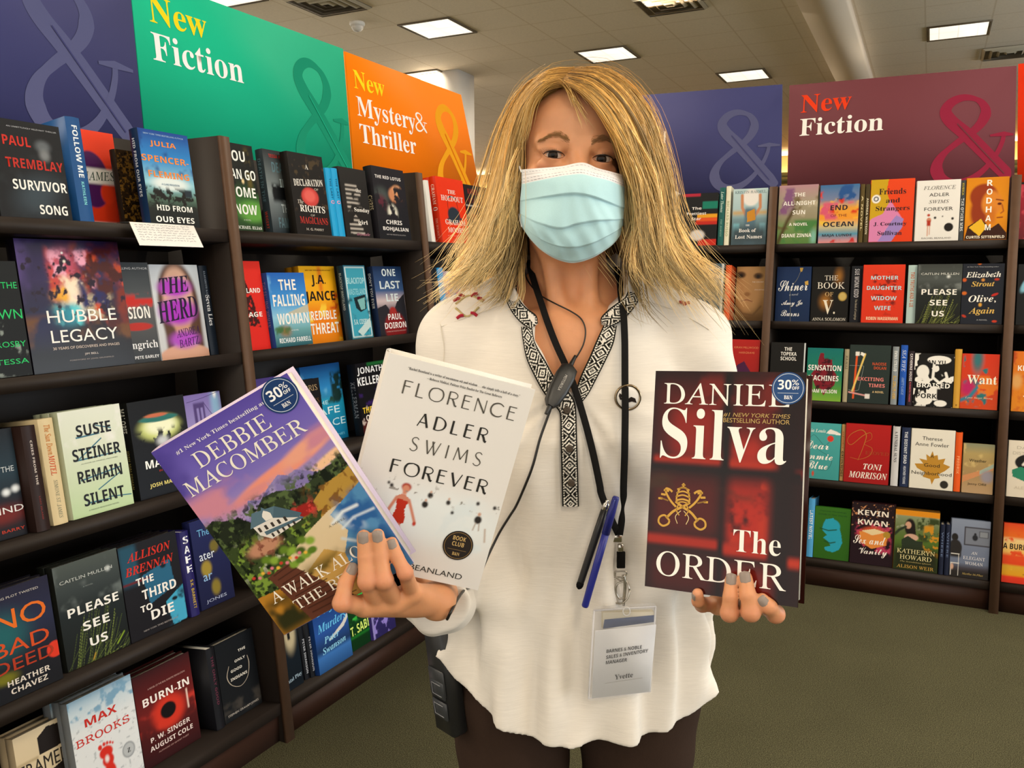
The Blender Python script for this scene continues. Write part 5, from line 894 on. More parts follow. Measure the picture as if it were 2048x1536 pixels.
'katheryn': dict(l='garden-portrait cover of a long-haired woman, gold scrolls', sh='the garden-portrait cover', c='#6a4a1c', n=3, q=90, ops=[('g', [(0, '#d98a12'), (.085, '#d98a12'), (.10, '#8f9a74'), (.3, '#6f7f4a'), (.5, '#5a7a2c'), (1, '#33431a')]), ('n', 5, '#c3bfae', .5, .7, (.1, .3), 1, (0, .6)), ('n', 7, '#3f4f22', .5, .65, (.1, .5), 1, (.5, 1)), ('e', .34, .28, .12, .14, '#241a14', .02), ('p', [(.30, .2), (.44, .22), (.5, .45), (.38, .5), (.3, .4)], '#241a14'), ('e', .30, .25, .07, .06, '#c99a80', .015), ('e', .38, .45, .16, .06, '#c9a08a', .02), ('p', [(.16, .5), (.3, .43), (.5, .5), (.64, .5), (.7, .8), (.2, .85)], '#33402c'), ('l', [(.0, .42), (.1, .34), (.24, .28)], .06, '#33402c', .015), ('n', 10, '#c98a1c', .54, .62, (.22, .75), 1, (.66, 1)), ('r', 0, .64, 1, 1, '#2c3316', .1)], tx=[('u', 'KATHERYN', .50, .685, .86, .075, '#e6d9a0'), ('u', 'HOWARD', .50, .785, .72, .075, '#e6d9a0'), ('i', 'The Scandalous Queen', .5, .86, .7, .03, '#b9a86a'), ('u', 'ALISON WEIR', .50, .94, .84, .055, '#c9a04a')]),
'darkspA': dict(l='dark navy spine, first of two alike', so=1, c='#1b2136', ops=[g1('#161b2c')], sx=[('WHERE', .4, .5, .4, '#5a6a8c')]),
'darkspB': dict(l='dark navy spine, second of two alike', so=1, c='#1b2136', ops=[g1('#161b2c')], sx=[('WHERE', .4, .5, .4, '#5a6a8c')]),
'elegant': dict(l='grey-blue cover, woman seated facing a framed picture', c='#4f5a70', q=90, ops=[('g', [(0, '#8792a8'), (.75, '#6f7a94'), (.84, '#4f4a54'), (.9, '#35302f'), (1, '#2f2b2a')]), ('r', .34, .12, 1.0, .44, '#4a4750', .01), ('r', .37, .14, 1.0, .42, '#7d8494', .01), ('e', .62, .30, .07, .05, '#2f3038', .02), ('e', .62, .24, .03, .022, '#2f3038', .01), ('r', .72, .18, .96, .29, '#5a5c68', .008), ('r', .74, .19, .94, .28, '#8c929c', .008), ('e', .10, .32, .085, .065, '#2c2826', .015), ('e', .12, .50, .17, .14, '#34302f', .02), ('r', .0, .46, .28, .66, '#34302f', .03), ('r', .02, .60, .24, .615, '#d9d6d2', .005), ('r', .02, .76, .24, .775, '#d9d6d2', .005), ('r', .215, .6, .23, .98, '#d9d6d2', .004), ('r', .02, .76, .035, .98, '#d9d6d2', .004), ('e', .06, .83, .04, .05, '#c9a08a', .02)], tx=[('u', 'AN', .62, .565, .16, .05, '#e4e4e8'), ('u', 'ELEGANT', .62, .655, .56, .055, '#e4e4e8'), ('u', 'WOMAN', .62, .745, .46, .055, '#e4e4e8'), ('i', 'Martha McPhee', .60, .93, .54, .035, '#b9a05c')]),
# ---- red-sign bay
'sliver1': dict(l='crimson and pink hardcover cut off by picture edge', c='#a81f3a', ops=[g1('#b8233c', '#7a2a34'), ('n', 3, '#d94a5c', .5, .7)]),
'sliver2': dict(l='black hardcover with pale blue brush stroke', c='#1c1d20', ops=[g1('#202226', '#1a1b1e'), ('e', .22, .32, .10, .16, '#7fb8d0', .03, .5)]),
'orange3': dict(l='orange swirled hardcover, white capitals', c='#c9701c', ops=[('g', [(0, '#d9701c'), (1, '#d9861c')]), ('n', 3, '#b8451c', .5, .7), ('e', .1, .5, .12, .12, '#d9a05c', .06)], tx=[('sb', 'KNOCK', .42, .28, .62, .09, '#f6f2ea'), ('sb', 'THREE', .52, .78, .5, .09, '#f6f2ea')]),
'cream4': dict(l='cream hardcover, dark-haired head with green scarf', c='#d8cfc0', ops=[g1('#dfd6c6', '#d8cebc'), ('e', .56, .38, .40, .16, '#201d1c', .02), ('p', [(.10, .52), (.28, .46), (.7, .52), (1, .5), (1, .95), (.7, .86), (.5, .74), (.12, .64)], '#2c8c6c'), ('l', [(.35, .42), (.45, .32), (.55, .30)], .06, '#e6e0d6', .02)], tx=[('n', 'DAYS OF', .52, .12, .66, .055, '#b8b0a2'), ('n', 'DISTRACTION', .55, .22, .9, .055, '#b8b0a2'), ('n', 'ALEXANDRA', .55, .83, .76, .05, '#c3b8a6'), ('n', 'CHANG', .6, .92, .4, .05, '#c3b8a6')]),
'burning': dict(l='orange-red flame-banded cover with black title', c='#b8381c', ops=[('g', [(0, '#d8441c'), (.22, '#e06a1c'), (.28, '#e8c98a'), (.48, '#e6b45c'), (.55, '#dd4a1c'), (.68, '#d8421c'), (.72, '#d0a02c'), (.86, '#d99a1c'), (.9, '#d8361c'), (1, '#c9301c')]), ('n', 5, '#e0501c', .52, .62, (.18, .3)), ('n', 6, '#dd4a1c', .52, .62, (.45, .6)), ('n', 5, '#e6c43a', .55, .62, (.7, .9))], tx=[('sb', 'A BURNING', .42, .385, .84, .095, '#1c1410'), ('i', 'Megha Majumdar', .72, .84, .5, .03, '#2c1c10')]),
}
# where each book stands: wall, shelf, position along the wall, width, height, set-back from the front edge (metres)
PLACE = {
    'survivor': ('L', 1, -1.2255, 0.1650, 0.2087, 0.0120),
    'followme': ('L', 1, -1.3484, 0.0361, 0.2379, 0.0120),
    'names88': ('L', 1, -1.5114, 0.1386, 0.2650, 0.1700),
    'goldleaf': ('L', 1, -1.5563, 0.0688, 0.2055, 0.1000),
    'hidfrom': ('L', 1, -1.6017, 0.1567, 0.2403, 0.0120),
    'yougo': ('L', 1, -1.8755, 0.1300, 0.2520, 0.0350),
    'deathfam': ('L', 1, -2.0672, 0.1364, 0.2566, 0.0500),
    'declar': ('L', 1, -2.1429, 0.1635, 0.2497, 0.0120),
    'bluea': ('L', 1, -2.2527, 0.0291, 0.2189, 0.0120),
    'blueb': ('L', 1, -2.2835, 0.0297, 0.2214, 0.0120),
    'sunday': ('L', 1, -2.3852, 0.1463, 0.2328, 0.0200),
    'redlotus': ('L', 1, -2.5831, 0.1959, 0.2535, 0.0120),
    'holdout': ('L', 1, -3.0065, 0.2113, 0.2577, 0.0120),
    'darkred': ('L', 1, -3.2230, 0.2136, 0.2459, 0.0120),
    'greenblk': ('L', 2, -1.0864, 0.1600, 0.2436, 0.0120),
    'hubble': ('L', 2, -1.3295, 0.2634, 0.3003, 0.0532),
    'collus': ('L', 2, -1.4941, 0.1549, 0.2558, 0.0880),
    'herd': ('L', 2, -1.6515, 0.1600, 0.2505, 0.0847),
    'seven': ('L', 2, -1.7485, 0.0286, 0.2480, 0.0779),
    'redland': ('L', 2, -1.8975, 0.1650, 0.2643, 0.0900),
    'falling': ('L', 2, -2.0677, 0.1671, 0.2275, 0.0722),
    'jance': ('L', 2, -2.2948, 0.1829, 0.2580, 0.1350),
    'blacktop': ('L', 2, -2.4334, 0.1205, 0.2548, 0.0860),
    'onelast': ('L', 2, -2.6387, 0.1795, 0.2535, 0.0928),
    'darkthree': ('L', 2, -2.9365, 0.0514, 0.2463, 0.0781),
    'bluespine': ('L', 2, -2.9899, 0.0373, 0.2487, 0.0778),
    'floral': ('L', 2, -3.1484, 0.2470, 0.2370, 0.1000),
    'blind': ('L', 3, -1.0454, 0.1600, 0.2313, 0.0382),
    'cries': ('L', 3, -1.1485, 0.0312, 0.2302, 0.0136),
    'motel': ('L', 3, -1.2049, 0.0348, 0.2387, 0.0363),
    'remain': ('L', 3, -1.3191, 0.1628, 0.2465, 0.0425),
    'malorie': ('L', 3, -1.5133, 0.1746, 0.2435, 0.0487),
    'brooklyn': ('L', 3, -1.6843, 0.1267, 0.2371, 0.0711),
    'purplet': ('L', 3, -2.0294, 0.1595, 0.2506, 0.1350),
    'harris': ('L', 3, -2.1080, 0.1925, 0.2270, 0.1000),
    'safepl': ('L', 3, -2.2958, 0.2055, 0.2658, 0.1650),
    'keller': ('L', 3, -2.5128, 0.2209, 0.2522, 0.1000),
    'nobad': ('L', 4, -1.0713, 0.1630, 0.2338, 0.0247),
    'please': ('L', 4, -1.2595, 0.1656, 0.2388, 0.0419),
    'third': ('L', 4, -1.4328, 0.1727, 0.2343, 0.0432),
    'safe': ('L', 4, -1.5410, 0.0270, 0.2250, 0.0350),
    'jones': ('L', 4, -1.6316, 0.1190, 0.2387, 0.0500),
    'framed': ('L', 5, -1.1285, 0.1260, 0.2297, 0.0850),
    'maxb': ('L', 5, -1.2562, 0.1690, 0.2640, 0.0450),
    'burnin': ('L', 5, -1.4544, 0.1778, 0.2367, 0.0757),
    'indians': ('L', 5, -1.6872, 0.1405, 0.2231, 0.0617),
    'fatal': ('L', 5, -1.8580, 0.0880, 0.2360, 0.0309),
    'blka': ('L', 5, -1.9268, 0.0214, 0.2360, 0.0341),
    'blkb': ('L', 5, -1.9486, 0.0263, 0.2360, 0.0272),
    'perfect': ('L', 5, -2.0350, 0.1623, 0.2360, 0.0120),
    'saber': ('L', 5, -2.2000, 0.1300, 0.2360, 0.0272),
    'purple': ('L', 5, -2.3016, 0.1281, 0.2360, 0.0171),
    'pretty': ('R', 1, 0.9754, 0.1844, 0.2398, 0.0120),
    'teal': ('R', 1, 0.8652, 0.0256, 0.2612, 0.0120),
    'cream': ('R', 1, 0.8382, 0.0210, 0.2662, 0.0120),
    'lostn': ('R', 1, 0.7404, 0.1508, 0.2504, 0.0120),
    'redhead': ('R', 2, 0.9289, 0.1784, 0.2549, 0.0120),
    'orange2': ('R', 2, 0.8196, 0.0254, 0.2472, 0.0120),
    'convert': ('R', 2, 0.7326, 0.1337, 0.2516, 0.1000),
    'hargrave': ('R', 3, 0.7368, 0.1465, 0.2538, 0.0120),
    'allnight': ('R', 1, 0.5349, 0.1632, 0.2557, 0.0120),
    'endocean': ('R', 1, 0.3662, 0.1567, 0.2490, 0.0120),
    'goldspA': ('R', 1, 0.2750, 0.0163, 0.2464, 0.0120),
    'goldspB': ('R', 1, 0.2544, 0.0182, 0.2454, 0.0120),
    'friends': ('R', 1, 0.1595, 0.1665, 0.2614, 0.0120),
    'florence2': ('R', 1, -0.0130, 0.1597, 0.2480, 0.0120),
    'othermrs': ('R', 1, -0.1020, 0.0186, 0.2430, 0.0120),
    'rodham': ('R', 1, -0.1885, 0.1490, 0.2496, 0.0120),
    'shiner': ('R', 2, 0.5435, 0.1450, 0.2447, 0.0698),
    'bookv': ('R', 2, 0.3910, 0.1530, 0.2453, 0.0812),
    'longings': ('R', 2, 0.2840, 0.0448, 0.2462, 0.0762),
    'mother': ('R', 2, 0.1757, 0.1603, 0.2445, 0.0305),
    'twotruth': ('R', 2, 0.0662, 0.0344, 0.2412, 0.0283),
    'please2': ('R', 2, -0.0342, 0.1608, 0.2420, 0.0120),
    'olive': ('R', 2, -0.1900, 0.1460, 0.2421, 0.0120),
    'topeka': ('R', 3, 0.5429, 0.1448, 0.2458, 0.0120),
    'sensation': ('R', 3, 0.3894, 0.1420, 0.2263, 0.0120),
    'creamsp': ('R', 3, 0.3025, 0.0185, 0.2247, 0.0120),
    'exciting': ('R', 3, 0.2118, 0.1574, 0.2444, 0.0120),
    'greysp': ('R', 3, 0.1132, 0.0233, 0.2411, 0.0120),
    'seawife': ('R', 3, 0.0819, 0.0250, 0.2483, 0.0120),
    'catherine': ('R', 3, 0.0537, 0.0211, 0.2243, 0.0120),
    'braised': ('R', 3, -0.0317, 0.1447, 0.2170, 0.0120),
    'ochre': ('R', 3, -0.1186, 0.0237, 0.2380, 0.0120),
    'want': ('R', 3, -0.1975, 0.1310, 0.2210, 0.0120),
    'emmie': ('R', 4, 0.3880, 0.1562, 0.2403, 0.0163),
    'vanish': ('R', 4, 0.3006, 0.0146, 0.2399, 0.0257),
    'beloved': ('R', 4, 0.2028, 0.1729, 0.2469, 0.0120),
    'suns': ('R', 4, 0.0945, 0.0271, 0.2461, 0.0120),
    'ddead': ('R', 4, 0.0577, 0.0324, 0.2443, 0.0120),
    'neighbor': ('R', 4, -0.0425, 0.1591, 0.2433, 0.0120),
    'orange4': ('R', 4, -0.1364, 0.0236, 0.2382, 0.0120),
    'weather': ('R', 4, -0.2085, 0.1090, 0.1979, 0.0120),
    'lightblue': ('R', 5, 0.4120, 0.0253, 0.2513, 0.0289),
    'greenface': ('R', 5, 0.3259, 0.1431, 0.2209, 0.0361),
    'vanity': ('R', 5, 0.1673, 0.1648, 0.2574, 0.0281),
    'katheryn': ('R', 5, -0.0010, 0.1637, 0.2455, 0.0178),
    'darkspA': ('R', 5, -0.0953, 0.0167, 0.2029, 0.0120),
    'darkspB': ('R', 5, -0.1152, 0.0166, 0.2051, 0.0120),
    'elegant': ('R', 5, -0.1948, 0.1370, 0.2321, 0.0152),
    'sliver1': ('R', 1, -0.3834, 0.1458, 0.2348, 0.1000),
    'sliver2': ('R', 2, -0.3836, 0.1461, 0.2382, 0.0120),
    'orange3': ('R', 3, -0.3837, 0.1465, 0.2363, 0.0120),
    'cream4': ('R', 4, -0.3847, 0.1484, 0.2210, 0.0143),
    'burning': ('R', 5, -0.3852, 0.1495, 0.2342, 0.0291),
    'white1r': ('R', 1, 1.1040, 0.0546, 0.2551, 0.0120),
    'white1': ('L', 1, -2.8400, 0.0266, 0.2350, 0.0120),
    'indians_side': ('L', 5, -1.5980, 0.0286, 0.2250, 0.0550),
}
for key, (w_, sh_, s_, wd_, h_, of_) in PLACE.items():
    book(key, w_, sh_, s_, wd_, h_, of_, SPEC[key])
# finger joints (tip, two knuckles, root) and the poses of the three held books, in metres
HAND_R = {'middle': [(-0.1521, 0.8501, 1.067), (-0.1505, 0.8491, 1.0457), (-0.1487, 0.844, 1.0217), (-0.1434, 0.8722, 0.9888)], 'ring': [(-0.1376, 0.8505, 1.0682), (-0.1354, 0.8496, 1.0464), (-0.1313, 0.8446, 1.0224), (-0.1261, 0.877, 0.9879)], 'pinky': [(-0.124, 0.8531, 1.0597), (-0.1189, 0.8515, 1.0447), (-0.1105, 0.8486, 1.0291), (-0.1081, 0.8808, 0.9961)], 'index': [(-0.1653, 0.8538, 1.0313), (-0.1714, 0.8475, 1.0185), (-0.1743, 0.8394, 1.0009), (-0.1571, 0.8679, 0.9863)], 'thumb': [(-0.135, 0.962, 1.025), (-0.1275, 0.962, 0.9981), (-0.1008, 0.945, 0.9713)], 'wrist': (-0.0855, 0.925, 0.9683)}
HAND_L = {'ring': [(0.2253, 0.8552, 1.0171), (0.223, 0.8486, 1.0017), (0.2225, 0.8491, 0.9836), (0.2403, 0.904, 0.9702)], 'middle': [(0.2378, 0.8489, 1.0211), (0.2387, 0.8405, 1.006), (0.2416, 0.8391, 0.9883), (0.2542, 0.8966, 0.9731)], 'index': [(0.2525, 0.8385, 1.0017), (0.2594, 0.8364, 0.9951), (0.2689, 0.8458, 0.9837), (0.2724, 0.896, 0.9752)], 'pinky': [(0.1946, 0.8729, 0.9954), (0.1964, 0.8788, 0.985), (0.2059, 0.9009, 0.9723), (0.227, 0.9167, 0.9663)], 'thumb': [(0.2849, 0.8838, 1.0314), (0.284, 0.8852, 1.0155), (0.2823, 0.9081, 0.9894)], 'wrist': (0.2712, 0.9448, 0.9924)}
HELD_MAC = [[0.86755, -0.03873, -0.49585, -0.17255], [-0.02427, 0.99248, -0.11999, 0.86642], [0.49676, 0.11613, 0.86008, 0.99403], [0.0, 0.0, 0.0, 1.0]]
HELD_FLO = [[0.95538, -0.11076, 0.27383, -0.11602], [0.12653, 0.99113, -0.04056, 0.9139], [-0.26691, 0.0734, 0.96092, 1.00282], [0.0, 0.0, 0.0, 1.0]]
HELD_ORD = [[0.86814, 0.49131, 0.07028, 0.21429], [-0.4947, 0.84519, 0.20232, 0.86613], [0.04, -0.21041, 0.9768, 0.99501], [0.0, 0.0, 0.0, 1.0]]
# ---------------------------------------------------------------- implicit surfaces: smooth unions on a grid, then one closed mesh
class Field:
    def __init__(s, xs, ys, zs):
        s.ax = [np.asarray(a, np.float32) for a in (xs, ys, zs)]
        s.D = np.full([len(a) for a in s.ax], 9.0, np.float32)
    def _reg(s, lo, hi, pad):
        return tuple(slice(max(0, np.searchsorted(a, l - pad) - 1), np.searchsorted(a, h + pad) + 1) for a, l, h in zip(s.ax, lo, hi))
    def op(s, f, lo, hi, k=0.01, mode='add', pad=0.03):
        r = s._reg(lo, hi, pad + 2 * k)
        X, Y, Z = np.meshgrid(*[a[q] for a, q in zip(s.ax, r)], indexing='ij')
        if X.size == 0: return
        a = s.D[r]; b = None if mode == 'raw' else f(X, Y, Z)
        k = max(k, 1e-5)
        if mode == 'add':
            h = np.clip(.5 + .5 * (a - b) / k, 0, 1); s.D[r] = a * (1 - h) + b * h - k * h * (1 - h)
        elif mode == 'cut':
            b = -b; h = np.clip(.5 - .5 * (a - b) / k, 0, 1); s.D[r] = a * (1 - h) + b * h + k * h * (1 - h)
        elif mode == 'raw':
            s.D[r] = f(X, Y, Z, a)
    def ell(s, c, r, k=0.01, mode='add', R=None):
        c = np.asarray(c, float); r = np.asarray(r, float)
        m = max(r) if R is not None else None
        lo, hi = (c - (m or r), c + (m or r))
        def f(X, Y, Z):
            x, y, z = X - c[0], Y - c[1], Z - c[2]
            if R is not None:
                x, y, z = (R[0][0] * x + R[1][0] * y + R[2][0] * z, R[0][1] * x + R[1][1] * y + R[2][1] * z, R[0][2] * x + R[1][2] * y + R[2][2] * z)
            k0 = np.sqrt((x / r[0]) ** 2 + (y / r[1]) ** 2 + (z / r[2]) ** 2)
            k1 = np.sqrt((x / r[0] ** 2) ** 2 + (y / r[1] ** 2) ** 2 + (z / r[2] ** 2) ** 2) + 1e-6
            return k0 * (k0 - 1) / k1
        s.op(f, lo, hi, k, mode)
    def cap(s, a, b, ra, rb, k=0.01, mode='add'):
        a = np.asarray(a, float); b = np.asarray(b, float); d = b - a; L = d @ d + 1e-12; m = max(ra, rb)
        def f(X, Y, Z):
            t = np.clip(((X - a[0]) * d[0] + (Y - a[1]) * d[1] + (Z - a[2]) * d[2]) / L, 0, 1)
            return np.sqrt((X - a[0] - t * d[0]) ** 2 + (Y - a[1] - t * d[1]) ** 2 + (Z - a[2] - t * d[2]) ** 2) - (ra + (rb - ra) * t)
        s.op(f, np.minimum(a, b) - m, np.maximum(a, b) + m, k, mode)
    def chain(s, pts, rad, k=0.004):
        for i in range(len(pts) - 1): s.cap(pts[i], pts[i + 1], rad[i], rad[i + 1], k)
    def mesh(s, relax=1):
        """surface nets"""
        D = s.D; ins = D < 0
        n = np.zeros(np.array(D.shape) - 1, np.int8)
        cs = [(i, j, k) for i in (0, 1) for j in (0, 1) for k in (0, 1)]
        sl = lambda o, m: slice(o, m - 1 + o)
        for c in cs: n += ins[sl(c[0], D.shape[0]), sl(c[1], D.shape[1]), sl(c[2], D.shape[2])]
        act = (n > 0) & (n < 8)
        I = np.stack(np.nonzero(act), -1)
        vid = np.full(act.shape, -1, np.int32); vid[act] = np.arange(len(I))
        cor = np.stack([D[I[:, 0] + c[0], I[:, 1] + c[1], I[:, 2] + c[2]] for c in cs], 0)
        pos = np.stack([np.stack([s.ax[q][I[:, q] + c[q]] for q in range(3)], -1) for c in cs], 0)
        acc = np.zeros((len(I), 3)); cnt = np.zeros(len(I))
        for p in range(8):
            for q in range(p + 1, 8):
                if sum(abs(a - b) for a, b in zip(cs[p], cs[q])) != 1: continue
                a, b = cor[p], cor[q]; m = (a < 0) != (b < 0)
                t = np.where(m, a / (a - b + 1e-20), 0)
                acc += np.where(m[:, None], pos[p] + (pos[q] - pos[p]) * t[:, None], 0); cnt += m
        V = acc / cnt[:, None]
        F = []
        for ax in range(3):
            o1, o2 = [i for i in range(3) if i != ax]
            lo = [slice(None)] * 3; hi = [slice(None)] * 3
            lo[ax] = slice(0, -1); hi[ax] = slice(1, None)
            for o in (o1, o2): lo[o] = slice(1, -1); hi[o] = slice(1, -1)
            A, B = ins[tuple(lo)], ins[tuple(hi)]
            E = np.stack(np.nonzero(A != B), -1)
            fl = A[tuple(E.T)]
            base = E.copy(); base[:, o1] += 1; base[:, o2] += 1
            def g(d1, d2):
                q = base.copy(); q[:, o1] -= d1; q[:, o2] -= d2
                return vid[q[:, 0], q[:, 1], q[:, 2]]
            quad = np.stack([g(1, 1), g(0, 1), g(0, 0), g(1, 0)], -1)
            flip = ~fl if ax != 1 else fl
            quad[flip] = quad[flip][:, ::-1]
            F.append(quad)
        F = np.concatenate(F)
        F = F[(F >= 0).all(1)]
        for _ in range(relax):
            e = np.concatenate([F[:, [0, 1]], F[:, [1, 2]], F[:, [2, 3]], F[:, [3, 0]]])
            w = np.bincount(e.ravel(), minlength=len(V)).astype(float)
            sm = np.stack([np.bincount(e[:, 0], V[e[:, 1], q], len(V)) + np.bincount(e[:, 1], V[e[:, 0], q], len(V)) for q in range(3)], -1) / np.maximum(w, 1)[:, None]
            V = V * .45 + sm * .55
        return V, F

def steps(*seg):
    """axis samples: (start, step), (start, step) ... (end,)"""
    out = []
    for (a, st), nx in zip(seg[:-1], seg[1:]):
        out.append(np.arange(a, nx[0] - st * .25, st))
    return np.concatenate(out)

# ---------------------------------------------------------------- the woman: head frame
HE = np.array([0.0855, 1.103, 1.4775])                       # between the eyes
_r, _y = math.radians(4.2), math.radians(5.0)
RH = np.array(Matrix.Rotation(_r, 3, 'Y') @ Matrix.Rotation(_y, 3, 'Z'))
def hd(x, y, z): return HE + RH @ np.array([x, y, z])
EYES = [hd(-.0312, .0125, 0), hd(.0312, .0125, 0)]

def build_skin():
    xs = steps((-.21, .002), (.005, .0015), (.165, .002), (.345,))
    ys = steps((.815, .002), (.98, .004), (1.06, .0015), (1.165, .004), (1.42,))
    zs = steps((.02, .008), (.62, .006), (.93, .002), (1.12, .004), (1.36, .0015), (1.535, .003), (1.62,))
    f = Field(xs, ys, zs)
    # trunk and legs (inside the clothes)
    f.ell((.085, 1.215, 1.13), (.145, .088, .17), .03)
    for sx in (-1, 1):
        cx = .085 + sx * .068
        f.ell((cx, 1.145, 1.105), (.056, .05, .055), .03)
        f.cap((.085 + sx * .04, 1.215, 1.275), (.085 + sx * .165, 1.205, 1.235), .038, .045, .03)
        f.cap((.085 + sx * .022, 1.225, 1.315), (.085 + sx * .125, 1.22, 1.262), .028, .03, .03)
        f.cap((.085 + sx * .018, 1.15, 1.262), (.085 + sx * .13, 1.175, 1.272), .0075, .008, .012)     # collar bone
        f.cap((.085 + sx * .085, 1.21, .75), (.085 + sx * .075, 1.205, .42), .066, .050, .02)
        f.cap((.085 + sx * .075, 1.205, .42), (.085 + sx * .072, 1.215, .08), .052, .034, .01)
    f.ell((.085, 1.16, 1.22), (.10, .045, .07), .03)
    f.ell((.085, 1.215, .95), (.13, .09, .2), .03)
    f.ell((.085, 1.215, .80), (.165, .105, .12), .03)
    # neck
    f.cap(hd(0, .088, -.06), (.085, 1.222, 1.27), .050, .055, .02)
    f.cap(hd(-.03, .06, -.085), (.066, 1.152, 1.262), .012, .010, .016)
    f.cap(hd(.03, .06, -.085), (.104, 1.152, 1.262), .012, .010, .016)
    # head
    f.ell(hd(0, .094, .030), (.073, .094, .082), .02, R=RH)
    f.ell(hd(0, .062, -.035), (.062, .066, .082), .02, R=RH)
    f.ell(hd(0, .052, -.085), (.046, .052, .042), .02, R=RH)
    f.ell(hd(0, .014, -.108), (.020, .016, .017), .015, R=RH)
    f.ell(hd(0, .046, .045), (.060, .052, .052), .02, R=RH)
    for sx in (-1, 1):
        f.ell(hd(sx * .041, .031, -.030), (.022, .019, .019), .014, R=RH)
        f.ell(hd(sx * .073, .092, -.012), (.008, .018, .030), .006, R=RH)
        f.cap(hd(sx * .046, .016, .0165), hd(sx * .014, .0035, .0135), .0085, .0085, .012)
    # eye sockets, lids, opening
    for sx in (-1, 1):
        f.ell(hd(sx * .031, -.006, .000), (.0185, .016, .0115), .008, 'cut', R=RH)
    f.cap(hd(0, .006, .010), hd(.0005, -.018, -.034), .0085, .0115, .012)
    f.ell(hd(.0005, -.020, -.038), (.0125, .0125, .011), .006, R=RH)
    for sx in (-1, 1):
        f.ell(hd(sx * .0125, -.007, -.040), (.0085, .011, .008), .005, R=RH)
    f.cap(hd(-.018, .004, -.070), hd(.018, .004, -.070), .007, .007, .008)
    for sx in (-1, 1):
        f.ell(hd(sx * .0312, .0125, 0), (.0142, .0142, .0142), .004)
        f.cap(hd(sx * .046, .014, -.0125), hd(sx * .018, .004, -.0145), .0052, .0050, .007)          # smiling lower lid
        f.cap(hd(sx * .047, .012, .0065), hd(sx * .020, .0025, .0095), .0042, .0040, .006)           # upper lid fold
        f.ell(hd(sx * .0312, -.004, -.0008), (.0128, .013, .0041), .0015, 'cut', R=RH)
    # arms
    f.cap((-.085, 1.205, 1.232), (-.105, 1.15, .91), .044, .036, .02)
    f.cap((-.105, 1.15, .91), HAND_R['wrist'], .036, .0215, .012)
    wl = np.array([.288, .978, .992])
    f.cap((.258, 1.205, 1.232), (.300, 1.175, .94), .044, .036, .02)
    f.cap((.300, 1.175, .94), wl, .036, .0215, .012)
    # hands: palm from the finger roots to the wrist, five separate fingers
    for H, w in ((HAND_R, np.array(HAND_R['wrist'])), (HAND_L, wl)):
        rt = {n: np.array(H[n][3]) for n in ('index', 'middle', 'ring', 'pinky')}
        for n, r in rt.items():
            f.cap(r, r * .35 + w * .65, .0115, .0135, .010)
        f.cap(rt['index'], rt['middle'], .010, .010, .006); f.cap(rt['middle'], rt['ring'], .010, .010, .006); f.cap(rt['ring'], rt['pinky'], .010, .0095, .006)
        for n in rt:
            sc = {'index': .97, 'middle': 1.0, 'ring': .96, 'pinky': .84}[n]
            P = [np.array(p) for p in H[n]]
            f.chain(P, [.0072 * sc, .0080 * sc, .0091 * sc, .0108 * sc], .0025)
            f.ell(P[2], np.array([.0096, .0096, .0096]) * sc, .003)                                     # knuckle
        T = [np.array(p) for p in H['thumb']]
        f.chain(T + [w * .6 + T[2] * .4], [.0090, .0100, .0115, .016], .004)
    V, F = f.mesh(1)
    # colour: warm skin, redder at knuckles, nose, ears and cheeks
    base = lin('#d19369'); C = np.tile(base, (len(V), 1))
    def blend(c, r, col, a):
        d = np.linalg.norm(V - np.asarray(c), axis=1); m = (a * (1 - smooth(r * .3, r, d)))[:, None]
        C[:] = C * (1 - m) + lin(col) * m
    for H in (HAND_R, HAND_L):
        for n in ('index', 'middle', 'ring', 'pinky'):
            blend(H[n][2], .016, '#b8705a', .55); blend(H[n][1], .011, '#bd7860', .45); blend(H[n][0], .010, '#d0937a', .4)
    for sx in (-1, 1):
        blend(hd(sx * .045, .0, -.028), .026, '#c27a60', .5)
        blend(EYES[(sx + 1) // 2], .022, '#b0704f', .35)
    blend(hd(0, .0, .045), .045, '#cf9c78', .5)
    n1 = fbm(V[:, 0] * 90, V[:, 2] * 90 + V[:, 1] * 60, 3)
    C *= (0.94 + .12 * n1)[:, None]
    return V, F, C
person = empty('person', (0.085, 1.21, 0.0))
tag(person, 'blond woman in a blue face mask and white embroidered blouse, holding up three books', 'person')
PI_ = Matrix.Translation((-0.085, -1.21, 0.0))
V, F, C = build_skin()
body = link('body', mesh_from('body', V, [F], None, C, True), person, PI_); body.data.materials.append(M_SKIN)
BVH_BODY = BVHTree.FromPolygons(V.tolist(), F.tolist())

# eyes
for e in EYES:
    mb = MB()
    a = np.linspace(0, np.pi, 40); b = np.linspace(0, 2 * np.pi, 40)
    A, B = np.meshgrid(a, b, indexing='ij')
    d = np.stack([np.sin(A) * np.cos(B), -np.cos(A), np.sin(A) * np.sin(B)], -1)
    g = (np.array([0, 0, CH + .0]) - e); g = g / np.linalg.norm(g)      # looking at the phone
    fy = -g; fx = np.cross(fy, (0, 0, 1)); fx /= np.linalg.norm(fx); fz = np.cross(fx, fy)
    P = e + 0.0127 * (d[..., :1] * fx + d[..., 1:2] * fy + d[..., 2:] * fz)
    ang = A * .0127
    col = np.where((ang < .0025)[..., None], lin('#0c0a09'), np.where((ang < .0060)[..., None], lin('#2c2119'), np.where((ang < .0067)[..., None], lin('#17110e'), lin('#b5a294'))))
    mb.grid(P, col.reshape(-1, 3))
    o = mb.build('eye', M_EYE, person, True, PI_)
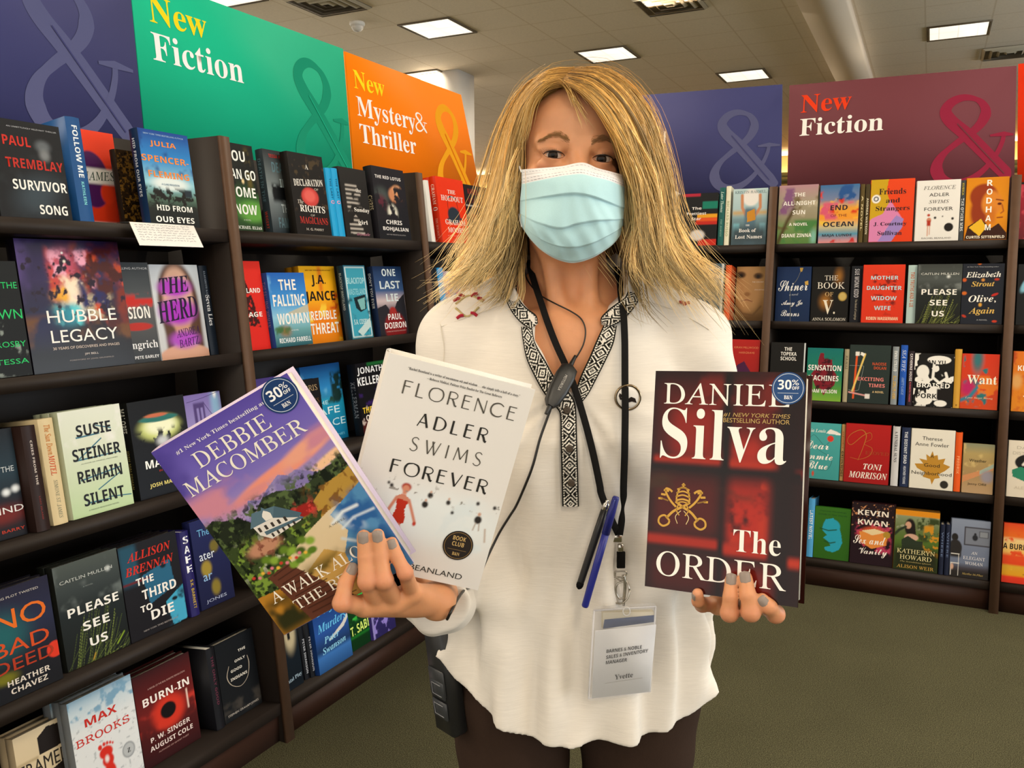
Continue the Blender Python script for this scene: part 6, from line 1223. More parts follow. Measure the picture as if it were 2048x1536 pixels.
# brows and lashes: short tapered hairs
def hairs(name, roots, dirs, lens, rad, cols):
    mb = MB()
    for p, d, l, c in zip(roots, dirs, lens, cols):
        t = np.linspace(0, 1, 4)[:, None]
        pts = p + d * l * t + np.array([0, 0, -1]) * (t ** 2) * l * .15
        mb.tube(pts, rad * (1 - np.linspace(0, .8, 4)), c, 3, cap=False)
    return mb.build(name, M_HAIR, person, True, PI_)
def face_y(x, z, y0=.9):
    h = BVH_BODY.ray_cast(Vector((x, y0, z)), Vector((0, 1, 0)))
    return h[0].y if h[0] is not None else 1.1
for sx in (-1, 1):
    ro, di, le, co = [], [], [], []
    for i in range(380):
        t = NR.random(); w = (.0042 - .0028 * t) * NR.normal(0, .55)
        q = hd(sx * (.013 + .037 * t), 0, .0165 + .0080 * math.sin(min(t * 1.15, 1) * 2.9) - .001 * t + w)
        y = face_y(q[0], q[2])
        ro.append(np.array([q[0], y - .0003, q[2]])); v = RH @ np.array([sx * (.9), -.25, .55 - 1.0 * t]); di.append(v / np.linalg.norm(v)); le.append(NR.uniform(.004, .0065)); co.append(lin('#a87c4c') * NR.uniform(.7, 1.1))
    hairs('eyebrow', ro, di, le, .00022, co)
    lid, low, ro, di, le, co = [], [], [], [], [], []
    for i in range(34):
        u = -1.06 + 2.12 * i / 33
        q = hd(sx * .0312 + .0130 * u, 0, .0040 * max(0, 1 - u * u) ** .6 - .0004)
        lid.append(np.array([q[0], face_y(q[0], q[2] + .0012) - .0006, q[2]]))
        q = hd(sx * .0312 + .0126 * u, 0, -.0038 * max(0, 1 - u * u) ** .6 - .0012)
        low.append(np.array([q[0], face_y(q[0], q[2] - .0008) - .0001, q[2]]))
        o_ = u * sx
        if o_ > -.2:
            v = np.array([u * .55, -.55, .55]); ro.append(lid[-1]); di.append(v / np.linalg.norm(v)); le.append(.0035 + .0030 * max(o_, 0)); co.append(lin('#120c09'))
    t_ = np.sin(np.linspace(.12, math.pi - .12, 34))
    lm = MB(); lm.tube(spline(lid, 60), np.interp(np.linspace(0, 1, 60), np.linspace(0, 1, 34), .00085 * t_ + .0002), lin('#1a110c'), 6)
    lm.tube(spline(low, 60), np.interp(np.linspace(0, 1, 60), np.linspace(0, 1, 34), .00030 * t_ + .0001), lin('#5a382a'), 6)
    for p_, d_, l_, c_ in zip(ro, di, le, co):
        t = np.linspace(0, 1, 4)[:, None]; lm.tube(p_ + d_ * l_ * t + np.array([0, 0, 1]) * t ** 2 * l_ * .3, .00028 * (1 - np.linspace(0, .8, 4)), c_, 3, cap=False)
    lm.build('eyelashes', M_HAIR, person, True, PI_)

# fingernails: taupe-grey polish
def nail(tip, nxt, out, r, ln):
    tip = np.array(tip); ax = tip - np.array(nxt); ax /= np.linalg.norm(ax)
    out = np.asarray(out, float); out = out - ax * (out @ ax); out /= np.linalg.norm(out)
    sd = np.cross(ax, out)
    n, m = 11, 13
    mb = MB(); P = np.zeros((m, n, 3))
    for j in range(m):
        v = j / (m - 1)
        wd = .86 * min(1, (1 - abs(2 * v - 1) ** 5) ** .5 + .02)
        for i in range(n):
            u = (-1 + 2 * i / (n - 1)) * wd
            drop = -.0016 * max(0, (v - .6) / .4) ** 2
            P[j, i] = tip + ax * (-.0062 + ln * v) + sd * math.sin(u) * r * 1.0 + out * (math.cos(u) * r * 1.06 + drop)
    mb.grid(P, lin('#8d8078'))
    Q = P - out * .0012
    mb.grid(Q, lin('#8d8078'), flip=True)
    return mb.build('fingernail', M_GLOSS, person, True, PI_)
nR = -np.array([-.0387, .9925, .1161]); nL = -np.array([.4913, .8452, -.2104])
for n_, r_ in (('index', .0070), ('middle', .0072), ('ring', .0070), ('pinky', .0061)):
    nail(HAND_R[n_][0], HAND_R[n_][1], nR + np.array([0, 0, .15]), r_, .0125 if n_ != 'pinky' else .0105)
nail(HAND_L['ring'][0], HAND_L['ring'][1], nL + np.array([.2, 0, .2]), .0070, .0125)
nail(HAND_L['middle'][0], HAND_L['middle'][1], nL + np.array([.2, 0, .2]), .0072, .0125)
nail(HAND_L['index'][0], HAND_L['index'][1], np.array([-.55, -.8, .45]), .0070, .0115)
nail(HAND_L['pinky'][0], HAND_L['pinky'][1], np.array([-.9, -.35, .35]), .0061, .009)

# ---------------------------------------------------------------- blouse
ZT = np.array([.66, .70, .75, .82, .88, .95, 1.05, 1.12, 1.18, 1.235, 1.262, 1.29, 1.33, 1.36])
AT = np.array([.200, .200, .199, .197, .186, .176, .170, .172, .176, .168, .130, .086, .070, .062])
BT = np.array([.142, .142, .140, .134, .126, .120, .124, .130, .116, .090, .074, .062, .058, .056])
CY = np.array([1.205, 1.205, 1.205, 1.205, 1.205, 1.205, 1.205, 1.205, 1.208, 1.212, 1.216, 1.222, 1.225, 1.226])
NECK = np.array([(.008, 1.42), (.008, 1.335), (.004, 1.314), (.016, 1.292), (.031, 1.276), (.030, 1.246), (.040, 1.230), (.0525, 1.203), (.0745, 1.180),
                 (.0880, 1.190), (.1075, 1.230), (.1245, 1.266), (.1230, 1.278), (.131, 1.289), (.148, 1.302), (.156, 1.335), (.156, 1.42)])
def poly_sdf(px, pz, Q):
    d = np.full(px.shape, 9.0); ins = np.zeros(px.shape, bool)
    for (x0, z0), (x1, z1) in zip(Q, np.roll(Q, -1, 0)):
        ex, ez = x1 - x0, z1 - z0
        t = np.clip(((px - x0) * ex + (pz - z0) * ez) / (ex * ex + ez * ez + 1e-12), 0, 1)
        d = np.minimum(d, np.hypot(px - x0 - t * ex, pz - z0 - t * ez))
        c = (z0 > pz) != (z1 > pz)
        ins ^= c & (px < ex * (pz - z0) / ((ez) if ez else 1e-9) + x0)
    return np.where(ins, -d, d)
HEMX = np.array([-.16, -.10, -.083, -.055, -.025, .01, .04, .076, .10, .16, .21, .245, .285, .32])
HEMZ = np.array([.828, .808, .783, .758, .738, .724, .714, .711, .718, .716, .722, .732, .748, .76])

def build_blouse():
    st = .0032
    f = Field(np.arange(-.20, .40, st), np.arange(.93, 1.42, st), np.arange(.68, 1.38, st))
    def torso(X, Y, Z):
        z = Z[0, 0]; a = np.interp(z, ZT, AT); b = np.interp(z, ZT, BT); cy = np.interp(z, ZT, CY)
        x = (X - .085) / a; y = (Y - cy) / b
        r = (np.abs(x) ** 2.3 + np.abs(y) ** 2.3) ** (1 / 2.3)
        d = (r - 1) * np.minimum(a, b)
        th = np.arctan2(x, -y)                                    # 0 at the front
        low = smooth(1.12, .84, Z)
        up = smooth(.95, 1.2, Z)
        fold = (.0068 * np.sin(th * 9 + 1.2 + 1.5 * Z * 6) + .0062 * np.sin(th * 15.5 + Z * 9) + .0045 * np.sin(th * 23 - Z * 14 + 1)) * low
        fold += -.010 * np.exp(-((th - (-.08 + (1.0 - Z) * .25)) / .10) ** 2) * low * smooth(.70, .80, 1.5 - Z)
        fold += .006 * np.exp(-((th + .35 + (Z - .8) * .8) / .09) ** 2) * low
        # drawn folds running from the yoke to the foot of the placket, and across the waist
        w = np.sin((X * 38 + Z * 46) + 2 * np.sin(Z * 15)) * np.exp(-((th + .75) / .45) ** 2) * .0060 * smooth(.82, .95, Z) * (1 - smooth(1.08, 1.2, Z))
        w2 = np.sin((X * 40 - Z * 50) + 2 * np.sin(Z * 13)) * np.exp(-((th - .8) / .45) ** 2) * .0060 * smooth(.82, .95, Z) * (1 - smooth(1.08, 1.2, Z))
        side = .004 * np.sin(Z * 70 + X * 12) * np.exp(-((th + 1.25) / .35) ** 2) * smooth(1.02, .88, Z)
        ph = np.arctan2(Z - 1.19, X - .078); rr_ = np.hypot(X - .078, Z - 1.19)
        side = side + (Y < cy) * .0030 * np.sin(ph * 17 + 1.5 * np.sin(ph * 5)) * smooth(.015, .06, rr_) * np.exp(-(rr_ / .13) ** 2) * smooth(1.20, 1.13, Z)
        side = side + (Y < cy) * .0030 * np.sin((X + .35 * Z) * 62 + 2.2 * np.sin(Z * 11 + X * 8)) * smooth(1.16, 1.02, Z) * (.4 + .6 * fbm(X[:, 0, :] * 9, Z[:, 0, :] * 6, 9)[:, None, :])
        bust = 0
        for sx in (-1, 1):
            bust = bust - .015 * np.exp(-(((X - .085 - sx * .070) / .056) ** 2 + ((Z - 1.095) / .080) ** 2)) * (Y < cy)
        return d + fold + w + w2 + side + bust
    f.op(torso, (-.2, .93, .66), (.40, 1.42, 1.36), .001)
    # yoke over the chest and shoulders
    f.ell((.085, 1.165, 1.215), (.115, .066, .095), .03)
    f.ell((.085, 1.20, 1.25), (.10, .075, .075), .03)
    for sx in (-1, 1):
        f.cap((.085 + sx * .05, 1.215, 1.275), (.085 + sx * .155, 1.205, 1.240), .055, .053, .03)
        f.cap((.085 + sx * .040, 1.220, 1.318), (.085 + sx * .125, 1.217, 1.268), .042, .042, .03)
        f.cap((.085 + sx * .052, 1.165, 1.325), (.085 + sx * .062, 1.155, 1.26), .030, .030, .02)
    # sleeves
    f.cap((-.073, 1.205, 1.235), (-.090, 1.17, 1.07), .056, .052, .03)
    f.cap((-.090, 1.17, 1.07), (-.095, 1.13, .915), .052, .050, .02)
    f.cap((-.095, 1.13, .915), (-.094, 1.045, .925), .049, .044, .02)
    f.cap((-.094, 1.045, .925), (-.090, .985, .944), .044, .038, .01)
    f.cap((.250, 1.205, 1.232), (.280, 1.19, 1.07), .056, .053, .03)
    f.cap((.280, 1.19, 1.07), (.302, 1.17, .94), .053, .050, .02)
    f.cap((.300, 1.17, .94), (.292, 1.05, .972), .046, .036, .02)
    def crease(X, Y, Z, a):
        side = np.where(X < .085, 1, 0)
        w = smooth(.02, -.06, X) * .0022 * np.sin(Z * 95 + Y * 60 + np.sin(X * 70) * 1.5) * smooth(1.18, 1.0, Z) * smooth(.80, .86, Z)
        w2 = smooth(.20, .27, X) * .0018 * np.sin(Z * 80 + Y * 50 + 1)
        return a + w + w2
    f.op(crease, (-.2, .93, .66), (.4, 1.42, 1.38), .001, 'raw')
    # neckline opening
    def neck(X, Y, Z):
        d2 = poly_sdf(X[:, 0, :].astype(float), Z[:, 0, :].astype(float), NECK)[:, None, :]
        return np.maximum(np.maximum(d2, Y - 1.235), .95 - Y)
    f.op(neck, (0, .95, 1.17), (.165, 1.235, 1.42), .003, 'cut')
    f.cap((.085, 1.225, 1.27), (.085, 1.222, 1.40), .062, .066, .004, 'cut')
    def hem(X, Y, Z, a):
        hz = np.interp(X, HEMX, HEMZ) + .03 * smooth(1.15, 1.3, Y)
        return np.maximum(a, hz - Z)
    f.op(hem, (-.2, .93, .66), (.4, 1.42, .9), .001, 'raw')
    def cuff(X, Y, Z, a):
        return np.where((Z > .86) & (X < .02) & (Y < 1.03), np.maximum(a, .985 - Y), np.where((Z > .9) & (X > .24) & (Y < 1.06), np.maximum(a, 1.05 - Y), a))
    f.op(cuff, (-.2, .93, .86), (.4, 1.05, 1.02), .001, 'raw')
    return f.mesh(2)
V, F = build_blouse()
bcol = np.tile(lin('#dfd9d0'), (len(V), 1))
blouse = link('blouse', mesh_from('blouse', V, [F], None, bcol, True), person, PI_); blouse.data.materials.append(M_CLOTH)
BVH_BL = BVHTree.FromPolygons(V.tolist(), F.tolist())
def front(x, z, lift=0.0):
    """the foremost surface of skin or blouse at (x, z), as a point lifted off it"""
    best = None
    for T in (BVH_BL, BVH_BODY):
        h = T.ray_cast(Vector((x, .80, z)), Vector((0, 1, 0)), .6)
        if h[0] is not None and (best is None or h[0].y < best): best = h[0].y
    return np.array([x, (best if best is not None else 1.15) - lift, z])

# ---------------------------------------------------------------- trousers and shoes
def build_trousers():
    st = .006
    f = Field(np.arange(-.16, .36, st), np.arange(1.02, 1.40, st), np.arange(.03, .92, st))
    f.ell((.088, 1.21, .80), (.185, .125, .13), .03)
    for sx in (-1, 1):
        cx = .090 + sx * .094
        f.cap((cx, 1.20, .735), (.09 + sx * .086, 1.195, .42), .092, .066, .012)
        f.cap((.09 + sx * .086, 1.195, .42), (.09 + sx * .084, 1.21, .07), .066, .055, .01)
    return f.mesh(2)
V, F = build_trousers()
V[:, 0] += .0012 * np.sin(V[:, 2] * 70 + V[:, 0] * 30)
tr = link('trousers', mesh_from('trousers', V, [F], None, np.tile(lin('#33261f'), (len(V), 1)), True), person, PI_); tr.data.materials.append(M_DARKCLOTH)
for sx in (-1, 1):
    st = .005
    cx = .09 + sx * .088
    f = Field(np.arange(cx - .06, cx + .06, st), np.arange(1.02, 1.32, st), np.arange(-.005, .12, st))
    f.cap((cx, 1.09, .030), (cx, 1.25, .032), .034, .033, .02); f.cap((cx, 1.235, .06), (cx, 1.21, .09), .034, .036, .02)
    f.op(lambda X, Y, Z: Z - .0025, (cx - .06, 1.0, -.01), (cx + .06, 1.34, .0), .001, 'cut')
    V, F = f.mesh(1)
    o = link('shoe', mesh_from('shoe', V, [F], None, np.tile(lin('#1b1918'), (len(V), 1)), True), person, PI_); o.data.materials.append(M_PLASTIC)
# where trims, straps, cable and badge lie on the blouse, in metres
LAY = {
    'trim_l_in': [(0.0264, 1.116, 1.2631), (0.0291, 1.1135, 1.2471), (0.0347, 1.1069, 1.2347), (0.0431, 1.1027, 1.2211), (0.053, 1.1176, 1.2032), (0.0618, 1.0934, 1.1919), (0.0729, 1.0908, 1.1815), (0.0794, 1.0856, 1.1704), (0.0812, 1.0814, 1.1561), (0.0814, 1.0749, 1.1401), (0.0816, 1.0676, 1.1158), (0.0827, 1.0698, 1.0897), (0.0837, 1.0735, 1.0629), (0.0847, 1.0768, 1.0363)],
    'trim_l_out': [(0.0121, 1.1206, 1.264), (0.0145, 1.1148, 1.2449), (0.0186, 1.1071, 1.224), (0.0269, 1.1, 1.2053), (0.0373, 1.0916, 1.1859), (0.0472, 1.0862, 1.1727), (0.0556, 1.0836, 1.1634), (0.0597, 1.0811, 1.1573), (0.0607, 1.0768, 1.1484), (0.0607, 1.0726, 1.1364), (0.0609, 1.0693, 1.1135), (0.0618, 1.073, 1.088), (0.0627, 1.0771, 1.0617), (0.0635, 1.0798, 1.0357)],
    'trim_r_in': [(0.1191, 1.1273, 1.2647), (0.1086, 1.119, 1.244), (0.0998, 1.1154, 1.2249), (0.088, 1.1155, 1.201), (0.0821, 1.1082, 1.1856), (0.0778, 1.0871, 1.1766)],
    'trim_r_out': [(0.136, 1.1146, 1.2647), (0.131, 1.1068, 1.2427), (0.1219, 1.1005, 1.224), (0.1097, 1.0943, 1.2012), (0.0986, 1.0883, 1.1817), (0.09, 1.0856, 1.1704)],
    'col_l_in': [(0.0099, 1.2344, 1.3376), (0.0074, 1.2342, 1.3212), (0.0078, 1.192, 1.3078), (0.0117, 1.1349, 1.2969), (0.0204, 1.1327, 1.2872), (0.0322, 1.1425, 1.278), (0.0345, 1.1332, 1.2675)],
    'col_l_out': [(-0.0087, 1.1878, 1.3284), (-0.0101, 1.169, 1.3117), (-0.0074, 1.1541, 1.2976), (-0.0015, 1.1388, 1.2849), (0.0072, 1.1266, 1.2734), (0.0168, 1.1191, 1.2651), (0.0258, 1.1154, 1.2612)],
    'col_r_in': [(0.1523, 1.1348, 1.3084), (0.1477, 1.1323, 1.3005), (0.1355, 1.1298, 1.292), (0.1253, 1.1454, 1.2839), (0.1165, 1.1325, 1.2746), (0.1169, 1.1275, 1.2662)],
    'col_r_out': [(0.1716, 1.1506, 1.3043), (0.1646, 1.1364, 1.2927), (0.1534, 1.1248, 1.2802), (0.1406, 1.1174, 1.2699), (0.1295, 1.1137, 1.2652), (0.1202, 1.1271, 1.2638)],
    'strap_l': [(0.0251, 1.247, 1.3517), (0.0274, 1.1961, 1.335), (0.0321, 1.1832, 1.3169), (0.0386, 1.1701, 1.2958), (0.0474, 1.1295, 1.2676), (0.0578, 1.1186, 1.24), (0.0684, 1.1153, 1.2164), (0.0772, 1.1164, 1.1944), (0.0837, 1.0865, 1.1745), (0.0935, 1.0756, 1.1399), (0.1026, 1.07, 1.1024), (0.1104, 1.0716, 1.0654), (0.1121, 1.0724, 1.0554), (0.1187, 1.0734, 1.0377), (0.1278, 1.0769, 1.0158), (0.1367, 1.0865, 0.9963)],
    'strap_r': [(0.148, 1.2382, 1.3414), (0.1475, 1.2038, 1.3228), (0.1443, 1.1432, 1.2992), (0.1447, 1.1206, 1.2761), (0.1448, 1.1104, 1.2423), (0.1437, 1.0987, 1.2005), (0.1425, 1.0816, 1.1599), (0.1405, 1.0657, 1.1095), (0.1401, 1.0723, 1.065), (0.1408, 1.0755, 1.0479), (0.1397, 1.0817, 1.0177), (0.1379, 1.0875, 0.996)],
    'thin': [(0.0184, 1.2355, 1.3352), (0.0232, 1.1954, 1.3214), (0.0337, 1.1791, 1.3079), (0.0424, 1.1698, 1.3009), (0.0589, 1.1415, 1.2921), (0.0784, 1.137, 1.2823), (0.0909, 1.1289, 1.2728), (0.0959, 1.1221, 1.2591), (0.0934, 1.1174, 1.2421), (0.0857, 1.1151, 1.2272), (0.0809, 1.1148, 1.2207)],
    'mic': [(0.076, 1.1149, 1.212), (0.0619, 1.0957, 1.1927), (0.0514, 1.0856, 1.1706)],
    'cable': [(0.0497, 1.0847, 1.1675), (0.0431, 1.0783, 1.1483), (0.0343, 1.0701, 1.1242), (0.0257, 1.0652, 1.0932), (0.0152, 1.0693, 1.0644), (0.0045, 1.0828, 1.037), (-0.0043, 1.0901, 1.0204), (-0.0169, 1.0957, 0.9987), (-0.0304, 1.1008, 0.9734), (-0.0468, 1.0899, 0.9465), (-0.0605, 0.9857, 0.9586), (-0.0674, 0.9139, 0.9656), (-0.0733, 0.9159, 0.9533)],
    'pin': [(0.1472, 1.0897, 1.1752)],
    'btn': [(0.0693, 1.0827, 1.1607), (0.0718, 1.0709, 1.1135), (0.0743, 1.0752, 1.0684)],
    'fl_tanA': [(-0.0758, 1.1722, 1.2919), (-0.0581, 1.182, 1.3028), (-0.0385, 1.1681, 1.2952)],
    'fl_tanB': [(-0.0755, 1.1656, 1.2865), (-0.0594, 1.1549, 1.2758), (-0.044, 1.1628, 1.2876)],
    'fl_red': [(-0.0744, 1.1798, 1.2973), (-0.0681, 1.1856, 1.3021), (-0.0506, 1.1802, 1.3035), (-0.0419, 1.1712, 1.2978), (-0.0689, 1.155, 1.2752), (-0.0505, 1.1565, 1.2783), (0.2367, 1.1683, 1.2901), (0.2311, 1.1683, 1.2908)],
    'yoke': [(-0.0939, 1.1532, 1.2627), (-0.0627, 1.1537, 1.2736), (-0.0316, 1.1592, 1.2843), (-0.0103, 1.1536, 1.2921)],
    'yoke_r': [(0.1663, 1.1409, 1.2991), (0.212, 1.1618, 1.2849), (0.2461, 1.1522, 1.2673), (0.264, 1.1517, 1.2562)],
    'seam_l': [(-0.1024, 1.1935, 1.2902), (-0.0951, 1.1537, 1.2627), (-0.0903, 1.144, 1.2367), (-0.0916, 1.1413, 1.2103)],
    'badge': [(0.1017, 1.0541, 0.9081), (0.1832, 1.0541, 0.9131), (0.1775, 1.0541, 0.7935), (0.0949, 1.0541, 0.7838)],
    'card': [(0.1044, 1.0541, 0.8782), (0.1826, 1.0541, 0.8859), (0.1758, 1.0541, 0.7957), (0.1006, 1.0541, 0.7867)],
    'note': [(0.1145, 1.0541, 0.9003), (0.1798, 1.0541, 0.9014), (0.1796, 1.0541, 0.8888), (0.1146, 1.0541, 0.8803)],
    'stylus': [(0.1196, 1.0624, 1.0439), (0.1169, 1.0624, 1.0363), (0.0849, 1.0624, 0.9338)],
    'pen': [(0.13, 1.0536, 1.0537), (0.091, 1.0536, 0.9095)],
    'clip': [(0.1359, 1.0883, 0.9902), (0.1403, 1.0883, 0.9778), (0.1412, 1.0883, 0.9486), (0.1407, 1.0883, 0.9396), (0.1423, 1.0883, 0.9283), (0.1387, 1.0883, 0.9192), (0.144, 1.0883, 0.8942), (0.1449, 1.0883, 0.8873)],
    'radio': [(-0.1105, 1.145, 0.8504), (-0.1036, 1.145, 0.8482), (-0.0872, 1.145, 0.6915), (-0.1118, 1.145, 0.7751), (-0.0955, 1.145, 0.7006), (-0.0825, 1.145, 0.7192), (-0.1123, 1.145, 0.8301)],
}
# mask rows (nose edge to chin edge) and hair guide strands, in metres
MASK_ROWS = [[(0.0139, 1.13, 1.4647), (0.0291, 1.0977, 1.462), (0.046, 1.0841, 1.4615), (0.0636, 1.0803, 1.4627), (0.0881, 1.08, 1.4667), (0.1067, 1.0816, 1.4602), (0.1242, 1.0896, 1.4568), (0.1395, 1.1075, 1.4551), (0.1531, 1.138, 1.4554)], [(0.0138, 1.13, 1.4459), (0.033, 1.0848, 1.4454), (0.0506, 1.0658, 1.4468), (0.0685, 1.0605, 1.449), (0.0853, 1.06, 1.4501), (0.1018, 1.0621, 1.4467), (0.12, 1.0729, 1.4436), (0.1364, 1.0969, 1.4405), (0.1533, 1.138, 1.4395)], [(0.0118, 1.13, 1.4244), (0.0328, 1.0797, 1.4237), (0.0533, 1.0584, 1.4247), (0.0692, 1.0525, 1.4259), (0.083, 1.052, 1.4257), (0.0982, 1.0543, 1.4229), (0.1145, 1.0662, 1.4185), (0.133, 1.0927, 1.4145), (0.1516, 1.138, 1.414)], [(0.0117, 1.13, 1.4086), (0.0235, 1.081, 1.3978), (0.0382, 1.0603, 1.3904), (0.0592, 1.0545, 1.3852), (0.0802, 1.054, 1.3904), (0.1016, 1.0563, 1.394), (0.1179, 1.0679, 1.3958), (0.1333, 1.0938, 1.3979), (0.1485, 1.138, 1.4019)], [(0.0129, 1.13, 1.3965), (0.0249, 1.0887, 1.3823), (0.0404, 1.0713, 1.3711), (0.0598, 1.0664, 1.3641), (0.0812, 1.066, 1.3634), (0.1016, 1.068, 1.3688), (0.1173, 1.0779, 1.3763), (0.1323, 1.1001, 1.3841), (0.1459, 1.138, 1.3929)], [(0.0155, 1.13, 1.3895), (0.0264, 1.1029, 1.373), (0.0399, 1.0915, 1.3595), (0.0573, 1.0883, 1.3494), (0.0774, 1.088, 1.3449), (0.0987, 1.0894, 1.3498), (0.1163, 1.0962, 1.3591), (0.1319, 1.1117, 1.3702), (0.1428, 1.138, 1.3814)]]
HAIR = {
    'L1': [(0.0643, 1.105, 1.5627), (0.042, 1.105, 1.5568), (0.0248, 1.115, 1.539), (0.0161, 1.13, 1.514), (0.0096, 1.14, 1.4843), (0.0029, 1.14, 1.4463), (-0.0025, 1.135, 1.4077), (-0.0118, 1.125, 1.369), (-0.0306, 1.115, 1.3307), (-0.06, 1.115, 1.2988)],
    'L2': [(0.0702, 1.14, 1.5787), (0.042, 1.14, 1.5739), (0.0191, 1.15, 1.5518), (0.0059, 1.15, 1.5173), (-0.0021, 1.15, 1.473), (-0.0089, 1.14, 1.4273), (-0.0195, 1.13, 1.3852), (-0.039, 1.12, 1.3467), (-0.0675, 1.115, 1.3149), (-0.0927, 1.12, 1.2937)],
    'L3': [(0.0786, 1.17, 1.5921), (0.0471, 1.17, 1.5892), (0.0196, 1.18, 1.5672), (0.0021, 1.18, 1.5287), (-0.0101, 1.17, 1.4755), (-0.021, 1.16, 1.4291), (-0.0343, 1.15, 1.3895), (-0.0527, 1.14, 1.3555), (-0.0804, 1.135, 1.3245), (-0.1074, 1.14, 1.305)],
    'L4': [(0.0873, 1.2, 1.6033), (0.0508, 1.21, 1.6006), (0.0203, 1.22, 1.5753), (-0.002, 1.22, 1.5288), (-0.0159, 1.2, 1.4726), (-0.0268, 1.18, 1.4242), (-0.0403, 1.17, 1.3893), (-0.0535, 1.16, 1.3639), (-0.0647, 1.15, 1.3375), (-0.0816, 1.15, 1.3112)],
    'LI': [(0.0482, 1.15, 1.5642), (0.0247, 1.175, 1.5309), (0.0167, 1.185, 1.487), (0.0151, 1.19, 1.4348), (0.0162, 1.18, 1.3874), (0.0131, 1.17, 1.3471), (0.0008, 1.15, 1.3173), (-0.0151, 1.14, 1.2979), (-0.0348, 1.13, 1.2839), (-0.0545, 1.13, 1.2755)],
    'R1': [(0.0664, 1.098, 1.5648), (0.0852, 1.086, 1.5527), (0.1064, 1.083, 1.5325), (0.1232, 1.084, 1.5071), (0.1389, 1.09, 1.4767), (0.1518, 1.1, 1.4475), (0.1599, 1.11, 1.4113), (0.1611, 1.115, 1.3739), (0.1662, 1.112, 1.3358), (0.1891, 1.1, 1.2977)],
    'R2': [(0.0693, 1.125, 1.5754), (0.0941, 1.105, 1.5649), (0.1195, 1.098, 1.5424), (0.1396, 1.098, 1.5123), (0.1552, 1.1, 1.478), (0.1684, 1.11, 1.4423), (0.1761, 1.115, 1.399), (0.1818, 1.115, 1.358), (0.2048, 1.1, 1.3134), (0.2468, 1.085, 1.2727)],
    'R3': [(0.0772, 1.15, 1.5877), (0.1098, 1.14, 1.5815), (0.1395, 1.13, 1.5577), (0.1615, 1.13, 1.5237), (0.178, 1.13, 1.4819), (0.1895, 1.13, 1.4379), (0.1954, 1.13, 1.3935), (0.2071, 1.12, 1.3535), (0.2366, 1.1, 1.3101), (0.2778, 1.09, 1.2672)],
    'R4': [(0.0866, 1.19, 1.6011), (0.1226, 1.19, 1.6002), (0.1561, 1.18, 1.5773), (0.1822, 1.17, 1.54), (0.1981, 1.17, 1.4937), (0.2064, 1.16, 1.4472), (0.2119, 1.15, 1.401), (0.2265, 1.14, 1.3583), (0.257, 1.12, 1.3161), (0.2959, 1.11, 1.2614)],
    'R5': [(0.0956, 1.22, 1.6092), (0.1333, 1.24, 1.6102), (0.1711, 1.24, 1.5831), (0.1966, 1.23, 1.5373), (0.211, 1.22, 1.4804), (0.2152, 1.2, 1.4311), (0.2217, 1.18, 1.3895), (0.2408, 1.17, 1.3477), (0.2689, 1.16, 1.3102), (0.2993, 1.15, 1.279)],
    'RI': [(0.1031, 1.15, 1.5763), (0.1355, 1.16, 1.5404), (0.1557, 1.17, 1.4939), (0.163, 1.18, 1.4429), (0.1621, 1.18, 1.3965), (0.1558, 1.17, 1.3562), (0.1575, 1.16, 1.3229), (0.1642, 1.13, 1.297), (0.1783, 1.11, 1.2718), (0.2018, 1.11, 1.2536)],
    'B1': [(0.0485, 1.24, 1.606), (0.021, 1.27, 1.5646), (0.0101, 1.28, 1.5103), (0.0062, 1.285, 1.454), (0.0022, 1.285, 1.4035), (-0.0055, 1.28, 1.3525), (-0.0131, 1.27, 1.3088), (-0.0207, 1.27, 1.2796), (-0.0245, 1.27, 1.2575), (-0.0286, 1.28, 1.2346)],
    'B2': [(0.0776, 1.26, 1.6157), (0.0652, 1.295, 1.5689), (0.0581, 1.3, 1.5128), (0.0581, 1.3, 1.4551), (0.058, 1.3, 1.404), (0.058, 1.3, 1.3525), (0.0578, 1.295, 1.3079), (0.0575, 1.29, 1.2783), (0.0579, 1.3, 1.2553), (0.0584, 1.31, 1.2318)],
    'B3': [(0.1164, 1.26, 1.6169), (0.1309, 1.295, 1.5685), (0.1354, 1.3, 1.5124), (0.1358, 1.3, 1.4546), (0.1362, 1.3, 1.4036), (0.1365, 1.3, 1.352), (0.1363, 1.295, 1.3074), (0.136, 1.29, 1.2778), (0.1372, 1.3, 1.2548), (0.1384, 1.31, 1.2313)],
    'B4': [(0.1389, 1.24, 1.6068), (0.1641, 1.27, 1.5637), (0.1841, 1.28, 1.5092), (0.1892, 1.285, 1.4528), (0.1898, 1.285, 1.4024), (0.1971, 1.28, 1.3513), (0.2071, 1.27, 1.3074), (0.2186, 1.27, 1.2781), (0.23, 1.27, 1.2559), (0.2396, 1.28, 1.233)],
    'W1': [(0.0616, 1.1, 1.5658), (0.0467, 1.098, 1.5613), (0.0331, 1.1, 1.5499), (0.0258, 1.105, 1.5371), (0.0221, 1.11, 1.5229), (0.0196, 1.115, 1.5146), (0.0184, 1.12, 1.5087), (0.0172, 1.125, 1.5021), (0.0166, 1.13, 1.4941), (0.016, 1.135, 1.4873)],
    'W2': [(0.0646, 1.1, 1.5652), (0.0709, 1.092, 1.5575), (0.0756, 1.088, 1.5496), (0.0792, 1.087, 1.5423), (0.0829, 1.087, 1.5363), (0.086, 1.087, 1.5304), (0.089, 1.087, 1.5256), (0.0916, 1.088, 1.521), (0.0942, 1.089, 1.5164), (0.0967, 1.09, 1.5118)],
}
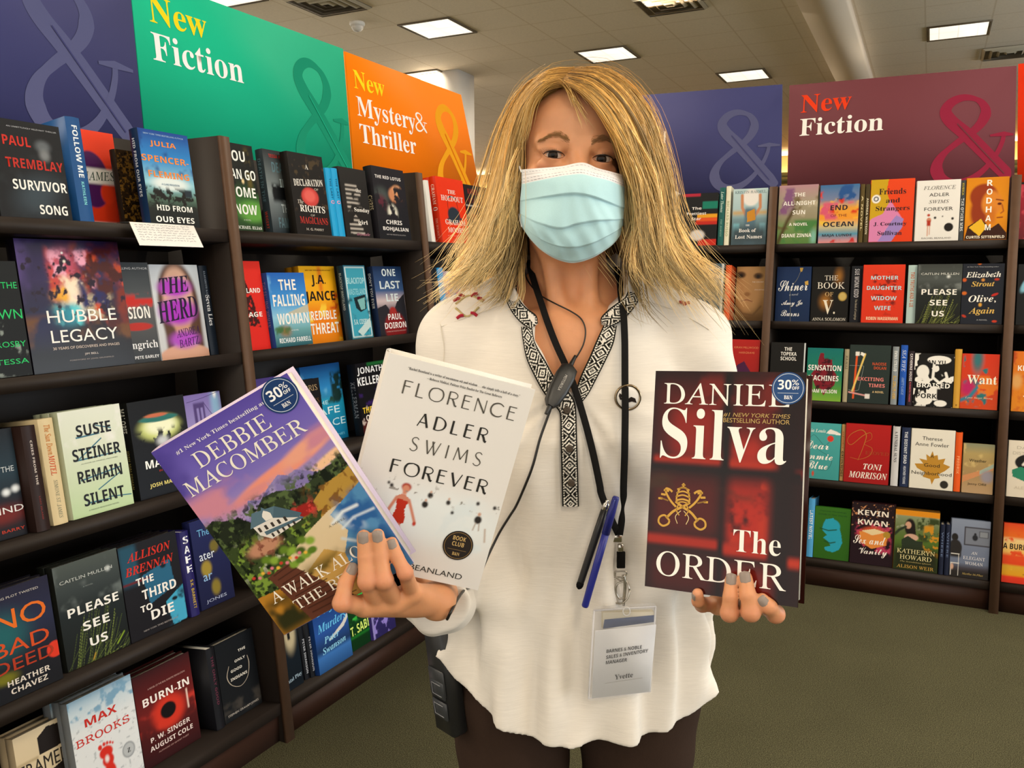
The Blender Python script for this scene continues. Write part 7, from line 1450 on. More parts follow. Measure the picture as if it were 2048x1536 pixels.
# ---------------------------------------------------------------- embroidered trim: black ribbon with white lozenges
def ribbon_col(a, s, L):
    """a: 0..1 across, s: metres along"""
    per = .026
    ph = (s % per) / per; x = np.abs(a - .5) * 2
    y = np.abs(ph - .5) * 2
    d = x * .82 + y
    wh = (np.abs(d - .30) < .10) | (np.abs(d - .72) < .09) | (np.abs(d - 1.12) < .07) | (d < .08)
    wh &= x < .66
    dots = (np.abs(x - .76) < .10) & (((s / .0034) % 1) < .62)
    edge = x > .90
    wh = (wh | dots) & ~edge
    # little stitches break the white up
    st = vnoise(s * 2600, a * 40, 3) > .25
    return np.where((wh & st)[..., None], lin('#e9e4da'), lin('#14130f'))
def ribbon(name, A, B, lift=.0022, n=260, m=30, even=.004, label=None):
    A = np.array(A); B = np.array(B)
    if even is not None:
        yb = B[:, 1]; A[:, 1] = np.minimum(A[:, 1], yb + even); A[:, 1] = np.maximum(A[:, 1], yb - even)
    P, Q = spline(A, n), spline(B, n)
    for _ in range(6):
        for T in (P, Q): T[1:-1, 1] = (T[:-2, 1] + T[2:, 1] + T[1:-1, 1]) / 3
    t = np.linspace(0, 1, m)[None, :, None]
    G = P[:, None] * (1 - t) + Q[:, None] * t
    s = np.concatenate([[0], np.cumsum(np.linalg.norm(np.diff((P + Q) / 2, axis=0), axis=1))])
    G[..., 1] -= lift + .0012 * np.sin(np.pi * t[..., 0])
    S_, Aa = np.meshgrid(s, np.linspace(0, 1, m), indexing='ij')
    mb = MB(); mb.grid(G, ribbon_col(Aa, S_, s[-1]))
    mb.grid(G + (0, .0016, 0), lin('#14130f'), flip=True)
    o = mb.build(name, M_CLOTH, blouse, True)
    return o
ribbon('trim', LAY['trim_r_in'], LAY['trim_r_out'], lift=.003)
ribbon('trim', LAY['trim_l_in'], LAY['trim_l_out'], lift=.0055, n=420)
ribbon('collar_band', LAY['col_l_in'], LAY['col_l_out'], lift=.006, even=.014)
ribbon('collar_band', LAY['col_r_in'], LAY['col_r_out'], lift=.006, even=.014)
for p in LAY['btn']:
    o = MB().lathe([(.0001, .0030), (.0012, .0022), (.0030, .0030), (.0046, .0026), (.0050, .0008), (.0046, 0)], lin('#4a4036'), n=22).build('button', M_GLOSS, blouse, True)
    o.matrix_basis = Matrix.Translation((p[0], p[1] - .0085, p[2])) @ Matrix.Rotation(math.radians(90), 4, 'X')
def stitch(pts, r, col, name='embroidery'):
    P = spline(np.array(pts) - (0, .0008, 0), 24)
    return MB().tube(P, r, lin(col), 6).build(name, M_CLOTH, blouse, True)
stitch(LAY['fl_tanA'], .0016, '#b5a473'); stitch(LAY['fl_tanB'], .0016, '#b5a473')
for i, p in enumerate(LAY['fl_red']):
    p = np.array(p); d = np.array([.0045, 0, .002 * (-1) ** i])
    stitch([p - d, p + (0, 0, .0015), p + d], .0024, '#a8283a')
for k in ('yoke', 'yoke_r', 'seam_l'):
    stitch(LAY[k], .0006, '#d5cdbf', 'seam')

# ---------------------------------------------------------------- face mask
def build_mask():
    R = np.array(MASK_ROWS); nr, nc = R.shape[:2]
    cols = np.stack([spline(R[:, j], 121) for j in range(nc)], 1)
    G = np.stack([spline(cols[i], 97) for i in range(len(cols))], 0)
    r = np.linspace(0, 5, 121)[:, None] * np.ones((1, 97)); u = np.linspace(-1, 1, 97)[None, :] * np.ones((121, 1))
    fr = np.where(r < 2, r / 2, np.where(r < 3, r - 2, np.where(r < 4, r - 3, r - 4)))
    G[..., 1] -= .0050 * fr ** 1.5 * (1 - .5 * np.abs(u) ** 4) * np.where(r > 4.9, 0, 1)
    G[..., 1] -= .0016 * np.sin(u * 13 + r * 2.6) * smooth(2, 5, r) * (1 - np.abs(u)) + .0010 * np.sin(u * 24 - r * 4) * smooth(.8, 4, r)
    G[..., 1] += .0012 * np.exp(-((r - .45) / .05) ** 2) + .0012 * np.exp(-((r - .95) / .05) ** 2)
    blue = lin('#b2d8df'); white = lin('#e6e4e6')
    C = np.where((r < 1.0)[..., None], white, blue)
    C = np.where(((r > 4.88) | (np.abs(u) > .985))[..., None], lin('#bcd6dc'), C)
    dots = ((np.floor((u + 1) * 62) % 2) == 0)
    for rr in (.22, .68, .86):
        C = np.where(((np.abs(r - rr) < .022) & dots)[..., None], lin('#8b8f98'), C)
    mb = MB(); mb.grid(G, C.reshape(-1, 3)); mb.grid(G + (0, .0014, 0), white, flip=True)
    m = mb.build('face_mask', M_MASK, person, True, PI_)
    for s, ends in ((-1, (0, -1)), (1, (0, -1))):
        j = 0 if s < 0 else -1
        a, b = G[4, j], G[-12, j]
        ear = hd(s * .078, .100, -.005)
        MB().tube(spline([a, hd(s * .076, .062, .004), ear + np.array([0, 0, .012]), ear + np.array([0, .004, -.012]), hd(s * .070, .062, -.055), b], 40), .0013, lin('#ecebe8'), 6).build('ear_loop', M_CLOTH, m, True)
build_mask()

# ---------------------------------------------------------------- hair
def build_hair():
    G = {k: spline(np.array(v), 40) for k, v in HAIR.items()}
    V, F, C = [], [], []; nv = 0
    rng = np.random.default_rng(11)
    def strand(P, r, col, sides=3):
        nonlocal nv
        n = len(P)
        rad = r * np.concatenate([np.linspace(.7, 1, 3), np.ones(n - 7), np.linspace(1, .15, 4)])
        v, f = tube_mesh(P, rad, sides, False)
        V.append(v); F.append(f[0] + nv); nv += len(v)
        C.append(np.repeat(col, sides, 0))
    root, mid, tip = lin('#a87d3e'), lin('#d6a858'), lin('#ecd094')
    def color(n, br):
        t = np.linspace(0, 1, n)[:, None]
        c = np.where(t < .35, root + (mid - root) * (t / .35), mid + (tip - mid) * ((t - .35) / .65))
        return c * br
    # under-layer: broad sheets that keep the hair opaque
    pairs = [('L1', 'L2', 620), ('L2', 'L3', 620), ('L3', 'L4', 420), ('LI', 'L1', 420), ('R1', 'R2', 680), ('R2', 'R3', 680), ('R3', 'R4', 620), ('R4', 'R5', 380),
             ('RI', 'R1', 320), ('B1', 'B2', 260), ('B2', 'B3', 260), ('B3', 'B4', 260), ('L4', 'B1', 260), ('R5', 'B4', 260), ('L4', 'R5', 120)]
    sheets = MB()
    for a, b, n in pairs:
        A, B = G[a], G[b]
        w = np.linspace(0, 1, 24)[None, :, None]
        hn = 28 if a[0] != 'B' else 36
        Q = A[:hn, None] * (1 - w) + B[:hn, None] * w
        Q = Q + np.array([0, .007, -.001])
        st = fbm(w[..., 0] * 60 + 7 * len(a) * np.ones((hn, 1)), np.linspace(0, 3, hn)[:, None] * np.ones((1, 24)), 3)
        cc = (lin('#946a32') * (.5 + .7 * st[..., None]))
        sheets.grid(Q, cc.reshape(-1, 3))
    for a, b, n in pairs:
        A, B = G[a], G[b]
        nl = max(6, n // 16)                                   # locks
        for _ in range(nl):
            w0 = rng.uniform(-.06, 1.06); lat = rng.normal(0, .0026, 3) * (.6, 1.0, .5); br0 = rng.choice([.40, .68, .95, 1.12, 1.35, 1.6], p=[.13, .20, .23, .2, .15, .09])
            ph = rng.uniform(0, 6.3); amp = rng.uniform(.0015, .0075); fq = rng.uniform(.9, 2.4); cut = rng.uniform(.74, 1.0); curl = rng.normal(0, .017)
            for _k in range(n // nl):
                w = w0 + rng.normal(0, .035)
                t = np.linspace(0, 1, 40)
                P = A * (1 - w) + B * w
                m = int(40 * min(1, cut * rng.uniform(.9, 1.02)))
                P = P[:m]; t = t[:m]
                g = smooth(.0, .75, t)[:, None]
                P = P + lat * (.4 + g) + rng.normal(0, .0016, 3) * g + rng.normal(0, .0009, 3)
                wv = np.sin(t * 6.28 * fq + ph)[:, None] * g * amp
                P = P + wv * np.array([.8, .5, .3])
                # flyaway ends
                P = P + (t[:, None] ** 4) * rng.normal(0, .007, 3) + (t[:, None] ** 3) * np.array([curl, 0, abs(curl) * .5]) * np.sin(t * 9 + ph)[:, None]
                if a[0] != 'B': P[:, 1] -= rng.uniform(0, .004)
                P = P[::2] if m % 2 else P[1::2]
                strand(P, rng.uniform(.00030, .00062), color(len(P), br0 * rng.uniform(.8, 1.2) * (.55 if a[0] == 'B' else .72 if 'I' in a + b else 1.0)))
    for k, n in (('W1', 60), ('W2', 26)):
        for _ in range(n):
            P = G[k] + rng.normal(0, .003, 3) + np.linspace(0, 1, 40)[:, None] * rng.normal(0, .006, 3) * (1, .3, 1)
            m = rng.integers(18, 40)
            strand(P[:m:2], .00034, color(len(P[:m:2]), rng.uniform(.8, 1.2)))
    # stray hairs around the outline
    for k in ('L3', 'L4', 'R4', 'R5', 'L2', 'R3'):
        for _ in range(34):
            t = np.linspace(0, 1, 40)[:, None]
            P = G[k] + rng.normal(0, .006, 3) + t * rng.normal(0, .016, 3) + (t ** 2) * rng.normal(0, .022, 3)
            m = rng.integers(24, 40); s0 = rng.integers(0, 12)
            strand(P[s0:m:2] if m - s0 > 18 else P[::2], .00022, color(len(P[s0:m:2] if m - s0 > 18 else P[::2]), rng.uniform(.9, 1.35)))
    v = np.concatenate(V + sheets.v); c = np.concatenate(C + sheets.c)
    f = F + [x + nv for x in sheets.f]
    me = mesh_from('hair', v, f, None, c, True); me.materials.append(M_HAIR)
    return link('hair', me, person, PI_)
build_hair()
# ---------------------------------------------------------------- the three held books
def sticker(parent, w, h, t, uc, vc, r, lines, base, ring, txt, y=-.0012):
    mb = MB(); x0, z0 = (uc - .5) * w, (1 - vc) * h
    a = np.linspace(0, 2 * np.pi, 49)[:-1]
    def disc(rr, yy, col): mb.poly([(x0 + rr * math.cos(q), z0 + rr * math.sin(q)) for q in a], yy, lin(col))
    disc(r, y, base)
    rim = np.array([(x0 + r * math.cos(q), z0 + r * math.sin(q)) for q in np.linspace(0, 2 * np.pi, 49)])
    put_stroke(mb, np.array([(x0, z0)]) + (rim - (x0, z0)) * .90, r * .035, y - .0002, ring)
    P = np.stack([rim[:, 0], np.full(49, y), rim[:, 1]], -1)
    mb.grid(np.stack([P, P + (0, .0008, 0)]), lin(base), flip=False)
    put_stroke(mb, np.array([(x0 - r * .62, z0 - r * .30), (x0 + r * .62, z0 - r * .30)]), r * .025, y - .0002, ring)
    for st, s, dx, dz, tw, th in lines:
        put_text(mb, s, st, x0 + dx * r, z0 + dz * r, tw * r, th * r, y - .0003, txt, res=5)
    return mb.build('sticker', M_JACKET, parent)

def held(M, w, h, t, sp, label):
    r = empty('book', M=Matrix(M)); tag(r, label, 'book', 'books held up by the woman')
    jk = make_jacket(w, h, t, sp).build('dust_jacket', M_GLOSS if sp.get('gl') else M_JACKET, r)
    make_pages(w, h, t).build('page_block', M_PAGES, r)
    return r, jk
w, h = .160, .236
mac = dict(c='#cdbfd6', q=220, res=6, ops=[
    ('g', [(0, '#5a4aa6'), (.14, '#6a5cb4'), (.28, '#7a6cba'), (.38, '#9c86bc'), (.46, '#a58ab4'), (1, '#8a7aa8')]),
    ('n', 2.2, '#4d3f98', .5, .75, (0, .25)),
    ('e', .62, .345, .34, .035, '#e8927c', .09, -.10), ('e', .86, .31, .22, .035, '#e6a088', .08, -.14), ('e', .92, .40, .16, .02, '#efc098', .06, -.2), ('e', .36, .37, .16, .02, '#d88a88', .06, -.1),
    ('n', 4, '#efb08a', .55, .75, (.29, .42), .6, (.45, 1)), ('n', 5, '#c98498', .55, .75, (.26, .40), .6),
    ('p', [(.22, .47), (.33, .385), (.40, .41), (.50, .375), (.585, .352), (.64, .375), (.70, .37), (.80, .42), (.95, .47), (1, .49), (1, .56), (.2, .56)], '#8276ae'),
    ('n', 9, '#a294c0', .56, .70, (.37, .48), 1.4, (.25, .9)),
    ('p', [(-.02, .40), (.06, .385), (.12, .41), (.20, .43), (.26, .47), (.3, .62), (-.02, .64)], '#2d3626'),
    ('p', [(.34, .44), (.42, .405), (.52, .41), (.60, .44), (.7, .455), (.80, .43), (.92, .425), (1, .41), (1, .60), (.34, .62)], '#3d4a30'),
    ('n', 26, '#5f7344', .52, .62, (.40, .56)), ('n', 34, '#1f281c', .56, .66, (.40, .60)),
    ('p', [(.68, .53), (.80, .49), (.95, .48), (1, .47), (1, .56), (.78, .60), (.66, .62)], '#b08a3c'), ('n', 20, '#8a5f28', .54, .64, (.47, .62), 1, (.66, 1)),
    ('p', [(0, .52), (.30, .56), (.55, .58), (.70, .58), (.56, .68), (.36, .72), (.30, .82), (0, .82)], '#43552c'),
    ('n', 28, '#7d9a3c', .54, .64, (.54, .82), 1, (0, .6)), ('n', 34, '#1e2a16', .56, .66, (.52, .82), 1, (0, .6)), ('n', 24, '#b4b8a0', .66, .72, (.55, .70), 1, (0, .4)),
    ('e', .24, .60, .12, .035, '#b88468', .04), ('n', 26, '#8a5040', .52, .62, (.56, .65), 1, (.12, .36)),
    ('e', .59, .545, .085, .028, '#9c2622', .02), ('n', 30, '#c8403a', .6, .66, (.51, .58), 1, (.5, .68)),
    ('p', [(.33, .70), (.52, .64), (.72, .60), (.92, .585), (1, .58), (1, 1), (.44, 1), (.34, .80)], '#d6c19c'),
    ('p', [(.72, .62), (.86, .585), (1, .555), (1, 1), (.70, 1), (.64, .82), (.76, .72)], '#4f86b4'),
    ('e', .80, .68, .10, .03, '#c3d2dc', .05, .9), ('n', 7, '#2f62a0', .5, .66, (.58, 1), 1, (.78, 1)), ('l', [(.70, .66), (.80, .635), (.90, .64)], .018, '#dfe6ea', .012), ('l', [(.74, .70), (.84, .68), (.98, .69)], .012, '#cfdce6', .012), ('l', [(.70, .74), (.80, .80)], .016, '#c9d6de', .014),
    ('p', [(.36, .80), (.56, .74), (.66, .80), (.62, 1), (.40, 1)], '#c29a52'), ('n', 5, '#6a5a24', .50, .68, (.78, 1), 1, (.36, .74)),
    ('p', [(0, .79), (.16, .80), (.28, .90), (.30, 1), (0, 1)], '#b07a28'), ('n', 4, '#3a3a1c', .46, .6, (.84, 1), 1, (0, .4)),
    ('p', [(.14, .73), (.30, .715), (.56, 1), (.22, 1)], '#6e4030')] +
    [('l', [(.18 + .008 * k, .735 + .026 * k), (.31 + .030 * k, .725 + .028 * k)], .006, '#43251c', .004) for k in range(10)] +
    [('e', .20 + .045 * k, .655 + .02 * (k % 3), .032, .018, ['#6a8a2c', '#86a83c', '#4f6a24'][k % 3], .015) for k in range(8)] +
    [('e', .34 + .05 * k, .735 - .006 * k, .034, .016, ['#7ea03a', '#5f8428'][k % 2], .012) for k in range(4)] +
    [('e', .06 + .035 * k, .70 + .012 * (k % 2), .012, .007, ['#c03a30', '#d87a8a', '#e0b040'][k % 3], .006) for k in range(12)],
    polys=[([(.255, .500), (.295, .455), (.470, .480), (.560, .545), (.545, .575), (.320, .585), (.265, .545)], '#d9d4cc'),
           ([(.235, .500), (.300, .442), (.450, .462), (.400, .505)], '#56707e'), ([(.400, .505), (.450, .462), (.575, .548), (.545, .560)], '#4a6270'),
           ([(.300, .540), (.560, .560), (.572, .572), (.300, .558)], '#4f6876'),
           ([(.345, .478), (.375, .448), (.405, .480), (.400, .505), (.350, .502)], '#e2ddd4'), ([(.335, .480), (.375, .438), (.415, .482), (.375, .456)], '#56707e')] +
          [([(.275 + .045 * k, .512 + .003 * k), (.292 + .045 * k, .513 + .003 * k), (.292 + .045 * k, .535 + .003 * k), (.275 + .045 * k, .534 + .003 * k)], '#3a3430') for k in range(5)] +
          [([(.330 + .040 * k, .562), (.344 + .040 * k, .562), (.344 + .040 * k, .580), (.330 + .040 * k, .580)], '#3a3430') for k in range(5)],
    tx=[('b', '#1 New York Times bestselling author', .50, .057, .74, .022, '#e9e4ee'), ('u', 'DEBBIE', .468, .127, .54, .070, '#efe9dc'), ('u', 'MACOMBER', .478, .217, .87, .070, '#efe9dc'),
        ('u', 'A NOVEL', .73, .664, .13, .010, '#5d5848'), ('u', 'A WALK ALONG', .50, .822, .86, .056, '#f2ece0'), ('u', 'THE BEACH', .50, .902, .64, .050, '#f2ece0')])
r, jk = held(HELD_MAC, w, h, .030, mac, 'purple seaside-cottage hardcover held fanned out, with a round blue discount sticker')
sticker(jk, w, h, .03, .889, .066, .0185, [('sb', '30', -.22, .22, .82, .60), ('sb', '%', .42, .36, .42, .34), ('sb', 'OFF', .44, .02, .42, .20), ('b', 'B&N', .02, -.56, .50, .24)], '#1d3a6a', '#c3cfe0', '#f4f5f8')
flo = dict(c='#dcd8d2', q=170, res=6, ops=[
    g1('#dfdcd8', '#dad8d6'), ('e', .6, .70, .5, .13, '#dde4e6', .3), ('n', 6, '#d6e0e4', .56, .75, (.58, .82)),
    ('e', .335, .583, .033, .019, '#a5301f', .010), ('e', .335, .592, .024, .018, '#cf8a70', .008), ('r', .318, .600, .346, .622, '#cf8a70', .008),
    ('p', [(.288, .632), (.318, .620), (.345, .622), (.372, .636), (.376, .66), (.286, .655)], '#c9826a'),
    ('p', [(.290, .645), (.372, .648), (.360, .690), (.374, .725), (.378, .752), (.352, .768), (.300, .762), (.288, .735), (.302, .695)], '#b5301c'),
    ('l', [(.288, .640), (.262, .690), (.246, .728)], .022, '#c9826a', .006), ('l', [(.374, .642), (.410, .690), (.448, .742)], .020, '#c9826a', .006),
    ('l', [(.312, .765), (.318, .800)], .030, '#c9826a', .006), ('l', [(.344, .768), (.346, .796)], .026, '#c9826a', .006), ('e', .447, .748, .012, .01, '#b5301c', .006)] +
    [('e', x, y, s * 1.5, s * 1.15, '#3d3936', .008) for x, y, s in ((.485, .645, .014), (.505, .597, .012), (.636, .612, .010), (.865, .662, .017), (.835, .585, .008), (.955, .588, .008), (.235, .590, .008), (.212, .580, .006), (.68, .655, .007))] +
    [('e', x, y - s, s * .7, s * .55, '#c49a84', .006) for x, y, s in ((.485, .636, .012), (.505, .590, .010), (.636, .604, .010), (.865, .650, .016))] +
    [('l', [(.855, .68), (.848, .715)], .008, '#a89a90', .005), ('l', [(.880, .68), (.888, .712)], .008, '#a89a90', .005), ('l', [(.93, .70), (.95, .76)], .012, '#b8a89c', .006), ('n', 30, '#8a857f', .72, .76, (.56, .62))],
    tx=[('b', '\u201cRachel Beanland is a writer of uncommon wit and wisdom . . . she simply tells a hell of a story.\u201d', .527, .047, .765, .015, '#3a3a3a'),
        ('b', '\u2014Rebecca Makkai, Pulitzer Prize finalist for The Great Believers', .537, .070, .515, .013, '#3a3a3a'),
        ('n', 'FLORENCE', .532, .133, .765, .060, '#55534e'), ('n', 'ADLER', .534, .261, .482, .060, '#2f2e2c'), ('n', 'SWIMS', .532, .377, .492, .060, '#55534e'), ('n', 'FOREVER', .534, .498, .662, .060, '#2f2e2c'),
        ('n', 'RACHEL BEANLAND', .535, .952, .66, .027, '#3a3937')])
# slender capitals with wide spaces, as printed on the jacket: drawn stroke by stroke
def thin_caps(s, u0, u1, v0, v1, col, thick, thin):
    n = len(s); st = []
    wid = {'F': .62, 'L': .55, 'O': 1.08, 'R': .72, 'E': .58, 'N': .80, 'C': .95, 'A': .80, 'D': .85, 'S': .62, 'W': 1.15, 'I': .18, 'M': 1.02, 'V': .80}
    gap = .40 if n > 6 else .55
    tot = sum(wid[c] for c in s) + gap * (n - 1); k = (u1 - u0) / tot; x = u0
    Y = lambda t: v0 + (v1 - v0) * t
    for c in s:
        w_ = wid[c] * k; X = lambda t: x + w_ * t
        def L(a, b, wd): st.append(([(X(a[0]), Y(a[1])), (X(b[0]), Y(b[1]))], wd, col))
        def Cv(pts, wd): st.append(([(X(a), Y(b)) for a, b in pts], wd, col))
        if c in 'FELRD': L((.04, 0), (.04, 1), thick)
        if c == 'F': L((0, .02), (1, .02), thin); L((0, .40), (.8, .40), thin)
        if c == 'E': L((0, .02), (1, .02), thin); L((0, .40), (.85, .40), thin); L((0, .98), (1, .98), thin)
        if c == 'L': L((0, .98), (1, .98), thin)
        if c == 'O': Cv([(.5, 0), (.14, .13), (0, .5), (.14, .87), (.5, 1), (.86, .87), (1, .5), (.86, .13), (.5, 0)], [thin, thick, thin, thin, thick, thin])
        if c == 'C': Cv([(.98, .16), (.72, .02), (.42, .02), (.12, .18), (0, .5), (.12, .82), (.42, .98), (.74, .98), (1, .84)], [thin, thick, thick, thin])
        if c == 'R': Cv([(.04, .02), (.55, .02), (.86, .16), (.86, .36), (.55, .50), (.04, .50)], thin); Cv([(.40, .50), (.62, .72), (.80, .95), (1, 1.0)], thick)
        if c == 'D': Cv([(.04, .02), (.45, .02), (.86, .2), (1, .5), (.86, .8), (.45, .98), (.04, .98)], [thin, thin, thick, thin, thin])
        if c == 'N': L((.04, 1), (.04, 0), thin); L((.04, 0), (.96, 1), thick); L((.96, 1), (.96, 0), thin)
        if c == 'A': L((0, 1), (.5, 0), thin); L((.5, 0), (1, 1), thick); L((.16, .68), (.84, .68), thin)
        if c == 'V': L((0, 0), (.5, 1), thick); L((.5, 1), (1, 0), thin)
        if c == 'W': L((0, 0), (.28, 1), thick); L((.28, 1), (.58, 0), thin); L((.44, 0), (.72, 1), thick); L((.72, 1), (1, 0), thin)
        if c == 'M': L((0, 1), (.12, 0), thin); L((.12, 0), (.5, .85), thick); L((.5, .85), (.88, 0), thin); L((.88, 0), (1, 1), thick)
        if c == 'I': L((.5, 0), (.5, 1), thick)
        if c == 'S': Cv([(.92, .12), (.62, 0), (.25, .06), (.12, .25), (.35, .44), (.75, .58), (.92, .78), (.70, .97), (.32, 1), (.02, .88)], [thin, thin, thick, thin, thin])
        x += w_ + gap * k
    return st
flo['tx'] = [t for t in flo['tx'] if t[1] not in ('FLORENCE', 'ADLER', 'SWIMS', 'FOREVER')]
flo['strokes'] = thin_caps('FLORENCE', .146, .915, .102, .164, '#57544e', .011, .006) + thin_caps('ADLER', .296, .772, .230, .292, '#2f2e2c', .015, .007) + \
    thin_caps('SWIMS', .286, .776, .346, .409, '#57544e', .010, .006) + thin_caps('FOREVER', .200, .866, .467, .530, '#2f2e2c', .015, .007)
r, jk = held(HELD_FLO, w, h, .030, flo, 'white hardcover with a red-suited swimmer, held behind the purple seaside book')
sticker(jk, w, h, .03, .779, .803, .0168, [('sb', 'BOOK', -.02, .50, .86, .30), ('sb', 'CLUB', -.02, .10, .80, .30), ('b', 'B&N', 0, -.58, .50, .22)], '#2a2523', '#8a7048', '#c3a56c')
w, h = .162, .237
order = dict(c='#2a0d0a', k=.62, gl=1, q=220, res=7, ops=[
    ('g', [(0, '#2a1013'), (.5, '#3a1414'), (1, '#35100f')]),
    ('r', .03, .05, .46, .40, '#6a1a16', .08), ('r', .55, .04, .82, .40, '#7a1d15', .07), ('n', 5, '#8c231a', .5, .7, (.02, .42), 1, (.1, .9)),
    ('r', .14, .16, .44, .395, '#a82418', .07), ('r', .55, .30, .74, .41, '#c42c18', .06),
    ('r', .02, .395, .48, .425, '#c23018', .02), ('r', .53, .392, .86, .440, '#cc3318', .025), ('r', .95, .43, 1.02, .455, '#c42c18', .02),
    ('r', .0, .43, 1, .475, '#1e1014', .02), ('r', .485, .0, .535, 1, '#1d0f12', .025), ('r', .84, .0, .95, 1, '#2b1112', .05),
    ('r', .04, .49, .47, .74, '#6e1a14', .06), ('r', .54, .49, .80, .77, '#b52616', .05), ('n', 6, '#e0401c', .50, .66, (.50, .76), 1, (.54, .78)), ('r', .56, .575, .76, .755, '#cf2c17', .05),
    ('n', 7, '#5a3420', .56, .8, (.47, .56), .5),('n', 9, '#5a1410', .5, .8, (.5, .76), 1, (.54, .8)),
    ('r', .0, .755, .48, .800, '#c02c16', .018), ('r', .52, .765, .80, .815, '#cc3017', .02), ('r', .93, .80, 1.02, .84, '#d83a1c', .02),
    ('r', .0, .805, .50, .84, '#3a1513', .02), ('r', .04, .85, .46, 1, '#631613', .06), ('r', .54, .86, .84, 1, '#8f1d15', .05)],
    tx=[('u', 'DANIEL', .487, .105, .835, .100, '#f1ece6'), ('n', '#1 NEW YORK TIMES', .698, .195, .425, .020, '#b99a5c', 0, .25), ('n', 'BESTSELLING AUTHOR', .698, .219, .425, .020, '#b99a5c'),
        ('l', 'Silva', .480, .288, .835, .235, '#f3eee8'), ('l', 'The', .735, .748, .300, .096, '#f3eee8'), ('u', 'ORDER', .500, .885, .850, .112, '#f3eee8')])
GO, GD = '#c99a3c', '#8a6222'
cs = []
def K(pts, wd, c=GO): cs.append((pts, wd, c))
K([(.237, .515), (.237, .535)], .012); K([(.225, .523), (.250, .523)], .008)
for k, yy in enumerate((.545, .562, .579)): K([(.195 - .004 * k, yy), (.237, yy - .010), (.280 + .004 * k, yy)], .010)
K([(.192, .590), (.200, .560), (.215, .540), (.237, .534), (.260, .540), (.276, .560), (.284, .590)], .011); K([(.188, .596), (.237, .588), (.288, .596)], .012); K([(.195, .606), (.237, .600), (.282, .606)], .008)
for s in (-1, 1):
    m = lambda x: .237 + s * x
    K([(m(.110), .680), (m(.060), .645), (m(.0), .622), (m(-.05), .600)], .016)                               # key shaft
    K([(m(.085), .690), (m(.120), .668), (m(.155), .678), (m(.160), .702), (m(.130), .716), (m(.095), .706), (m(.085), .690)], .013)   # bow
    K([(m(.045), .625), (m(.075), .606), (m(.100), .585), (m(.120), .560), (m(.118), .545), (m(.095), .548), (m(.075), .558)], .014)
    for q in range(3): K([(m(.098 + .022 * q), .556 + .018 * q), (m(.135 + .018 * q), .552 + .020 * q)], .014)
    K([(m(.03), .615), (m(.04), .640), (m(.02), .662)], .008); K([(m(.10), .600), (m(.160), .588)], .010, GD)
    K([(m(.01), .640), (m(.045), .668), (m(.03), .700)], .005, '#d9c08a')
order['strokes'] = cs
r, jk = held(HELD_ORD, w, h, .034, order, 'dark red window hardcover with big white author name, held up alone')
sticker(jk, w, h, .034, .893, .071, .0168, [('sb', '30', -.22, .22, .82, .60), ('sb', '%', .42, .36, .42, .34), ('sb', 'OFF', .44, .02, .42, .20), ('b', 'B&N', .02, -.56, .50, .24)], '#27497c', '#c3cfe0', '#f4f5f8')
# ---------------------------------------------------------------- lanyard, badge, pens, radio, cable, pin
def strap(mb, pts, width, thick, col, n=140, lift=.003, twist=None):
    P = spline(np.array(pts), n)
    for _ in range(400): P[1:-1, 1] = np.minimum((P[:-2, 1] + P[2:, 1]) / 2, P[1:-1, 1])
    P[:, 1] -= lift
    T = np.gradient(P, axis=0); T /= np.linalg.norm(T, axis=1, keepdims=True)
    nrm = np.tile(np.array([0, -1.0, 0]), (n, 1)); sd = np.cross(T, nrm); sd /= np.linalg.norm(sd, axis=1, keepdims=True)
    wd = np.full(n, width)
    if twist: wd = width * (1 - .55 * np.exp(-((np.linspace(0, 1, n) - twist) / .03) ** 2))
    A = P + sd * wd[:, None] / 2; B = P - sd * wd[:, None] / 2
    b = np.array([0, thick, 0])
    G = np.stack([A, B, B + b, A + b, A], 1)
    mb.grid(G, lin(col), flip=True)
    return P
lany = empty('lanyard', LAY['strap_r'][-1]); PL_ = Matrix.Translation(-Vector(LAY['strap_r'][-1]))
tag(lany, 'black neck lanyard hanging down the front of the white blouse', 'lanyard')
mb = MB(); Pl = strap(mb, LAY['strap_l'], .0088, .0012, '#191817', lift=.0065)
mb.build('strap', M_DARKCLOTH, lany, False, PL_)
mb = MB(); Pr = strap(mb, LAY['strap_r'], .0088, .0012, '#191817', lift=.009, twist=.86)
mb.build('strap', M_DARKCLOTH, lany, False, PL_)
c = np.array(LAY['clip']); YC = c[:, 1].mean(); ST = lin('#b9b4aa')
MB().box((c[0][0] - .0075, YC - .004, c[0][2] - .006), (c[0][0] + .006, YC + .002, c[0][2] + .006), ST, bev=.001).build('crimp', M_METAL, lany, False, PL_)
mb = MB(); mb.box((c[1][0] - .0038, YC - .003, c[1][2] - .007), (c[1][0] + .0038, YC + .001, c[1][2] + .004), ST, bev=.001).build('metal_tip', M_METAL, lany, False, PL_)
mb = MB(); mb.box((c[2][0] - .0055, YC - .0022, c[2][2]), (c[2][0] + .0055, YC + .0022, c[1][2] - .007), lin('#151413'), bev=.0008).build('loop_strap', M_DARKCLOTH, lany, False, PL_)
dr = c[3]
MB().tube(spline([dr + (-.007, 0, .004), dr + (.007, 0, .004), dr + (.0065, 0, -.002), dr + (0, 0, -.008), dr + (-.0065, 0, -.002), dr + (-.007, 0, .004)], 40), .0010, ST, 8).build('swivel_ring', M_METAL, lany, True, PL_)
a = np.linspace(0, 2 * np.pi, 40); rg = c[5]
MB().tube(np.stack([rg[0] + .0135 * np.cos(a), YC - .003 + .004 * np.sin(a), rg[2] + .0165 * np.sin(a)], -1), .0012, ST, 8).build('key_ring', M_METAL, lany, True, PL_)
cl_ = c[4]
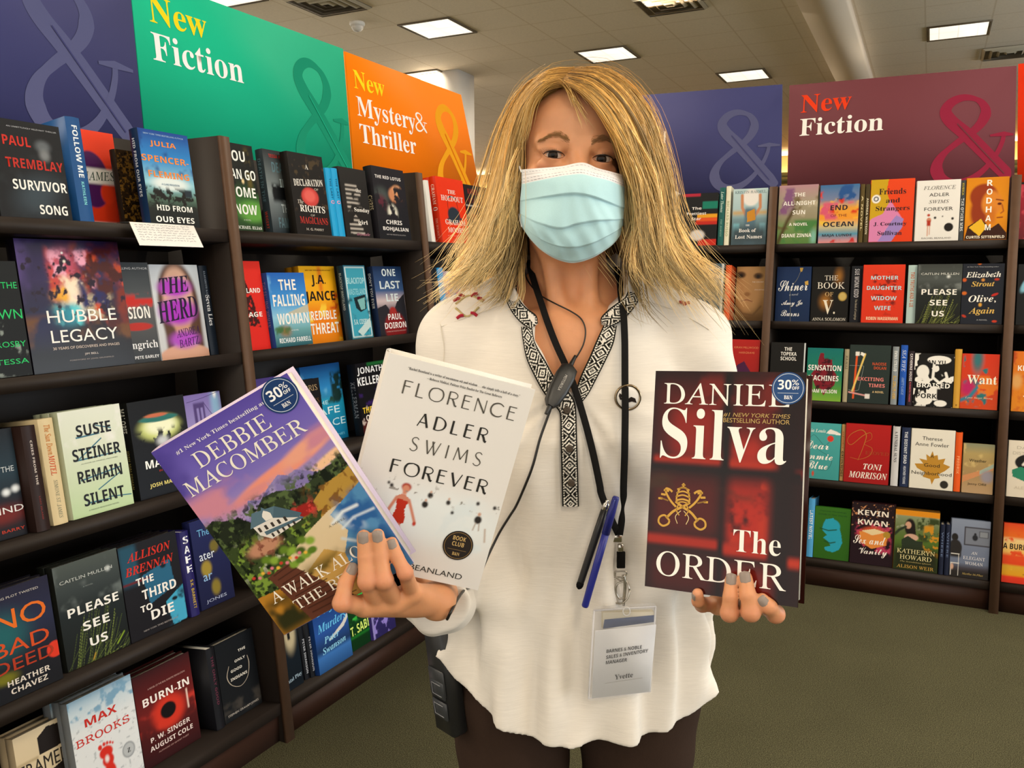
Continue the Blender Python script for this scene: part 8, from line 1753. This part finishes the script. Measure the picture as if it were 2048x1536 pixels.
mb = MB(); mb.tube(spline([cl_ + (.002, -.003, .012), cl_ + (.004, -.004, 0), cl_ + (.003, -.004, -.018), c[6] + (.001, -.002, .004)], 24), np.linspace(.0026, .0018, 24), ST, 10)
mb.tube(spline([cl_ + (.003, -.004, .004), cl_ + (-.006, -.004, .0), cl_ + (-.008, -.004, -.010), cl_ + (-.003, -.004, -.020), cl_ + (.003, -.004, -.018)], 24), .0013, ST, 8)
mb.build('lobster_clasp', M_METAL, lany, True, PL_)

# badge
bq = np.array(LAY['badge']); YB = bq[:, 1].mean()
badge = empty('name_badge', bq.mean(0)); PB = Matrix.Translation(-Vector(bq.mean(0)))
tag(badge, 'clear plastic badge holder with white name card on the lanyard', 'badge')
def quad_map(q, y):
    q = np.array(q)                                   # TL TR BR BL
    def f(u, v): 
        p = q[0] * (1 - u) * (1 - v) + q[1] * u * (1 - v) + q[2] * u * v + q[3] * (1 - u) * v
        return np.array([p[0], y, p[2]])
    return f
def slab(mb, q, y0, y1, col, rnd=.0):
    f = quad_map(q, 0); pts = []
    for (cu, cv, a0) in ((rnd, rnd, 180), (1 - rnd, rnd, 270), (1 - rnd, 1 - rnd, 0), (rnd, 1 - rnd, 90)):
        for k in range(6 if rnd else 1):
            an = math.radians(a0 + 18 * k); pts.append(f(cu + rnd * math.cos(an), cv + rnd * math.sin(an)) if rnd else f(cu, cv))
    pts = np.array(pts); n = len(pts)
    A = pts.copy(); A[:, 1] = y0; B = pts.copy(); B[:, 1] = y1
    i = np.arange(n); j = np.roll(i, -1)
    mb.add(np.concatenate([A, B]), [np.array([i[::-1]]), np.array([i + n]), np.stack([i, j, j + n, i + n], -1)], lin(col))
def clear_mat():
    m, t, b = nt('clear_vinyl')
    b.inputs['Base Color'].default_value = (0.92, 0.92, 0.95, 1); b.inputs['Roughness'].default_value = 0.08
    b.inputs['IOR'].default_value = 1.4; b.inputs['Alpha'].default_value = 0.09
    return m
M_CLEAR = clear_mat()
slab_mb = MB(); slab(slab_mb, LAY['badge'], YB - .0042, YB - .0036, '#e8e8ee', .06); slab_mb.build('plastic_holder', M_CLEAR, badge, False, PB)
mb = MB(); slab(mb, LAY['badge'], YB + .0036, YB + .0044, '#d9d6d8', .06); mb.build('holder_back', M_CLEAR, badge, False, PB)
mb = MB(); fq = quad_map(LAY['badge'], 0)
mb.tube(np.array([np.array([*fq(.02 + .96 * min(max(u, 0), 1), v)]) + (0, YB, 0) for u, v in [(0, .03), (1, .03), (1, .985), (0, .985), (0, .03)]]), .0012, lin('#d5d3d6'), 6)
mb.build('holder_seam', M_PLASTIC, badge, False, PB)
cardm = MB(); slab(cardm, LAY['card'], YB - .0015, YB - .0005, '#e4e4e6', .012)
fc = quad_map(LAY['card'], YB - .0026)
def ctext(s, st, u0, u1, v, hh, col, sl=-.055):
    n, t = text_mesh(s, st, 4)[:2]
    P = np.array([fc(u0 + (u1 - u0) * p[0], v - hh * (p[1] - .5) + (u0 + (u1 - u0) * p[0] - .5) * sl) for p in n])
    cardm.add(P, t, lin(col))
ctext('BARNES & NOBLE', 'sb', .205, .790, .312, .052, '#0b0b0d', -.02); ctext('SALES & INVENTORY', 'sb', .205, .900, .392, .052, '#0b0b0d', -.05); ctext('MANAGER', 'sb', .205, .560, .476, .052, '#0b0b0d', -.03)
ctext('Yvette', 'b', .37, .68, .715, .075, '#0b0b0d', -.03)
P = np.array([fc(u, .80 - .03 * u) for u in np.linspace(.2, .85, 12)]); cardm.tube(P, .0002, lin('#a9a4a0'), 4)
cardm.build('name_card', M_JACKET, badge, False, PB)
mb = MB(); nq = np.array(LAY['note'])
for k, (dz, col) in enumerate(((.0035, '#d9cfb4'), (.0022, '#cfc3a2'), (.001, '#e0d8c2'))):
    q = nq.copy(); q[:2, 2] += dz; q[:, 0] -= .0018 * (2 - k) * .5; slab(mb, q, YB + .0004 + .0008 * (2 - k), YB + .0011 + .0008 * (2 - k), col, .02)
q = nq.copy(); q[0, 2] -= .008; q[1, 2] -= .0035; q[0, 0] += .002; slab(mb, q, YB - .0004, YB + .0003, '#2f4270', .01)
mb.build('folded_notes', M_JACKET, badge, False, PB)
a = np.linspace(0, 2 * np.pi, 24); hp = np.array([c[6][0], YB - .004, bq[:2, 2].mean() - .006])
MB().tube(np.stack([hp[0] + .0045 * np.cos(a), np.full(24, hp[1]), hp[2] + .0055 * np.sin(a)], -1), .0009, lin('#d9d6d2'), 6).build('eyelet', M_PLASTIC, badge, True, PB)

# pens clipped to the lanyard
s0, s1, s2 = [np.array(p) for p in LAY['stylus']]
d = (s2 - s1) / np.linalg.norm(s2 - s1)
st = empty('stylus_pen', s1); PS = Matrix.Translation(-Vector(s1)); tag(st, 'black stylus pen with silver cap clipped beside the blue pen', 'pen')
MB().tube(np.array([s1, s1 + (s2 - s1) * .3, s1 + (s2 - s1) * .93, s2 - d * .004]), [.0045, .0050, .0046, .0044], lin('#1a1a1c'), 16).build('barrel', M_PLASTIC, st, True, PS)
MB().tube(np.array([s2 - d * .005, s2 - d * .001, s2 + d * .002, s2 + d * .004]), [.0047, .0047, .0036, .0012], lin('#101012'), 16).build('rubber_tip', M_DARKCLOTH, st, True, PS)
MB().tube(np.array([s1 + d * .002, s1 - d * .006, s1 - d * .008, s1 - d * .010, s1 - d * .012]), [.0046, .0042, .0020, .0028, .0012], lin('#c9c6c0'), 16).build('silver_cap', M_METAL, st, True, PS)
s1, s2 = [np.array(p) for p in LAY['pen']]
d = (s2 - s1) / np.linalg.norm(s2 - s1)
pn = empty('ballpoint_pen', s1); PP = Matrix.Translation(-Vector(s1)); tag(pn, 'blue capped pen hanging upside down beside the black stylus', 'pen')
MB().tube(np.array([s1 + d * .048, s1 + (s2 - s1) * .6, s2 - d * .002, s2]), [.0047, .0048, .0046, .0036], lin('#232a86'), 16).build('barrel', M_PLASTIC, pn, True, PP)
MB().tube(np.array([s1, s1 + d * .002, s1 + d * .02, s1 + d * .05]), [.0034, .0044, .0050, .0053], lin('#1d2478'), 16).build('cap', M_PLASTIC, pn, True, PP)
sdv = np.array([-.4, -.9, 0]); sdv /= np.linalg.norm(sdv)
MB().tube(np.array([s1 + d * .003 + sdv * .003, s1 + d * .004 + sdv * .0072, s1 + d * .044 + sdv * .0072]), [.0014, .0014, .0010], lin('#1d2478'), 8).build('pocket_clip', M_PLASTIC, pn, True, PP)

# round pin badge
p = np.array(LAY['pin'][0]); pm = empty('pin_badge', p - (0, .0045, 0)); pm.rotation_euler = (math.radians(90), 0, 0)
tag(pm, 'round bronze-rimmed button pin on blouse behind the lanyard strap', 'pin')
MB().lathe([(.0166, 0), (.0172, .002), (.0168, .0042), (.0150, .0046), (.0142, .0036)], lin('#8a7a62'), n=40).build('rim', M_METAL, pm, True)
fm = MB().lathe([(.0145, .0030), (.0143, .0036), (.0100, .0044), (.0001, .0048)], lin('#f1eeea'), n=36)
def topv(x, z): return (x, z, .0050)
for pts, col in (([(-.006, -.004), (-.002, -.007), (.005, -.005), (.011, -.007), (.009, -.001), (.004, .001), (-.001, -.002)], '#2b2422'), ([(-.011, .006), (-.007, .003), (-.009, .000), (-.006, -.002), (-.010, -.003), (-.012, .002)], '#2b2422')):
    t = tessellate_polygon([[Vector((*q, 0)) for q in pts]])
    fm.add(np.array([topv(*q) for q in pts]), np.array(t), lin(col))
fm.build('button_face', M_GLOSS, pm, False)

# speaker-microphone cable from the ear to the hip radio
cb = empty('microphone_cable', LAY['mic'][1]); PC = Matrix.Translation(-Vector(LAY['mic'][1]))
tag(cb, 'thin black earpiece cable with inline microphone crossing the blouse', 'cable')
def wire(pts, r, n, lift, name):
    P = spline(np.array(pts), n)
    for _ in range(120): P[1:-1, 1] = np.minimum((P[:-2, 1] + P[2:, 1]) / 2, P[1:-1, 1])
    P[:, 1] -= lift
    return MB().tube(P, r, lin('#171615'), 8).build(name, M_PLASTIC, cb, True, PC)
m0, m1, m2 = [np.array(q) for q in LAY['mic']]; up = np.array([0, -.013, 0])
wire(list(LAY['thin']), .0010, 90, .004, 'thin_wire')
wire([m2 + up * .6] + [np.array(q) for q in LAY['cable'][1:]], .0017, 120, .005, 'lower_cable')
d = m2 - m0; L = np.linalg.norm(d); d = d / L; sd = np.cross(d, (0, -1, 0)); sd /= np.linalg.norm(sd); ou = np.cross(sd, d)
MM = Matrix(((*[sd[0], d[0], -ou[0]], m1[0]), (*[sd[1], d[1], -ou[1]], m1[1] - .016), (*[sd[2], d[2], -ou[2]], m1[2]), (0, 0, 0, 1)))
if MM.to_3x3().determinant() < 0: MM = MM @ Matrix.Diagonal((1, 1, -1, 1))
body_mb = MB(); rr = np.array([.0045, .0112, .0130, .0126, .0100, .0055]); yy = np.array([-.030, -.026, -.012, .010, .028, .034])
a = np.linspace(0, 2 * np.pi, 21)
G = np.stack([np.stack([r_ * np.sign(np.cos(a)) * np.abs(np.cos(a)) ** .6, np.full(21, y_), .0062 * (r_ / .013) ** .5 * np.sign(np.sin(a)) * np.abs(np.sin(a)) ** .6], -1) for r_, y_ in zip(rr, yy)])
body_mb.grid(xf(G.reshape(-1, 3), MM).reshape(G.shape), lin('#1b1b1b'))
for e in (0, -1): body_mb.add(xf(G[e][:-1], MM), [np.arange(20)[None, ::(1 if e else -1)]], lin('#1b1b1b'))
zs = -1 if (np.array(MM.to_3x3() @ Vector((0, 0, 1)))[1] > 0) else 1
n, t = text_mesh('MOTOROLA', 'n', 3)[:2]
q = np.stack([(n[:, 1] - .5) * .0035 * 1, (n[:, 0] - .5) * .024, np.full(len(n), zs * .0066)], -1)
if zs > 0: q[:, 0] *= -1; 
body_mb.add(xf(q, MM), t, lin('#b9b6b0'))
body_mb.build('microphone', M_PLASTIC, cb, False, PC)
for e, (y0, y1) in enumerate(((-.030, -.046), (.034, .046))):
    mbx = MB(); k = np.linspace(0, 1, 14)
    mbx.tube(xf(np.stack([np.zeros(14), y0 + (y1 - y0) * k, np.zeros(14)], -1), MM), .0030 - .0012 * k + .0005 * (np.arange(14) % 2), lin('#151515'), 10)
    mbx.build('strain_relief', M_PLASTIC, cb, True, PC)

# two-way radio on the hip
rq = np.array(LAY['radio']); top, bot = rq[1], rq[2]
zz = top - bot; Hh = np.linalg.norm(zz); zz /= Hh
yv = np.cross(zz, (1, 0, 0)); yv /= np.linalg.norm(yv); xv = np.cross(yv, zz)
Rr = Matrix.Rotation(math.radians(38), 3, 'Z')
MR = Matrix(((xv[0], yv[0], zz[0], (top + bot)[0] / 2), (xv[1], yv[1], zz[1], (top + bot)[1] / 2), (xv[2], yv[2], zz[2], (top + bot)[2] / 2), (0, 0, 0, 1))) @ Rr.to_4x4()
ra = empty('two_way_radio', M=MR); tag(ra, 'black two-way radio clipped at the hip under the blouse edge', 'radio')
DK = lin('#191a1c')
MB().box((-.014, -.024, -Hh / 2), (.014, .024, Hh / 2), DK, bev=.005).build('body', M_PLASTIC, ra)
MB().box((-.0165, -.020, -.018), (-.0135, .018, .020), lin('#2b2d30'), bev=.0012).build('talk_button', M_PLASTIC, ra)
for z0 in (-.052, -.022):
    b_ = MB().box((-.0172, -.019, z0), (-.0135, .016, z0 + .026), lin('#2f3236'), bev=.0014)
    b_.build('side_button', M_PLASTIC, ra)
    MB().tube(np.array([(-.0176, -.012, z0 + .005), (-.0176, .010, z0 + .005), (-.0176, .010, z0 + .021), (-.0176, -.012, z0 + .021)]), .0005, lin('#8a8c90'), 5).build('button_mark', M_PLASTIC, ra)
MB().box((.0145, -.012, -.045), (.0185, .012, .040), lin('#26282b'), bev=.001).build('belt_clip', M_PLASTIC, ra)
MB().tube(np.array([(.004, .012, Hh / 2 - .002), (.004, .012, Hh / 2 + .03)]), [.0055, .0040], DK, 12).build('antenna', M_PLASTIC, ra, True)

# handwritten staff note hanging off the top shelf lip
qz = ZS[1]
base = LW.pt(-1.535, qz - .001, -.012)
M = Matrix(((-LW.a[0], LW.n[0], 0, base[0]), (-LW.a[1], LW.n[1], 0, base[1]), (0, 0, 1, base[2]), (0, 0, 0, 1)))
cdn = empty('shelf_card', M=M); tag(cdn, 'white handwritten note card hanging from the top shelf under the purple sign', 'card')
mb = MB(); w2 = .098; prof = [(-.0, .0105, .0025), (0, .002, .0015)]
x = np.linspace(-w2, w2, 20)
G = np.stack([np.stack([x, np.full(20, yv_), np.full(20, zv_)], -1) for yv_, zv_ in ((.045, .004), (-.003, .0035), (-.030, -.045), (-.034, -.052))])
mb.grid(G, lin('#e9e7e2'), flip=True); mb.grid(G + (0, .0006, -.0006), lin('#e9e7e2'))
rr = random.Random(4)
for k in range(7):
    tt = .10 + .125 * k; xx = -w2 * .88
    while xx < w2 * .80:
        l = rr.uniform(.004, .014); yv_, zv_ = -.003 + (-.027) * tt, .0035 + (-.0485) * tt
        P = np.array([(xx + l * q, yv_ - .0009, zv_ + rr.uniform(-.0012, .0012)) for q in np.linspace(0, 1, 5)])
        mb.tube(P, .00035, lin('#7d7b8a'), 4); xx += l + rr.uniform(.002, .006)
mb.build('card', M_JACKET, cdn)
